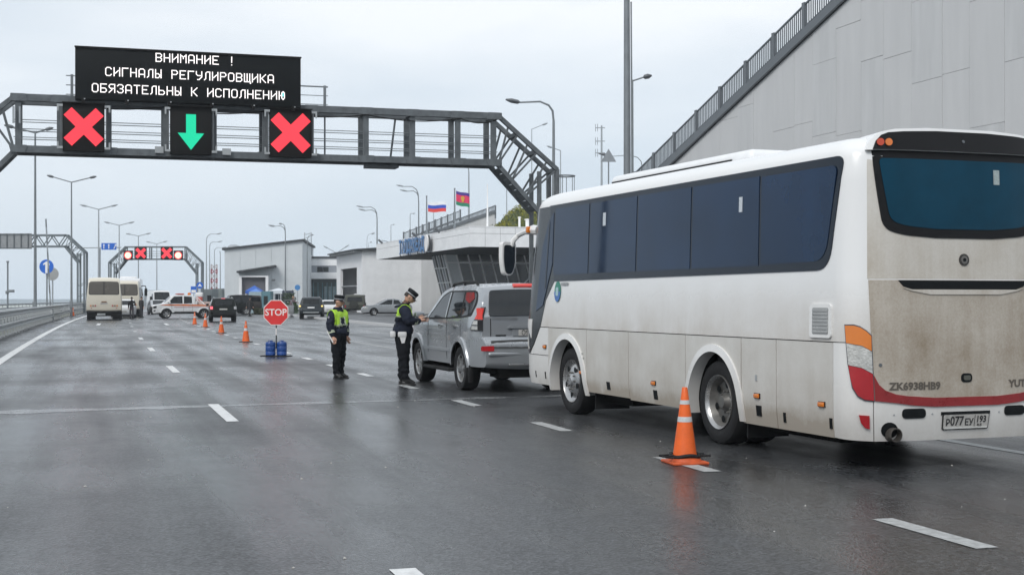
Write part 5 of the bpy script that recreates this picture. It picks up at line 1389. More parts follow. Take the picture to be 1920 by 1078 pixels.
for y in (-.52, -1.93):
    MB().lathe([(.28, -.13), (.445, -.13), (.463, -.09), (.463, .09), (.445, .13), (.28, .13)], 32, mat=Matrix.Translation((2.6, y, .463)) @ Matrix.Rotation(R(90), 4, 'X')).build('inner_tyre', RUBBER, bus)
# mirror on its arm at the front left
BINV = Matrix.Rotation(-math.atan2(BU.y, BU.x), 3, 'Z')
def loc(px, py, Y): return BINV @ (Vector((PX(px, Y), Y, PZ(py, Y))) - R0)
Ym_ = 21.35
pts = [loc(1010, 432, 20.75), loc(1000, 431, 20.85), loc(985, 435, 21.1), loc(972, 441, Ym_), loc(963, 450, Ym_), loc(959, 462, Ym_)]
MB().tube(pts, [.07, .075, .04, .04, .04, .035], 8).build('mirror_arm', BUSL, bus)
MB().bbox(-.035, .035, -.075, .075, -.05, .05, .02, mat=Matrix.Translation(loc(995, 431, 20.85))).build('mirror_lamp', AMBER, bus)
mc = loc(951, 485, Ym_); rot = Matrix.Translation(mc) @ Matrix.Rotation(R(14), 4, 'Z') @ Matrix.Rotation(R(4), 4, 'X')
hz_ = rounded([(-.115, .25), (-.135, -.1), (-.07, -.26), (.06, -.26), (.12, -.05), (.135, .25)], [.05, .1, .1, .1, .1, .06], 5)
mirror = MB().prism(hz_, -.05, .05, 'yz', mat=rot).build('mirror', BUSL, bus)
MB().prism([(a * .80, z * .86 - .01) for a, z in hz_], -.062, -.052, 'yz', mat=rot).build('mirror_glass', M('mirror_glass', (.09, .11, .12), .04, .8, var=.1), mirror)
# ------------------------------------------------------------------ cars: one builder, each with its own outline
SILV = grime('car_silver', (0.35, 0.37, 0.39), (0.24, 0.23, 0.22), 0.1, 1.3, 0.28, rough=.25, floor=.05)
MATS['car_silver'].node_tree.nodes['Principled BSDF'].inputs['Metallic'].default_value = .45
MATS['car_silver'].node_tree.nodes['Principled BSDF'].inputs['Coat Weight'].default_value = .7
CARBLK = M('car_black', (0.005, 0.007, 0.006), 0.3, var=.15, spec=.18)
CARDK = M('car_dark_blue', (0.014, 0.02, 0.025), 0.3, var=.15, spec=.35)
CARWH = M('car_white', (0.66, 0.67, 0.68), 0.3, var=.05, coat=.3)
CARGR = M('army_green', (0.055, 0.06, 0.045), 0.6, var=.2)
CREAM = grime('bus_cream', (0.62, 0.58, 0.49), (0.32, 0.29, 0.23), 0.2, 3.2, 0.55, streak=3, floor=.15)
CARGLASS = M('car_glass', (0.008, 0.010, 0.012), 0.05, var=.2, scale=1, spec=.35)
CARGLASS2 = M('car_glass_grey', (0.022, 0.026, 0.030), 0.06, var=.25, scale=1.5, spec=.4)
PZGLASS = M('dusty_brown_glass', (0.085, 0.075, 0.062), 0.25, var=.12, scale=1)
PLAST = M('black_plastic', (0.013, 0.0135, 0.014), 0.6, var=.2, spec=.25)
BRAKE = M('lit_brake_lamp', (.5, .02, .04), .3, emit=(1.0, .18, .22), estr=.9)
TAILR = M('tail_lamp_red', (.38, .015, .02), .15, var=.1, coat=.5)
TAILLIT = M('tail_lamp_glow', (.5, .04, .03), .2, emit=(.9, .06, .05), estr=.12)
INDY = M('lit_indicator', (.6, .4, .1), .3, emit=(1.0, .72, .22), estr=.9)
ORNG = M('orange_stripe', (.62, .15, .03), .45, var=.08)

def resample(pts, step):
    out = [Vector(pts[0])]
    for a, b in zip(pts, pts[1:]):
        a, b = Vector(a), Vector(b); k = max(1, int((b - a).length / step))
        out += [a.lerp(b, i / k) for i in range(1, k + 1)]
    return out
class Car:
    def __init__(c, name, label, cat, pos, ang, prof, W, axles, wr, zsill, paint, zb=1.0, tum=.22, ar=.5, kr=.10, kf=.12, ww=.22, arch=.08, group=None, crown=.03, bev=.045, ref=(0, 0), rimm=None, spokes=6, smooth=True, under=UNDER, archmat=None):
        c.W, c.zb, c.tum, c.ar, c.kr, c.kf, c.crown = W, zb, tum, ar, kr, kf, crown
        c.L = max(p[0] for p in prof); c.zs = zsill
        d = Vector((math.cos(ang), math.sin(ang), 0)); nn = Vector((-d.y, d.x, 0))
        p0 = Vector(pos) - d * ref[0] - nn * ref[1]
        c.g = thing(name, label, cat, p0, ang, group); g = c.g
        pr = [Vector(p) for p in prof]
        if smooth:
            pr = [Vector(q) for q in rounded([tuple(p) for p in pr], [0] + [.10] * (len(pr) - 2) + [0], 3)]
        c.prof = resample(pr, .12)
        c.arc = [0.0]
        for a, b in zip(c.prof, c.prof[1:]): c.arc.append(c.arc[-1] + (b - a).length)
        # side outline with wheel arches
        bottom = []
        x_front, x_rear = c.prof[-1].x, c.prof[0].x
        for xa in sorted(axles, reverse=True):
            ra = wr + arch; z0 = zsill
            a0 = math.asin(max(-1, min(1, (z0 - wr) / ra)))
            for i in range(13):
                t = a0 + (math.pi - 2 * a0) * i / 12
                bottom.append((xa + ra * math.cos(t), wr + ra * math.sin(t)))
        outline = [tuple(p) for p in c.prof] + bottom
        bm = bmesh.new()
        def side(sg):
            b2 = bmesh.new(); b2.faces.new([b2.verts.new((x, z, 0)) for x, z in outline])
            for cc in cuts(0, c.L, .14): bmesh.ops.bisect_plane(b2, geom=b2.faces[:] + b2.edges[:] + b2.verts[:], plane_co=(cc, 0, 0), plane_no=(1, 0, 0), dist=1e-5)
            for cc in cuts(.2, max(p.y for p in c.prof), .12): bmesh.ops.bisect_plane(b2, geom=b2.faces[:] + b2.edges[:] + b2.verts[:], plane_co=(0, cc, 0), plane_no=(0, 1, 0), dist=1e-5)
            b2.verts.index_update()
            vs = [bm.verts.new((v.co.x, sg * c.w(v.co.x, v.co.y), v.co.y)) for v in b2.verts]
            for f in b2.faces: 
                q = bm.faces.new([vs[v.index] for v in f.verts]); q.material_index = 0; q.smooth = True
            b2.free()
        side(1); side(-1)
        nf = len(bm.faces)
        NY = 9
        rows = []
        for i in range(len(c.prof)):
            rows.append([bm.verts.new(c.strip((2 * j / (NY - 1) - 1) , c.arc[i], 0)) for j in range(NY)])
        top = []
        for i in range(len(rows) - 1):
            for j in range(NY - 1):
                q = bm.faces.new((rows[i][j], rows[i][j + 1], rows[i + 1][j + 1], rows[i + 1][j])); q.smooth = True; top.append(q)
        bmesh.ops.remove_doubles(bm, verts=bm.verts[:], dist=.004)
        bmesh.ops.recalc_face_normals(bm, faces=bm.faces[:])
        if bev:
            ed = [e for e in bm.edges if len(e.link_faces) == 2 and e.calc_face_angle(0) > .7 and abs(e.verts[0].co.y) > .25 and e.verts[0].co.y * e.verts[1].co.y > 0]
            try: bmesh.ops.bevel(bm, geom=ed, offset=bev, segments=3, affect='EDGES', clamp_overlap=True, profile=.5)
            except Exception: pass
        for e in bm.edges:
            if len(e.link_faces) == 2 and e.calc_face_angle(0) > R(40): e.smooth = False
        for f in bm.faces: f.smooth = True
        me = bpy.data.meshes.new('body'); bm.to_mesh(me); bm.free(); me.materials.append(paint)
        link('body', me, g)
        hw = W / 2
        MB().box(.25, c.L - .3, -hw + .3, hw - .3, zsill - .12, zb - .06).build('chassis', under, g)
        am = archmat
        for xa in axles:
            mb = MB(); ra = wr + arch - .01
            for sg in (1, -1):
                vs = []
                for i in range(13):
                    t = math.pi * i / 12
                    for y in (hw - .03, hw - .34): vs.append((xa + ra * math.cos(t), sg * y, wr + ra * math.sin(t)))
                k = [(2 * i, 2 * i + 1, 2 * i + 3, 2 * i + 2) for i in range(12)]
                mb.add(vs, k); mb.add([vs[2 * i + 1] for i in range(13)], [tuple(range(13))])
            mb.build('wheel_well', under, g)
            if am:
                for sg in (1, -1):
                    vs = []
                    for i in range(15):
                        t = -.12 + (math.pi + .24) * i / 14
                        for rr2, yo in ((ra - .01, .035), (ra + .075, .03), (ra + .10, -.02)):
                            x, z = xa + rr2 * math.cos(t), max(wr + rr2 * math.sin(t), zsill - .02); vs.append((x, sg * (c.w(x, z) + yo), z))
                    MB().add(vs, [(3 * i + j, 3 * i + j + 1, 3 * i + j + 4, 3 * i + j + 3) for i in range(14) for j in range(2)], 0, True).build('arch_flare', am, g)
            for sg in (1, -1): c.wheel(xa, sg * (hw - ww / 2 - .015), sg, wr, ww, rimm or CHROME, spokes)
    def w(c, x, z):
        e = 0
        if x < c.ar: e = c.kr * ((c.ar - x) / c.ar) ** 2.2
        fr = .8
        if x > c.L - fr: e = c.kf * ((x - c.L + fr) / fr) ** 2.2
        return c.W / 2 - e * c.W / 2 * 1.0 - c.tum * max(0, z - c.zb) ** 1.15 - .10 * max(0, c.zs + .22 - z)
    def at(c, s):
        s = max(0, min(c.arc[-1], s)); i = 0
        while i < len(c.arc) - 2 and c.arc[i + 1] < s: i += 1
        t = (s - c.arc[i]) / max(1e-6, c.arc[i + 1] - c.arc[i]); p = c.prof[i].lerp(c.prof[i + 1], t)
        def nrm(k):
            a, b = c.prof[max(k - 1, 0)], c.prof[min(k + 1, len(c.prof) - 1)]; d = (b - a).normalized(); return Vector((-d.y, d.x))
        return p, nrm(i).lerp(nrm(i + 1), t).normalized()
    def strip(c, f, s, off):
        """f: -1..1 across (negative = right side), s: length along the profile from the rear bottom"""
        p, n = c.at(s); h = c.crown * (1 - f * f) + off
        return Vector((p.x + n.x * h, f * c.w(p.x, p.y), p.y + n.y * h))
    def S(c, x, z):
        best = min(range(len(c.arc)), key=lambda i: (c.prof[i].x - x) ** 2 + (c.prof[i].y - z) ** 2)
        b = None
        for i in (best - 1, best):
            if 0 <= i < len(c.arc) - 1:
                a, d = c.prof[i], c.prof[i + 1] - c.prof[i]; t = max(0, min(1, (Vector((x, z)) - a).dot(d) / d.length_squared))
                e = (a + d * t - Vector((x, z))).length
                if b is None or e < b[0]: b = (e, c.arc[i] + d.length * t)
        return b[1]
    def sidep(c, name, poly, mat, off=.006, thick=.015, left=True, right=True, cu=.14):
        r = None
        if left: r = patch(name, poly, lambda x, z, o: Vector((x, c.w(x, z) + o, z)), mat, c.g, off, thick, cu=cu, cv=.12)
        if right: r = patch(name, poly, lambda x, z, o: Vector((x, -c.w(x, z) - o, z)), mat, c.g, off, thick, cu=cu, cv=.12) or r
        return r
    def rearp(c, name, poly, mat, off=.006, thick=.015):
        """poly in (metres left of centre, arc length)"""
        return patch(name, poly, lambda y, s, o: c.strip(y / c.w(*c.at(s)[0]), s, o), mat, c.g, off, thick, cu=.14, cv=.1)
    def text(c, name, body, size, y0, s0, mat, off=.01, sx=1.0):
        return text_on(name, body, size, lambda x, z, o: c.strip((y0 - x) / c.w(*c.at(s0 + z)[0]), s0 + z, o), mat, c.g, off, sx)
    def wheel(c, x, y, sg, r, ww, rimm, spokes):
        w = bpy.data.objects.new('wheel', None); COL.objects.link(w); w.parent = c.g; w.location = (x, y, r)
        Mx = Matrix.Rotation(R(-90 * sg), 4, 'X'); h = ww / 2; ri = r * .64
        MB().lathe([(ri, -h * .9), (r * .93, -h), (r, -h * .7), (r, h * .7), (r * .95, h), (r * .75, h * 1.02), (ri, h * .85), (ri * .97, -h * .2), (0.0, -h * .2)], 28, mat=Mx).build('tyre', RUBBER, w)
        mb = MB().lathe([(ri * .86, h * .35), (ri * .92, h * .80), (ri, h * .90), (ri * 1.02, h * .80)], 28, mat=Mx, cap=False)
        mb.lathe([(0, h * .80), (ri * .22, h * .76), (ri * .24, h * .5)], 14, mat=Mx)
        for k in range(spokes):
            a = 2 * math.pi * k / spokes + .2; ca, sa = math.cos(a), math.sin(a); t = ri * .17
            pts = [(ca * ri * .15 - sa * t, sa * ri * .15 + ca * t, h * .74), (ca * ri * .95 - sa * t * .8, sa * ri * .95 + ca * t * .8, h * .80), (ca * ri * .95 + sa * t * .8, sa * ri * .95 - ca * t * .8, h * .80), (ca * ri * .15 + sa * t, sa * ri * .15 - ca * t, h * .74)]
            mb.add([Mx @ Vector(p) for p in pts] + [Mx @ Vector((p[0], p[1], h * .5)) for p in pts], [(0, 1, 2, 3), (0, 4, 5, 1), (2, 6, 7, 3), (1, 5, 6, 2)])
        mb.build('rim', rimm, w)

# ---- silver off-roader in front of the coach
A_ = R(90 + 19.0)
wheel_pt = GND(862, 731)
prof = [(.06, .44), (0, .50), (-.02, .80), (.04, .90), (.09, .94), (.09, 1.30), (.12, 1.34), (.22, 1.70), (.30, 1.79), (.7, 1.825), (1.6, 1.83), (2.15, 1.80), (2.55, 1.72), (3.30, 1.25), (3.45, 1.20), (4.1, 1.13), (4.5, 1.02), (4.66, .88), (4.72, .62), (4.66, .42)]
c = Car('silver_car', 'silver off-road car with spare red cloth in its rear side window, stopped beside the policeman', 'car', wheel_pt, A_, prof, 1.88, (1.13, 3.92), .385, .44, SILV, zb=1.18, tum=.26, kr=.13, ar=.6, ref=(1.13, .93), ww=.27, arch=.10, archmat=SILV, bev=.075, crown=.05)
g = c.g
band = rounded([(.50, 1.30), (.36, 1.52), (.42, 1.71), (.60, 1.745), (2.10, 1.745), (2.48, 1.66), (3.22, 1.22), (2.0, 1.235), (1.1, 1.26)], [.06, .06, .08, .1, .1, .1, .04, .1, .1])
c.sidep('window_frame', band, PLAST, .004, .02)
c.sidep('window', rounded([(.54, 1.34), (.41, 1.53), (.46, 1.69), (1.08, 1.715), (1.03, 1.29)], .05), CARGLASS, .008, .01)
c.sidep('window', [(1.12, 1.29), (1.16, 1.715), (1.86, 1.72), (1.90, 1.265)], CARGLASS2, .008, .01)
c.sidep('window', [(1.99, 1.262), (1.95, 1.72), (2.10, 1.715), (2.45, 1.63), (3.10, 1.25)], CARGLASS, .008, .01)
c.sidep('window_divider', [(1.98, 1.262), (2.03, 1.262), (2.0, 1.715), (1.95, 1.715)], SILV, .012, .01)
c.sidep('red_cloth', rounded([(.50, 1.60), (.62, 1.71), (1.05, 1.712), (1.04, 1.60), (.86, 1.545), (.72, 1.52), (.62, 1.56)], .04), M('cloth_red', (.20, .012, .012), .8, var=.35, scale=8), .0125, .006, right=False)
for x in (1.06, 1.93): c.sidep('door_gap', [(x, .52), (x + .012, .52), (x + .012, 1.24), (x, 1.24)], PLAST, .003, .004)
c.sidep('door_gap', [(3.16, .60), (3.172, .60), (3.172, 1.20), (3.16, 1.20)], PLAST, .003, .004)
c.sidep('side_moulding', [(1.66, .66), (3.4, .66), (3.4, .71), (1.66, .71)], SILV, .018, .02)
for x in (1.30, 2.18): c.sidep('door_handle', rounded(rect(x, x + .2, 1.10, 1.135), .012), CHROME, .035, .04)
for sg in (1, -1): MB().bbox(1.65, 3.35, sg * .895 - .095, sg * .895 + .095, .30, .36, .02).build('running_board', PLAST, g)
tail = [(.085, 1.46), (.19, 1.46), (.33, 1.24), (.47, 1.08), (.44, 1.05), (.085, 1.05)]
c.sidep('tail_lamp_housing', tail, M('lamp_smoke', (.03, .03, .032), .25, coat=.4), .012, .02)
c.sidep('tail_lamp_red', [(.10, 1.44), (.185, 1.44), (.305, 1.255), (.10, 1.255)], TAILLIT, .02, .02)
for z0, z1, x1 in ((1.16, 1.225, .36), (1.075, 1.135, .42)): c.sidep('tail_lamp_clear', [(.11, z0), (x1, z0), (x1 - .04, z1), (.11, z1)], CLEAR, .02, .02)
sG = c.S(.12, 1.34); sT = c.S(.22, 1.70); sB = c.S(.0, .66); s0 = c.S(.09, 1.0)
c.rearp('rear_window', rounded([(-.74, sG - .05), (.74, sG - .05), (.69, sT + .03), (-.69, sT + .03)], .06), CARGLASS2, .022, .03)
c.rearp('brake_light_bar', rect(-.24, .24, c.S(.28, 1.765) - .01, c.S(.28, 1.765) + .045), TAILLIT, .03, .03)
for a_, b_ in ((.84, .93), (-.93, -.84)): c.rearp('rear_lens', rect(a_, b_, c.S(.09, 1.25), c.S(.12, 1.45)), TAILLIT, .012, .02); c.rearp('rear_lens', rect(a_, b_, c.S(.09, 1.06), c.S(.09, 1.235)), M('lamp_smoke', (.03, .03, .032), .25, coat=.4), .012, .02)
zz = lambda z: c.S(.09, z)
c.rearp('tailgate_gap', rect(.70, .712, zz(.96), zz(1.31)), PLAST, .004, .006)
c.rearp('tailgate_trim', rounded([(-.5, zz(1.10)), (.42, zz(1.10)), (.34, zz(1.15)), (-.5, zz(1.15))], .01), SILV, .035, .04)
c.rearp('plate_recess', rounded(rect(-.36, .32, zz(.955), zz(1.10)), .02), SILV, .014, .02)
c.rearp('number_plate', rect(-.31, .22, zz(.965), zz(1.075)), PLATE, .024, .02)
c.text('plate_text', 'О552', .12, .06, zz(1.02), PLATET, .03, .85)
c.text('lettering', 'LAND CRUISER', .055, .46, zz(1.26), M('letter_steel', (.2, .2, .2), .4, .5), .01, 1.2)
c.rearp('badge', rounded(rect(.44, .62, zz(.965), zz(.99)), .005), PLAST, .01, .01)
c.rearp('bumper_gap', rect(-.72, .72, c.S(-.02, .76), c.S(.02, .885)), M('bumper_dark', (.035, .036, .037), .6), .008, .01)
c.rearp('reflector', rounded(rect(.68, .90, c.S(-.01, .72), c.S(-.01, .80)), .015), TAILR, .014, .02); c.rearp('reflector', rounded(rect(-.90, -.68, c.S(-.01, .72), c.S(-.01, .80)), .015), TAILR, .014, .02)
MB().bbox(-.06, .12, -.78, .78, .63, .70, .03, 3).build('bumper_step', SILV, g)
MB().bbox(-.05, .10, -.42, .42, .46, .51, .02).build('tow_step', CHROME, g)
MB().box(.1, .6, -.55, .55, .26, .46).build('spare_tray', UNDER, g)
for y in (.70, -.70):
    MB().tube([(.75, y, 1.80), (.85, y, 1.885), (1.5, y, 1.895), (2.2, y, 1.865), (2.35, y, 1.78)], [.03, .026, .026, .026, .03], 8).tube([(1.55, y, 1.81), (1.55, y, 1.89)], .022, 6).build('roof_rail', PLAST, g)
for sg in (1, -1): MB().bbox(3.05, 3.20, sg * 1.13 - .10, sg * 1.13 + .10, 1.18, 1.36, .04, 3).bar((3.12, sg * .9, 1.22), (3.12, sg * 1.05, 1.25), .05).build('door_mirror', SILV, g)
c.rearp('windscreen', rounded([(-.66, c.S(3.22, 1.30)), (.66, c.S(3.22, 1.30)), (.6, c.S(2.62, 1.68)), (-.6, c.S(2.62, 1.68))], .06), CARGLASS, .006, .01)
MB().bbox(.55, .60, .86, .94, .16, .46, .01).build('mud_flap', RUBBER, g)

def simple_car(name, label, pos, ang, prof, W, axles, wr, zs, paint, windows, rear_glass, screen, lamps=(), plate=True, cat='car', group=None, glass=CARGLASS, ref=(0, 0), zb=.95, **k):
    c = Car(name, label, cat, pos, ang, prof, W, axles, wr, zs, paint, zb=zb, ref=ref, group=group, **k)
    for w_ in windows: c.sidep('window', rounded(w_, .05, 3), glass, .008, .015)
    if rear_glass:
        (xa, za), (xb, zb2), h = rear_glass
        c.rearp('rear_window', rounded([(-h, c.S(xa, za)), (h, c.S(xa, za)), (h * .92, c.S(xb, zb2)), (-h * .92, c.S(xb, zb2))], .08), glass, .008, .015)
    if screen:
        (xa, za), (xb, zb2), h = screen
        c.rearp('windscreen', rounded([(-h, c.S(xa, za)), (h, c.S(xa, za)), (h * .9, c.S(xb, zb2)), (-h * .9, c.S(xb, zb2))], .08), glass, .008, .015)
    for (nm, y0, y1, x, z0, z1, m_) in lamps:
        c.rearp(nm, rounded(rect(y0, y1, c.S(x, z0), c.S(x, z1)), .03, 3), m_, .02, .03)
    return c
# ---- black compact SUV seen from behind (brake lights on)
suvp = [(.10, .38), (.02, .45), (0, .68), (.10, .78), (.14, 1.08), (.30, 1.50), (.42, 1.60), (.9, 1.645), (1.8, 1.64), (2.35, 1.56), (3.0, 1.10), (3.9, .98), (4.2, .82), (4.28, .55), (4.2, .36)]
suvw = [[(.45, 1.14), (.42, 1.46), (.95, 1.53), (.98, 1.12)], [(1.04, 1.12), (1.04, 1.53), (1.62, 1.54), (1.64, 1.10)], [(1.72, 1.10), (1.72, 1.54), (2.22, 1.50), (2.80, 1.10)]]
c = simple_car('black_car', 'black compact SUV with bright brake lamps beside the orange cones', GND(419, 603), R(90 + 14), suvp, 1.84, (.86, 3.53), .345, .40, CARBLK, tum=.34, bev=.09, windows=suvw, rear_glass=((.17, 1.13), (.30, 1.49), .62), screen=((2.95, 1.16), (2.42, 1.52), .62),
               lamps=[('brake_lamp', .72, .90, .12, .86, 1.06, BRAKE), ('tail_lamp', -.90, -.72, .12, .86, 1.06, M('lamp_pale', (.40, .40, .42), .3, coat=.4)), ('high_brake_lamp', -.13, .13, .40, 1.555, 1.60, BRAKE), ('number_plate', -.27, .27, .12, .80, .91, PLATE), ('bumper_cover', -.70, .70, .0, .46, .64, PLAST)], ref=(0, 0))
for y in (.62, -.62): MB().tube([(.7, y, 1.62), (.8, y, 1.70), (1.9, y, 1.70), (2.0, y, 1.60)], .025, 6).build('roof_rail', STEEL, c.g)
for sg in (1, -1): MB().bbox(2.62, 2.75, sg * 1.02 - .09, sg * 1.02 + .09, 1.08, 1.24, .03).build('door_mirror', CARBLK, c.g)
# ---- dark SUV on the right with a lit indicator
c = simple_car('dark_car', 'dark blue-grey SUV with yellow lit rear lamps to the right of the stop sign', GND(583, 597.5), R(90 + 6), [(x * 1.06, z * 1.04) for x, z in suvp], 1.92, (.95, 3.75), .37, .42, CARDK, tum=.34, bev=.09, windows=[[(x * 1.06, z * 1.04) for x, z in w_] for w_ in suvw],
               rear_glass=((.19, 1.18), (.32, 1.54), .66), screen=((3.1, 1.2), (2.55, 1.58), .64), lamps=[('indicator_lamp', .80, .95, .13, .95, 1.06, INDY), ('indicator_lamp', -.95, -.80, .13, .95, 1.06, INDY), ('number_plate', -.28, .28, .13, .82, .93, WHITE), ('silver_bumper_bar', -.62, .62, .0, .46, .56, STEEL)], ref=(0, 0))
c.sidep('grey_flank', rounded([(.9, .5), (3.1, .5), (3.1, 1.08), (.9, 1.12)], .1), M('side_grey', (.20, .21, .22), .4, var=.15), .008, .015, right=False)  # lighter grey patch on the left flank only
for y in (.62, -.62): MB().tube([(.75, y, 1.70), (.85, y, 1.77), (2.0, y, 1.77), (2.1, y, 1.66)], .025, 6).build('roof_rail', STEEL, c.g)
dk = thing('open_car_door', 'light grey open door of the dark SUV at its left side', 'car door', GND(551, 596), R(150)); MB().bbox(0, 1.0, -.06, .06, .35, 1.05, .03).bar((0.05, 0, 1.0), (.3, 0, 1.5), .05).bar((.3, 0, 1.5), (.95, 0, 1.5), .05).bar((.97, 0, 1.0), (.95, 0, 1.5), .05).build('panel', M('side_grey', (.20, .21, .22), .4), dk)
dk.parent = c.g; dk.matrix_parent_inverse = c.g.matrix_basis.inverted()
for k_ in ('label', 'category'): del dk[k_]
# ---- white pickup with orange stripes, side on
pk = [(.06, .46), (0, .55), (0, 1.06), (.04, 1.10), (1.72, 1.10), (1.74, 1.12), (1.78, 1.74), (1.9, 1.86), (2.6, 1.90), (3.3, 1.86), (3.55, 1.80), (4.15, 1.22), (4.3, 1.16), (4.9, 1.08), (5.1, .95), (5.16, .62), (5.08, .42)]
pc = simple_car('pickup_truck', 'white crew-cab pickup with orange side stripes parked across the lane', GND(381, 596.5), R(180 + 22), pk, 1.95, (1.02, 4.02), .385, .48, CARWH,
                [[(1.98, 1.22), (1.98, 1.76), (2.62, 1.80), (2.64, 1.20)], [(2.74, 1.20), (2.74, 1.80), (3.42, 1.77), (3.95, 1.22)]], ((1.74, 1.25), (1.79, 1.7), .6), ((4.10, 1.28), (3.62, 1.74), .62),
                [('bumper', -.85, .85, 5.12, .95, .45, PLAST)], plate=False, cat='pickup truck', ref=(1.02, .6), zb=1.12, archmat=CARWH)
pc.sidep('orange_stripe', [(.02, .98), (4.1, 1.04), (4.6, 1.08), (3.9, 1.14), (2.7, 1.155), (.02, 1.08)], ORNG, .006, .006)
pc.sidep('blue_stripe', [(.3, .88), (3.4, .88), (3.4, .905), (.3, .905)], M('stripe_blue', (.12, .15, .3), .4), .006, .006)
pc.sidep('orange_stripe', [(.02, .93), (3.4, .93), (3.4, .955), (.02, .955)], ORNG, .006, .006)
pc.sidep('sill_trim', [(1.6, .50), (3.4, .50), (3.4, .56), (1.6, .56)], PLAST, .012, .015)
pc.sidep('headlight', rounded([(4.82, .84), (5.06, .80), (5.08, .98), (4.80, 1.02)], .03), GLASS_D, .012, .015)
pc.sidep('fog_lamp', rounded([(4.90, .58), (5.04, .56), (5.04, .66), (4.88, .68)], .03), PLAST, .012, .015)
for x in (2.0, 2.8): pc.sidep('door_handle', rounded(rect(x, x + .18, 1.10, 1.13), .01), CHROME, .03, .03)
for x in (1.93, 2.68, 3.6): pc.sidep('door_gap', [(x, .58), (x + .014, .58), (x + .014, 1.2), (x, 1.2)], PLAST, .004, .004)
MB().bbox(2.55, 3.1, -.62, .62, 1.93, 2.03, .04).build('light_bar', M('light_bar_red', (.40, .08, .06), .3), pc.g)
MB().lathe([(.14, 0), (.14, .14), (.08, .2), (0, .21)], 12, mat=Matrix.Translation((2.1, .3, 1.90))).build('beacon', AMBER, pc.g)
for sg in (1, -1): MB().bbox(3.72, 3.86, sg * 1.08 - .10, sg * 1.08 + .10, 1.20, 1.40, .04).build('door_mirror', CARWH, pc.g)
MB().tube([(1.55, .6, 1.1), (1.5, .6, 1.7), (1.5, -.6, 1.7), (1.55, -.6, 1.1)], .04, 6).tube([(1.5, .6, 1.7), (.9, .6, 1.12)], .035, 6).tube([(1.5, -.6, 1.7), (.9, -.6, 1.12)], .035, 6).build('roll_bar', WHITE, pc.g)
MB().bbox(.3, 1.4, -.6, .6, 1.05, 1.35, .05).build('cargo', M('cargo_mixed', (.4, .3, .27), .7, var=.5, scale=6), pc.g)
# ---- silver saloon on the raised pavement
sal = [(.10, .30), (.02, .42), (0, .70), (.08, .92), (.5, .98), (1.15, 1.40), (1.6, 1.46), (2.2, 1.44), (3.25, .95), (4.1, .82), (4.36, .66), (4.4, .42), (4.3, .25)]
sw = [[(.95, 1.0), (1.2, 1.33), (1.65, 1.38), (1.68, .98)], [(1.76, .98), (1.74, 1.38), (2.15, 1.37), (2.95, .96)]]
c = simple_car('silver_car', 'silver hatchback parked by the white garage wall behind the two policemen', GND(700, 594.5) + Vector((0, 0, .13)), R(180 + 10), sal, 1.72, (.72, 3.36), .31, .30, SILV, sw, ((.52, 1.03), (1.05, 1.36), .58), ((3.15, 1.0), (2.3, 1.38), .6), [], ref=(3.4, .7))
c.sidep('headlight', rounded([(3.9, .62), (4.26, .58), (4.2, .70), (3.92, .76)], .03), CLEAR, .01, .015)
# ---- light car beside the dark SUV
simple_car('light_car', 'pale car mostly hidden between the dark SUV and the nearer policeman', Vector((PX(617, 132), 132, 0)), R(90 + 8), sal, 1.75, (.72, 3.36), .31, .30, CARWH, sw, ((.52, 1.03), (1.05, 1.36), .6), ((3.15, 1.0), (2.3, 1.38), .6), [('tail_lamp', .6, .8, .03, .66, .82, TAILR), ('tail_lamp', -.8, -.6, .03, .66, .82, TAILR), ('number_plate', -.26, .26, .02, .52, .62, PLATE)], ref=(0, 0))
# ---- army jeep with a spare wheel on its tail
jp = [(.08, .55), (0, .60), (0, 1.05), (.04, 1.1), (.12, 1.85), (.2, 1.93), (1.5, 1.97), (2.3, 1.92), (2.55, 1.25), (2.65, 1.2), (3.7, 1.15), (3.85, 1.0), (3.88, .6), (3.8, .5)]
c = simple_car('army_jeep', 'dark green jeep with a spare wheel on its tail beside the garage gate', Vector((PX(665, 136), 136, 0)), R(90 + 4), jp, 2.05, (.75, 3.1), .39, .58, CARGR, [[(.3, 1.22), (.32, 1.8), (1.2, 1.84), (1.2, 1.2)], [(1.3, 1.2), (1.3, 1.84), (2.2, 1.82), (2.4, 1.25)]], ((.05, 1.3), (.11, 1.75), .75), None, [('tail_lamp', .85, .98, 0, .75, .95, TAILR), ('tail_lamp', -.98, -.85, 0, .75, .95, TAILR)], ref=(0, 0), cat='jeep', zb=1.15, tum=.1)
MB().lathe([(.0, .02), (.22, .03), (.25, .0), (.40, .02), (.42, .10), (.40, .20), (0, .2)], 24, mat=Matrix.Translation((-.03, .1, 1.02)) @ Matrix.Rotation(R(-90), 4, 'Y')).build('spare_wheel', M('spare_dark', (.022, .025, .02), .7), c.g)
MB().bbox(.9, 1.4, -.3, .1, 1.97, 2.08, .04).build('roof_beacon', WHITE, c.g)
# ---- dark parked off-roaders by the kiosk
for i, (px, Y, lab) in enumerate(((437, 138, 'black parked off-road vehicle by the blue tents, nearest the walking man'), (455, 150, 'dark brown jeep half hidden behind the walking man by the kiosk'))):
    simple_car('parked_jeep', lab, Vector((PX(px, Y), Y, 0)), R(200 if i == 0 else 150), jp, 2.0, (.75, 3.1), .39, .58, CARBLK if i == 0 else M('jeep_brown', (.045, .035, .028), .6), [[(.3, 1.22), (.32, 1.8), (1.2, 1.84), (1.2, 1.2)], [(1.3, 1.2), (1.3, 1.84), (2.2, 1.82), (2.4, 1.25)]], ((.05, 1.3), (.11, 1.75), .75), ((2.53, 1.3), (2.33, 1.85), .7), [], ref=(1.9, 0), cat='jeep', zb=1.15, tum=.1)

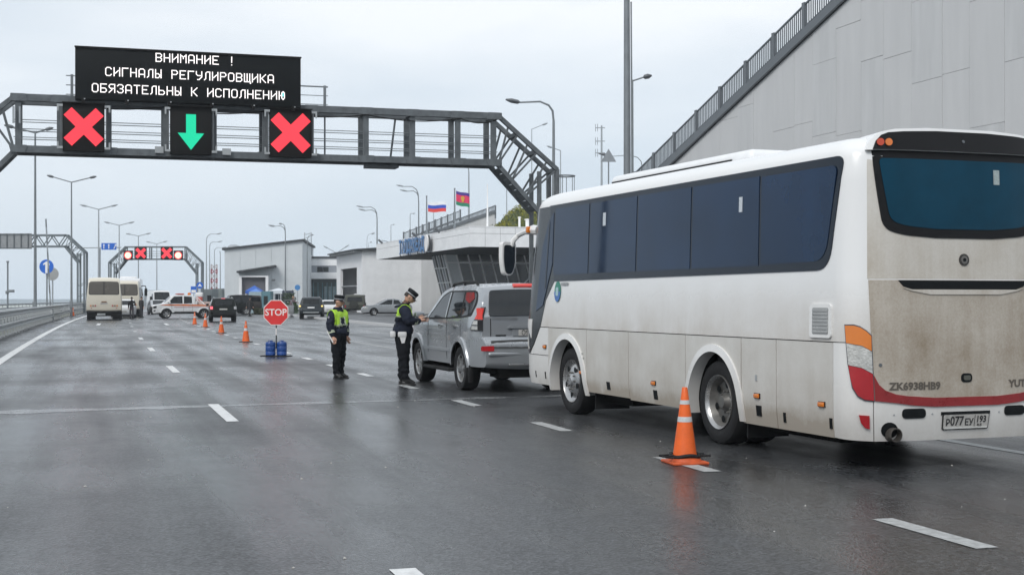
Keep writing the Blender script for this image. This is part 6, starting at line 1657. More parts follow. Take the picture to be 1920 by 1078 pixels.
# ---- buses in the queue on the left
pz = [(.12, .68), (.02, .74), (0, 1.2), (.03, 1.72), (.06, 1.90), (.14, 2.72), (.26, 3.02), (.7, 3.14), (3.5, 3.18), (6.0, 3.10), (6.5, 2.92), (6.9, 1.5), (7.0, 1.2), (7.0, .7), (6.9, .5)]
pw = [[(.5 + 1.05 * i, 1.80), (.5 + 1.05 * i, 2.6), (1.45 + 1.05 * i, 2.6), (1.45 + 1.05 * i, 1.80)] for i in range(5)]
def paz(label, pos, ang):
    c = simple_car('small_bus', label, pos, ang, pz, 2.56, (1.9, 5.5), .45, .62, CREAM, pw, None, ((6.85, 1.65), (6.52, 2.8), .95), [], ref=(0, 0), cat='bus', group=None, zb=1.4, tum=.10, glass=PZGLASS, ar=.3, kr=.05, kf=.06, crown=.06, bev=.16, rimm=CHROMED)
    sA, sB = c.S(.06, 1.93), c.S(.15, 2.82)
    c.rearp('window_rubber', rounded([(-1.10, sA - .05), (1.10, sA - .05), (1.06, sB + .05), (-1.06, sB + .05)], .16, 5), PLAST, .008, .015)
    for a, b in ((-1.04, -.03), (.03, 1.04)): c.rearp('rear_window', rounded(rect(a, b, sA, sB), .10, 4), PZGLASS, .014, .012)
    for sg in (1, -1):
        for k in range(3): c.rearp('tail_lamp', ell(sg * (.62 + .16 * k), c.S(.0, 1.08), .055, .055, 12), (TAILR, M('lamp_brown', (.18, .10, .05), .3), AMBER)[k], .03, .04)
        c.rearp('reflector', ell(sg * .9, c.S(0, .90), .035, .035, 10), TAILR, .02, .02)
    c.rearp('number_plate', rect(-.26, .26, c.S(0, 1.20), c.S(0, 1.30)), PLATE, .02, .02)
    c.rearp('plate_lamp', rounded(rect(-.19, .19, c.S(0, 1.31), c.S(0, 1.40)), .03), M('lamp_brown', (.18, .10, .05), .3), .05, .06)
    MB().box(.06, 6.6, -1.2, 1.2, .30, .70).build('underbody', UNDER, c.g)
    for sg in (1, -1): MB().box(.55, .6, sg * .9 - .3, sg * .9 + .3, .06, .5).build('mud_flap', RUBBER, c.g)
    MB().bbox(-.02, .1, -1.16, 1.16, .56, .68, .02).build('bumper', PLAST, c.g)
    return c
p1 = paz('cream small bus seen from behind with a two-pane brown rear window', Vector((PX(195, 103.5), 103.5, 0)), R(90 + 15.5))
MB().tube([(.5, .4, .45), (.2, .4, .42), (.02, .42, .42)], .05, 8).bbox(.02, .3, -.1, .5, .36, .5, .03).build('muffler', STEEL, p1.g)
p2 = paz('second cream small bus standing ahead, mostly hidden by the first', Vector((PX(234, 121), 121, 0)), R(90 + 13))
co = [(.05, .35), (0, .45), (0, 1.9), (.05, 2.1), (.18, 3.0), (.4, 3.5), (1, 3.62), (10, 3.62), (11.2, 3.5), (11.7, 1.6), (11.8, 1.0), (11.7, .35)]
c = simple_car('white_coach', 'tall white coach at the head of the queue on the left', Vector((PX(239, 137), 137, 0)), R(90 + 13.5), co, 2.55, (3.2, 8.9), .5, .4, CARWH, [[(.5 + 2 * i, 1.9), (.5 + 2 * i, 3.1), (2.4 + 2 * i, 3.1), (2.4 + 2 * i, 1.9)] for i in range(5)], ((.10, 2.3), (.27, 3.32), 1.08), ((11.6, 1.7), (11.25, 3.2), 1.05), [], ref=(0, 0), cat='coach', zb=1.8, tum=.06, ar=.4, kr=.05, kf=.08, bev=.15)
MB().bbox(2.5, 5, -.8, .8, 3.6, 3.82, .08).build('roof_unit', WHITE, c.g)
for sg in (1, -1): MB().tube([(11.6, sg * 1.1, 3.0), (11.9, sg * 1.45, 2.95), (11.9, sg * 1.5, 2.7)], .05, 6).bbox(11.82, 11.95, sg * 1.5 - .14, sg * 1.5 + .14, 1.9, 2.7, .05).build('mirror', PLAST, c.g)
simple_car('white_car', 'white car squeezed between the cream small bus and the standing people', Vector((PX(231.5, 112.5), 112.5, 0)), R(90 + 13), [(x, z * 1.05) for x, z in sal], 1.75, (.72, 3.36), .32, .30, CARWH, [[(x, z * 1.05) for x, z in w_] for w_ in sw], ((.52, 1.08), (1.05, 1.42), .58), ((3.15, 1.05), (2.3, 1.44), .6), [('tail_lamp', .6, .8, .03, .70, .86, TAILR), ('tail_lamp', -.8, -.6, .03, .70, .86, TAILR), ('number_plate', -.26, .26, .02, .52, .62, PLATE)], ref=(0, 0))
# ---- white van coming the other way, behind the pickup
vn = [(.05, .4), (0, .6), (0, 2.0), (.1, 2.45), (.3, 2.52), (4.0, 2.52), (4.4, 2.40), (5.1, 1.35), (5.6, 1.1), (5.75, .8), (5.7, .4)]
c = simple_car('white_van', 'white van facing the camera beyond the pickup, dark windscreen', Vector((PX(306, 158), 158, 0)), R(-90 + 24), vn, 2.05, (1.1, 4.7), .36, .42, CARWH, [[(3.4, 1.45), (3.4, 2.15), (4.3, 2.15), (4.8, 1.45)]], None, ((5.08, 1.42), (4.45, 2.35), .92), [('headlight', .62, .92, 5.6, 1.08, .9, CLEAR), ('headlight', -.92, -.62, 5.6, 1.08, .9, CLEAR), ('grille', -.45, .45, 5.7, 1.0, .7, PLAST)], ref=(5.5, 0), cat='van', zb=1.3, tum=.12, ar=.3, kr=.04)
for sg in (1, -1): MB().bbox(4.8, 4.95, sg * 1.25 - .14, sg * 1.25 + .14, 1.35, 1.85, .05).bar((4.88, sg * .95, 1.45), (4.88, sg * 1.2, 1.5), .06).build('mirror', PLAST, c.g)
simple_car('white_car', 'small white car in front of the van, showing above the pickup bonnet', Vector((PX(301, 140), 140, 0)), R(-90 + 22), sal, 1.72, (.72, 3.36), .31, .30, CARWH, sw, ((.52, 1.03), (1.05, 1.36), .58), ((3.15, 1.0), (2.3, 1.38), .62), [], ref=(4, 0))
# ------------------------------------------------------------------ cones and stop sign
CONE = M('cone_orange', (0.72, 0.115, 0.012), 0.5, var=.12, scale=9)
REFL = M('cone_band', (0.50, 0.52, 0.53), 0.4, var=.15, scale=20)
CONEB = M('cone_base', (0.52, 0.085, 0.02), 0.6, var=.25, scale=9)
def near_cone():
    g = thing('traffic_cone', 'large orange traffic cone with two white bands beside the coach rear wheel', 'traffic cone', GND(1284, 868), R(14))
    rad = lambda z: .118 - (.118 - .027) * (z - .07) / .66
    for nm, z0, z1, m_ in (('cone', .05, .405, CONE), ('band', .405, .455, REFL), ('cone', .455, .575, CONE), ('band', .575, .615, REFL), ('cone', .615, .735, CONE)):
        top = [(rad(z1) * .9, z1 + .004), (rad(z1) * .6, z1 + .002)] if z1 > .7 else []
        MB().lathe([(rad(z0) + (.002 if nm == 'band' else 0), z0), (rad(z1) + (.002 if nm == 'band' else 0), z1)] + top, 32).build(nm, m_, g)
    MB().bbox(-.185, .185, -.185, .185, 0, .028, .012).lathe([(.165, .026), (.150, .055), (.125, .075)], 32).build('base', CONEB, g)
    mb = MB(); mb.tube([(.142 * math.cos(R(a)), .142 * math.sin(R(a)), .078 + .01 * math.sin(R(a * 3))) for a in range(0, 361, 15)], .019, 6)
    for a in (20, 165, 200, 340): mb.tube([(.14 * math.cos(R(a)), .14 * math.sin(R(a)), .08), (.25 * math.cos(R(a + 4)), .22 * math.sin(R(a + 4)), .075), (.21 * math.cos(R(a + 18)), .21 * math.sin(R(a + 18)), .07)], .012, 5)
    mb.build('rubber_ring', RUBBER, g)
near_cone()
c0 = thing('traffic_cone', 'orange cone with white bands, nearest of the row beside the stop sign', 'traffic cone', GND(461, 641.5), 0, 'orange cones in a row along the lane line')
rad = lambda z: .145 - (.145 - .03) * z / .75
for nm, z0, z1, m_ in (('cone', .03, .42, CONE), ('band', .42, .52, REFL), ('cone', .52, .62, CONE), ('band', .62, .68, M('cone_band_pink', (.60, .25, .17), .5)), ('cone', .68, .78, CONE)):
    MB().lathe([(rad(z0), z0), (rad(z1), z1)] + ([(0, z1 + .004)] if z1 > .75 else []), 20).build(nm, m_, c0)
MB().bbox(-.22, .22, -.22, .22, 0, .035, .012).build('base', M('cone_base_grey', (.08, .065, .06), .7), c0)
for px, py, lab in ((415, 624.5, 'orange cone with white bands just in front of the black SUV'), (385, 613.5, 'orange cone with white bands at the rear wheel of the pickup'), (365, 608.5, 'orange cone with white bands at the middle of the pickup, last of the row'), (137, 592.5, 'lone orange cone at the end of the guard rail by the cream bus')):
    k = copy_tree(c0); k.location = GND(px, py); k['label'] = lab
    k.rotation_euler.z = random.uniform(0, 1)
    if px == 137: del k['group']
Ps = GND(518, 668)
g = thing('stop_sign', 'red octagonal STOP sign on a striped pole between two blue canisters', 'stop sign', Ps, R(-6))
zc = PZ(586, Ps.y); rr_ = 23.6 / FPX * Ps.y / math.cos(R(22.5))
octo = lambda r: [(r * math.cos(R(22.5 + 45 * i)), zc + r * math.sin(R(22.5 + 45 * i))) for i in range(8)]
MB().prism(octo(rr_), -.035, -.015).build('sign_border', M('sign_white', (.74, .70, .68), .45, var=.06), g)
MB().prism(octo(rr_ * .94), -.042, -.036).build('sign_face', RED, g)
text_on('sign_text', 'STOP', .258, lambda x, y, off: (x, -off, zc + y), M('sign_white', (.74, .70, .68), .45), g, .046, 1.0, .004)
for i in range(6): MB().tube([(0, 0, .02 + .19 * i), (0, 0, .02 + .19 * (i + 1))], .018, 8).build('pole_segment', M('pole_black', (.02, .02, .02), .5) if i % 3 else M('sign_white', (.74, .70, .68), .45), g)
MB().bbox(-.42, .42, -.16, .16, 0, .025, .008).build('base_plate', RUBBER, g)
for x, lab in ((-.158, 'blue plastic canister on the left of the stop sign pole'), (.158, 'blue plastic canister on the right of the stop sign pole')):
    k = thing('canister', lab, 'canister', Ps + Vector((x, -.02, .026)), 0, 'blue canisters weighing down the stop sign')
    MB().lathe([(.05, 0), (.125, .004), (.138, .02), (.138, .10), (.132, .11), (.138, .12), (.138, .25), (.132, .26), (.138, .27), (.138, .34), (.12, .375), (.06, .385), (0, .385)], 24).build('barrel', M('canister_blue', (.008, .055, .235), .4, var=.15), k)
    MB().tube([(-.06, 0, .38), (-.055, 0, .41), (.055, 0, .41), (.06, 0, .38)], .012, 6).lathe([(.03, .38), (.03, .40), (0, .402)], 10, mat=Matrix.Translation((0, .07, 0))).build('handle', M('canister_blue', (.008, .055, .235), .4), k)

# ------------------------------------------------------------------ people
SKIN = M('skin', (.50, .29, .21), .5, var=.10, scale=30)
def skin_obj(pts, edges, rad, root=0, sub=2):
    me = bpy.data.meshes.new('skin'); me.from_pydata(pts, edges, [])
    o = bpy.data.objects.new('skin', me); COL.objects.link(o)
    o.modifiers.new('s', 'SKIN'); o.modifiers['s'].use_smooth_shade = True; o.modifiers['s'].branch_smoothing = .6
    sv = me.skin_vertices[0].data
    for i, r in enumerate(rad): sv[i].radius = r if isinstance(r, tuple) else (r, r)
    sv[root].use_root = True
    m_ = o.modifiers.new('d', 'SUBSURF'); m_.levels = sub; m_.render_levels = sub
    dg = bpy.context.evaluated_depsgraph_get()
    out = bpy.data.meshes.new_from_object(o.evaluated_get(dg))
    bpy.data.objects.remove(o); bpy.data.meshes.remove(me)
    return out
def limb(a, b, t): return tuple(Vector(a).lerp(Vector(b), t))
def person(label, pos, rz, H, pose, cloth, shape=1.0, scale_det=2):
    """faces local +Y; pose gives the joints of arms and legs in units of height"""
    g = thing('person', label, 'person', pos, rz)
    P = dict(pelvis=(0, 0, .515), waist=(0, .005, .60), chest=(0, .0, .72), neck=(0, -.008, .825), head=(0, .006, .875),
             shl=(-.105, -.005, .795), shr=(.105, -.005, .795), ell=(-.135, -.01, .635), elr=(.135, -.01, .635), wrl=(-.14, .02, .492), wrr=(.14, .02, .492),
             hl=(-.052, 0, .49), hr=(.052, 0, .49), kl=(-.058, .012, .28), kr=(.058, .012, .28), al=(-.062, -.012, .052), ar=(.062, -.012, .052), tl=(-.072, .085, .018), tr=(.072, .085, .018))
    P.update(pose)
    nm = [q_ for q_ in P if q_[0] != '_']; idx = {k: i for i, k in enumerate(nm)}
    k = shape
    bk_ = pose.get('_bulk', 1.0); dp = pose.get('_deep', 1.0); lg = pose.get('_legs', 1.0)
    rad = dict(pelvis=(.078 * k, .066 * k * dp), waist=(.080 * k, .066 * k * dp), chest=(.094 * k, .070 * k * dp), neck=.040, head=.030, shl=.053 * k, shr=.053 * k, ell=.038 * k * bk_, elr=.038 * k * bk_, wrl=.026 * bk_ ** .5, wrr=.026 * bk_ ** .5,
               hl=.058 * k * lg, hr=.058 * k * lg, kl=.044 * lg, kr=.044 * lg, al=.036 * lg, ar=.036 * lg, tl=.020, tr=.020)
    ed = [('pelvis', 'waist'), ('waist', 'chest'), ('chest', 'neck'), ('neck', 'head'), ('chest', 'shl'), ('shl', 'ell'), ('ell', 'wrl'), ('chest', 'shr'), ('shr', 'elr'), ('elr', 'wrr'),
          ('pelvis', 'hl'), ('hl', 'kl'), ('kl', 'al'), ('al', 'tl'), ('pelvis', 'hr'), ('hr', 'kr'), ('kr', 'ar'), ('ar', 'tr')]
    me = skin_obj([tuple(Vector(P[n]) * H) for n in nm], [(idx[a], idx[b]) for a, b in ed], [tuple(x * H for x in rad[n]) if isinstance(rad[n], tuple) else rad[n] * H for n in nm], 0, scale_det)
    bm = bmesh.new(); bm.from_mesh(me); bpy.data.meshes.remove(me)
    if pose.get('_fold'):                                    # creases in jacket and trousers
        from mathutils import noise
        bm.normal_update()
        for v in bm.verts:
            z = v.co.z / H
            if .07 < z < .82:
                q = v.co / H
                a = noise.noise(Vector((q.x * 16, q.y * 16, q.z * 26))) * .008 + noise.noise(Vector((q.x * 34 + 5, q.y * 34, q.z * 60))) * .004
                if z < .5: a += .004 * math.sin(q.z * 95 + 6 * noise.noise(Vector((q.x * 9, q.y * 9, 3)))) * (1 if z < .16 or .24 < z < .33 else .3)
                v.co += v.normal * a * H
        bm.normal_update()
    torso_faces = []
    sh, wr = Vector(P['shl']) * H, None
    def near(p, a, b):
        a, b = Vector(a) * H, Vector(b) * H; d = b - a; t = max(0, min(1, (p - a).dot(d) / d.length_squared)); return (a + d * t - p).length
    for f in bm.faces:
        p = f.calc_center_median(); z = p.z / H
        f.smooth = True
        d_arm = min(near(p, P['shl'], P['ell']), near(p, P['ell'], P['wrl']), near(p, P['shr'], P['elr']), near(p, P['elr'], P['wrr']))
        d_tor = min(near(p, P['pelvis'], P['chest']), near(p, P['chest'], P['neck'])) - .045 * H
        f.material_index = 1 if z > .52 or d_arm < .052 * H and z > .44 and d_arm < d_tor + .02 * H else 2
        if z < .06: f.material_index = 3
        if z > .845: f.material_index = 0
    jacket = [[tuple(v.co) for v in f.verts] + [tuple(f.normal)] for f in bm.faces]
    # vest and other shells are lifted off the torso
    def shell(name, test, off, mats, matf=lambda p, n: 0):
        vmap, vs, fs, mi = {}, [], [], []
        for f in bm.faces:
            p = f.calc_center_median()
            if not test(p / H, f.normal): continue
            ids = []
            for v in f.verts:
                if v.index not in vmap: vmap[v.index] = len(vs); vs.append(tuple(v.co + v.normal * off))
                ids.append(vmap[v.index])
            fs.append(ids); mi.append(matf(p / H, f.normal))
        if not fs: return None
        m2 = bpy.data.meshes.new(name); m2.from_pydata(vs, [], fs)
        for m_ in mats: m2.materials.append(m_)
        for q, i in zip(m2.polygons, mi): q.material_index = i; q.use_smooth = True
        o = link(name, m2, g); so = o.modifiers.new('t', 'SOLIDIFY'); so.thickness = off * .6; so.offset = -1
        return o
    bm.verts.index_update(); bm.normal_update()
    g_shell = shell
    # head with face, turned by pose['look'] (yaw, pitch)
    yaw, pit = pose.get('_look', (0, 0))
    HM = Matrix.Translation(Vector(P['head']) * H + Vector((0, 0, .008 * H))) @ Matrix.Rotation(R(yaw), 4, 'Z') @ Matrix.Rotation(R(pit), 4, 'X')
    hb = bmesh.new(); bmesh.ops.create_uvsphere(hb, u_segments=20, v_segments=16, radius=1)
    for v in hb.verts:
        x, y, z = v.co
        jaw = 1 - .26 * max(0, -z) ** 1.3
        q = Vector((x * .044 * jaw, y * .056 * (1 - .12 * max(0, -z)) + .004, z * .066))
        if y > 0: 
            q.y += .016 * math.exp(-((x / .20) ** 2 + ((z + .12) / .24) ** 2)) - .006 * (math.exp(-(((abs(x) - .36) / .17) ** 2 + ((z - .12) / .15) ** 2)))
            q.y += .005 * math.exp(-((x / .32) ** 2 + ((z + .52) / .10) ** 2)) + .006 * math.exp(-((x / .35) ** 2 + ((z + .85) / .2) ** 2))
        v.co = HM @ ((q + Vector((0, .004, .045))) * H)
    for f in hb.faces: f.smooth = True
    off = len(bm.verts)
    def merge(src, mi):
        src.verts.index_update(); vs = [bm.verts.new(v.co) for v in src.verts]
        for f in src.faces:
            q = bm.faces.new([vs[v.index] for v in f.verts]); q.smooth = True; q.material_index = mi
        src.free()
    merge(hb, 0)
    def blob(c, r, mi, mat=HM):
        b = bmesh.new(); bmesh.ops.create_uvsphere(b, u_segments=8, v_segments=6, radius=1)
        for v in b.verts: v.co = mat @ ((Vector(c) + Vector((v.co.x * r[0], v.co.y * r[1], v.co.z * r[2]))) * H)
        merge(b, mi)
    for sx in (-1, 1):
        blob((sx * .017, .0525, .052), (.0055, .004, .0035), 4); blob((sx * .0455, -.002, .042), (.005, .011, .017), 0); blob((sx * .017, .056, .0625), (.010, .003, .0022), 4)
    blob((0, .060, .012), (.012, .004, .003), 5)
    # hands: palm, four fingers of unequal length with a bend, thumb off the side
    for sd, e, w in ((-1, 'ell', 'wrl'), (1, 'elr', 'wrr')):
        d = (Vector(P[w]) - Vector(P[e])).normalized(); w0 = Vector(P[w])
        fwd = pose.get('_palm', {}).get(w, Vector((0, 1, 0)))
        a = (fwd - d * fwd.dot(d)).normalized(); nrm_ = d.cross(a) * sd
        curl = pose.get('_curl', {}).get(w, .35)
        mb = MB()
        def HP(along, across, outw): return (w0 + d * along + a * across + nrm_ * outw) * H
        mb.tube([HP(-.008, 0, 0), HP(.012, 0, 0), HP(.035, .001, .001), HP(.052, .001, .002)], [.0155 * H, .019 * H, .0225 * H, .020 * H], 8)
        for i, (L, q) in enumerate(((.040, .017), (.045, .006), (.042, -.006), (.033, -.016))):
            mb.tube([HP(.044, q, .002), HP(.052 + L * .35, q * 1.08, .002 + L * curl * .25), HP(.052 + L * (.75 - curl * .35), q * 1.05, .004 + L * curl * .75), HP(.052 + L * (1 - curl * .75), q, .004 + L * curl * 1.25)], [.0062 * H, .0056 * H, .005 * H, .0036 * H], 6)
        mb.tube([HP(.010, .016, .003), HP(.026, .030, .008), HP(.044, .034, .013), HP(.056, .031, .016)], [.0075 * H, .0072 * H, .006 * H, .0042 * H], 6)
        b = bmesh.new(); vs = [b.verts.new(v) for v in mb.v]
        for f in mb.f:
            try: b.faces.new([vs[i] for i in f])
            except ValueError: pass
        merge(b, pose.get('_glove', 0))
    outm = bpy.data.meshes.new('body'); 
    shells = cloth.get('shells')
    if shells: shells(shell, P, H, g, HM, near)
    bm.to_mesh(outm); bm.free()
    for m_ in (SKIN, cloth['top'], cloth['legs'], cloth['shoes'], M('eye_dark', (.03, .02, .02), .4), M('lip', (.36, .16, .13), .5)): outm.materials.append(m_)
    link('body', outm, g)
    for sx, an, to in ((-1, 'al', 'tl'), (1, 'ar', 'tr')):                # shoes with a sole
        a, t = Vector(P[an]) * H, Vector(P[to]) * H; d = (t - a); d.z = 0; d.normalize()
        mt = Matrix.Translation((a.x, a.y, 0)) @ Matrix.Rotation(math.atan2(-d.x, d.y), 4, 'Z')
        MB().bbox(-.028 * H, .028 * H, -.035 * H, .115 * H, 0, .014 * H, .006 * H, 2, mat=mt).bbox(-.026 * H, .026 * H, -.033 * H, .105 * H, .010 * H, .040 * H, .014 * H, 3, mat=mt).build('shoe', cloth['shoes'], g)
    if cloth.get('hair'):
        hb = bmesh.new(); bmesh.ops.create_uvsphere(hb, u_segments=16, v_segments=12, radius=1)
        bmesh.ops.delete(hb, geom=[v for v in hb.verts if v.co.z < .05 and v.co.y > -.2 or v.co.z < -.45], context='VERTS')
        m2 = bpy.data.meshes.new('hair')
        for v in hb.verts: v.co = HM @ (Vector((v.co.x * .048, v.co.y * .060 - .002, v.co.z * .068 + .048)) * H)
        hb.to_mesh(m2); hb.free(); m2.materials.append(cloth['hair']); [setattr(p, 'use_smooth', True) for p in m2.polygons]; link('hair', m2, g)
    return g, P, HM
NAVY = M('uniform_navy', (.014, .018, .032), .8, var=.3, scale=14, bump=.3, bscale=30, spec=.2)
NAVY2 = M('uniform_trousers', (.008, .009, .012), .85, var=.3, scale=10, bump=.3, bscale=24, spec=.15)
SHOE = M('shoe_black', (.012, .012, .012), .4)
LIME = M('vest_lime', (.38, .64, .045), .6, var=.10, scale=12)
LIMED = M('vest_band', (.50, .56, .42), .4, var=.1)
CAPM = M('cap_dark', (.012, .014, .017), .7, spec=.2)
CAPB = M('cap_band', (.40, .41, .43), .6)
WBELT = M('belt_white', (.62, .62, .62), .5, var=.1)
def cap(g, HM, H, visor=True):
    mt = HM @ Matrix.Translation((0, .002 * H, .045 * H)) @ Matrix.Rotation(R(-4), 4, 'X')
    el = Matrix.Scale(1.16, 4, (0, 1, 0))
    o = MB().lathe([(.0485 * H, .018 * H), (.051 * H, .03 * H), (.050 * H, .046 * H)], 24, mat=mt @ el).build('cap_crown_band', CAPM, g)
    MB().lathe([(.0515 * H, .028 * H), (.0517 * H, .036 * H)], 24, cap=False, mat=mt @ el).build('cap_stripe', CAPB, o)
    MB().lathe([(.0503 * H, .045 * H), (.055 * H, .060 * H), (.054 * H, .072 * H), (.044 * H, .080 * H), (0, .083 * H)], 24, mat=mt @ el).build('cap_top', CAPM, o)
    vs = []
    for i in range(11):
        t = R(20 + 140 * i / 10)
        for r2, z in ((.049, .020), (.080, .006)): vs.append(mt @ el @ Vector((math.cos(t) * r2 * H * (.92 if r2 > .05 else 1), math.sin(t) * r2 * H, z * H)))
    MB().add(vs, [(2 * i, 2 * i + 1, 2 * i + 3, 2 * i + 2) for i in range(10)], 0, True).build('cap_visor', SHOE, o)
def police_shells(vlow, vhigh, fr):
    def fn(shell, P, H, g, HM, near):
        def arm(p): 
            q = p * H; return min(near(q, Vector(P['shl']).lerp(Vector(P['ell']), .28), P['ell']), near(q, P['ell'], P['wrl']), near(q, Vector(P['shr']).lerp(Vector(P['elr']), .28), P['elr']), near(q, P['elr'], P['wrr'])) / H
        def tors(p): q = p * H; return near(q, P['waist'], P['chest']) / H
        shell('vest', lambda p, n: vlow < p.z < vhigh and arm(p) > .047 and abs(p.x) < .125, .009 * H, [LIME, LIMED, NAVY], fr)
        shell('jacket_hem', lambda p, n: .535 < p.z < .61 and tors(p) < .125 and arm(p) > .04, .012 * H, [NAVY])
        shell('collar', lambda p, n: .808 < p.z < .858 and abs(p.x) < .06, .010 * H, [NAVY])
    return fn
# nearer the stop sign: officer standing relaxed, body turned to the right
v1 = lambda p, n: 1 if p.z < .652 or abs(abs(p.x) - .045) < .010 and p.z < .74 and p.y > 0 else (2 if p.y > .02 and abs(p.x) < .043 and p.z < .735 else 0)
po1, P1, HM1 = person('policeman in dark uniform and lime vest standing with arms down near the stop sign', GND(634, 709.5), R(-122), 1.66,
    dict(_fold=1, _bulk=1.25, _deep=1.22, _legs=1.2, _look=(22, -2), ell=(-.145, -.015, .645), elr=(.140, -.01, .640), wrl=(-.135, .03, .50), wrr=(.135, .035, .50), al=(-.075, -.03, .052), tl=(-.095, .06, .018), kl=(-.066, .0, .28), ar=(.06, .02, .052), tr=(.082, .115, .018), kr=(.06, .025, .28), _palm={'wrl': Vector((.3, 1, 0)), 'wrr': Vector((-.3, 1, 0))}),
    dict(top=NAVY, legs=NAVY2, shoes=SHOE, shells=police_shells(.635, .83, v1), hair=M('hair_dark', (.02, .015, .012), .7)), 1.26, 3)
cap(po1, HM1, 1.66)
H1 = 1.66
def cuff(g, P, H, e, w, t, n=2):
    a, b = Vector(P[e]) * H, Vector(P[w]) * H
    for i in range(n):
        c = a.lerp(b, t + i * .13); d = (b - a).normalized()
        MB().tube([c - d * .011, c + d * .011], .041 * H, 14).build('sleeve_band', LIMED, g)
for e, w in (('ell', 'wrl'), ('elr', 'wrr')): cuff(po1, P1, H1, e, w, .45)
bt = MB().lathe([(.078 * H1, -.016), (.079 * H1, .016)], 20, cap=False, mat=Matrix.Translation((0, 0, .545 * H1)) @ Matrix.Scale(.85, 4, (0, 1, 0))).build('belt', SHOE, po1)
s_ = Vector(P1['shr']).lerp(Vector(P1['elr']), .35) * H1
MB().lathe([(.026, -.002), (.026, .004), (0, .006)], 14, mat=Matrix.Translation(s_ + Vector((.092, .0, 0))) @ Matrix.Rotation(R(90), 4, 'Y')).build('arm_patch', M('patch_badge', (.25, .24, .28), .6), po1)
MB().tube([Vector(P1['wrr']) * H1 + Vector((.03, .02, -.10)), Vector(P1['wrr']) * H1 + Vector((.02, -.14, .13))], .016, 8).build('baton', WBELT, po1)
# second officer checking papers at the silver car, head bent
v2 = lambda p, n: 2 if p.z < .70 else (1 if p.z < .716 else 0)
po2, P2, HM2 = person('policeman with white belt bending over papers beside the silver off-road car', GND(755, 721), R(-82), 1.80,
    dict(_fold=1, _bulk=1.3, _deep=1.42, _legs=1.3, _look=(-4, -34), chest=(0, .01, .72), neck=(0, .022, .822), head=(0, .046, .862), shl=(-.112, .012, .79), shr=(.112, .012, .79), ell=(-.168, .055, .655), elr=(.155, .05, .65), wrl=(-.06, .165, .675), wrr=(.05, .185, .665),
         kl=(-.06, .01, .28), al=(-.066, -.005, .052), tl=(-.08, .10, .018), ar=(.06, .02, .052), tr=(.075, .12, .018), _curl={'wrl': .75, 'wrr': .65}, _palm={'wrl': Vector((0, 0, 1)), 'wrr': Vector((0, 0, 1))}),
    dict(top=NAVY, legs=NAVY2, shoes=SHOE, shells=police_shells(.665, .835, v2), hair=M('hair_dark', (.02, .015, .012), .7)), 1.28, 3)
H2 = 1.80
cap(po2, HM2, H2)
cuff(po2, P2, H2, 'ell', 'wrl', .40); cuff(po2, P2, H2, 'elr', 'wrr', .40)
MB().lathe([(.100 * H2, -.026), (.102 * H2, .026)], 24, cap=False, mat=Matrix.Translation((0, .005, .532 * H2)) @ Matrix.Scale(.93, 4, (0, 1, 0))).build('belt', WBELT, po2)
MB().bbox(.165, .235, -.10, .06, .495 * H2, .55 * H2, .02).prism([(-.07, .50 * H2), (.05, .50 * H2), (.02, .435 * H2), (-.03, .43 * H2)], .175, .225, 'yz').build('holster', WBELT, po2)
MB().bbox(.07, .19, -.24, -.14, .49 * H2, .555 * H2, .025).build('pouch', WBELT, po2)
hood = MB().lathe([(.05 * H2, -.01), (.066 * H2, .0), (.064 * H2, .025), (.046 * H2, .04)], 18, mat=Matrix.Translation((0, -.012 * H2, .812 * H2)) @ Matrix.Rotation(R(14), 4, 'X') @ Matrix.Scale(1.15, 4, (0, 1, 0))).build('hood', NAVY, po2)
bk = thing('notebook', 'small pale papers held in the bent policeman\'s hands', 'papers', po2.location, po2.rotation_euler.z)
wl_p, wr_p = Vector(P2['wrl']) * H2, Vector(P2['wrr']) * H2
mid_ = (wl_p + wr_p) / 2 + Vector((.0, .085, .045))
MB().bbox(-.085, .085, -.055, .055, -.006, .006, .003, mat=Matrix.Translation(mid_) @ Matrix.Rotation(R(28), 4, 'X')).build('sheet', M('paper', (.55, .55, .53), .7), bk)
MB().bbox(-.09, .09, -.06, .06, -.016, -.0065, .003, mat=Matrix.Translation(mid_) @ Matrix.Rotation(R(28), 4, 'X')).build('cover', M('notebook_cover', (.05, .05, .06), .6), bk)
rd = thing('radio', 'small radio on the bent policeman\'s chest', 'radio', po2.location, po2.rotation_euler.z)
MB().bbox(-.09, -.03, .135, .175, .70 * H2, .77 * H2, .01).tube([(-.06, .155, .77 * H2), (-.06, .155, .80 * H2)], .008, 6).build('casing', M('radio_grey', (.30, .29, .29), .6), rd)
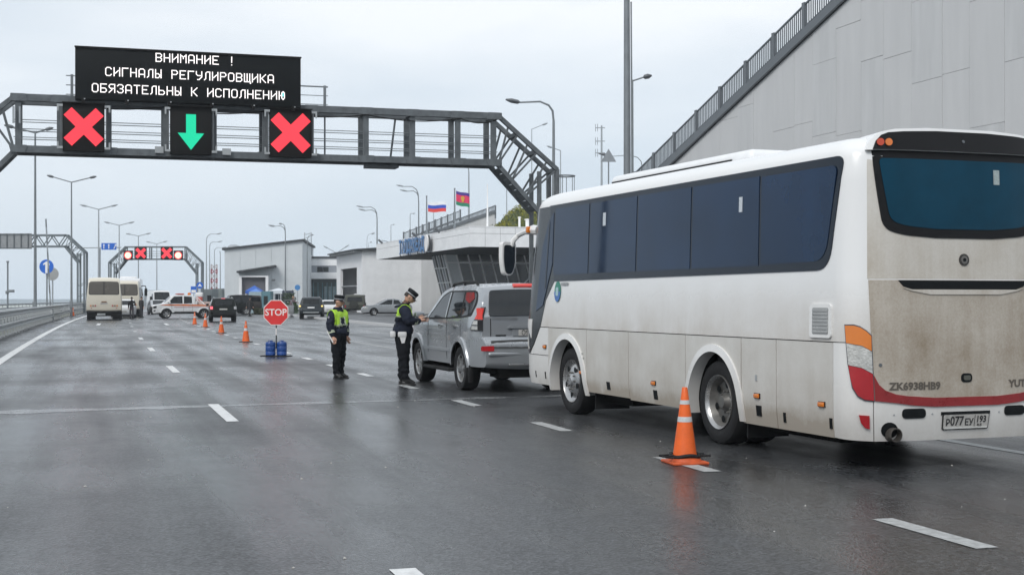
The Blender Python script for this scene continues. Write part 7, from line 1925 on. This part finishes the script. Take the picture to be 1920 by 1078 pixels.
# others, further off
DKC = M('coat_dark', (.018, .017, .018), .85, var=.2); DKP = M('trousers_dark', (.02, .02, .024), .85); HAIR = M('hair_dark', (.02, .015, .012), .7)
walk = dict(kl=(-.055, .06, .285), al=(-.055, .10, .052), tl=(-.06, .19, .03), kr=(.055, -.01, .28), ar=(.055, -.11, .07), tr=(.06, -.03, .02), ell=(-.14, -.05, .64), wrl=(-.15, -.07, .50), elr=(.14, .02, .635), wrr=(.14, .09, .50))
person('man in dark coat walking away across the lanes near the kiosk', GND(468, 593), R(-30), 1.74, walk, dict(top=DKC, legs=DKP, shoes=SHOE, hair=HAIR), 1.12, 1)
person('person in black jacket and grey trousers standing beside the cream small bus', GND(247, 597.5), R(20), 1.76, dict(elr=(.15, -.04, .65), wrr=(.09, .06, .60)), dict(top=DKC, legs=M('trousers_grey', (.10, .09, .10), .85), shoes=SHOE, hair=HAIR), 1.12, 1)
person('person in dark clothes standing further ahead by the tall white coach', Vector((PX(265, 119), 119, 0)), R(-40), 1.80, dict(al=(-.09, .0, .052), tl=(-.11, .08, .018)), dict(top=DKC, legs=DKP, shoes=SHOE, hair=HAIR), 1.18, 1)
person('person in dark clothes right behind the one in grey trousers', Vector((PX(253, 122), 122, 0)), R(150), 1.72, {}, dict(top=M('coat_black_blue', (.02, .022, .03), .85), legs=DKP, shoes=SHOE, hair=HAIR), 1.1, 1)
person('person in dark vest and pink shirt leaning at the open door of the dark SUV', GND(551, 594.5) + Vector((-.4, 1.2, 0)), R(-60), 1.86, dict(chest=(0, .04, .71), neck=(0, .07, .81), head=(0, .085, .865), shl=(-.10, .05, .785), shr=(.10, .05, .785), elr=(.15, .14, .70), wrr=(.12, .25, .68)), dict(top=M('shirt_pink_grey', (.12, .08, .09), .8, var=.3), legs=M('trousers_pale', (.22, .22, .24), .85), shoes=SHOE, hair=M('hair_fair', (.28, .2, .12), .7)), 1.1, 1)

HZ = bpy.data.materials.new('haze_air'); HZ.use_nodes = True
HZ.node_tree.nodes.clear()
_o2 = HZ.node_tree.nodes.new('ShaderNodeOutputMaterial'); _v = HZ.node_tree.nodes.new('ShaderNodeVolumePrincipled')
_v.inputs['Color'].default_value = (.86, .93, 1.0, 1); _v.inputs['Density'].default_value = HAZE
HZ.node_tree.links.new(_v.outputs[0], _o2.inputs['Volume'])
tag(MB().box(-420, 420, -60, 620, -3.5, 40).build('haze', HZ), kind='stuff')
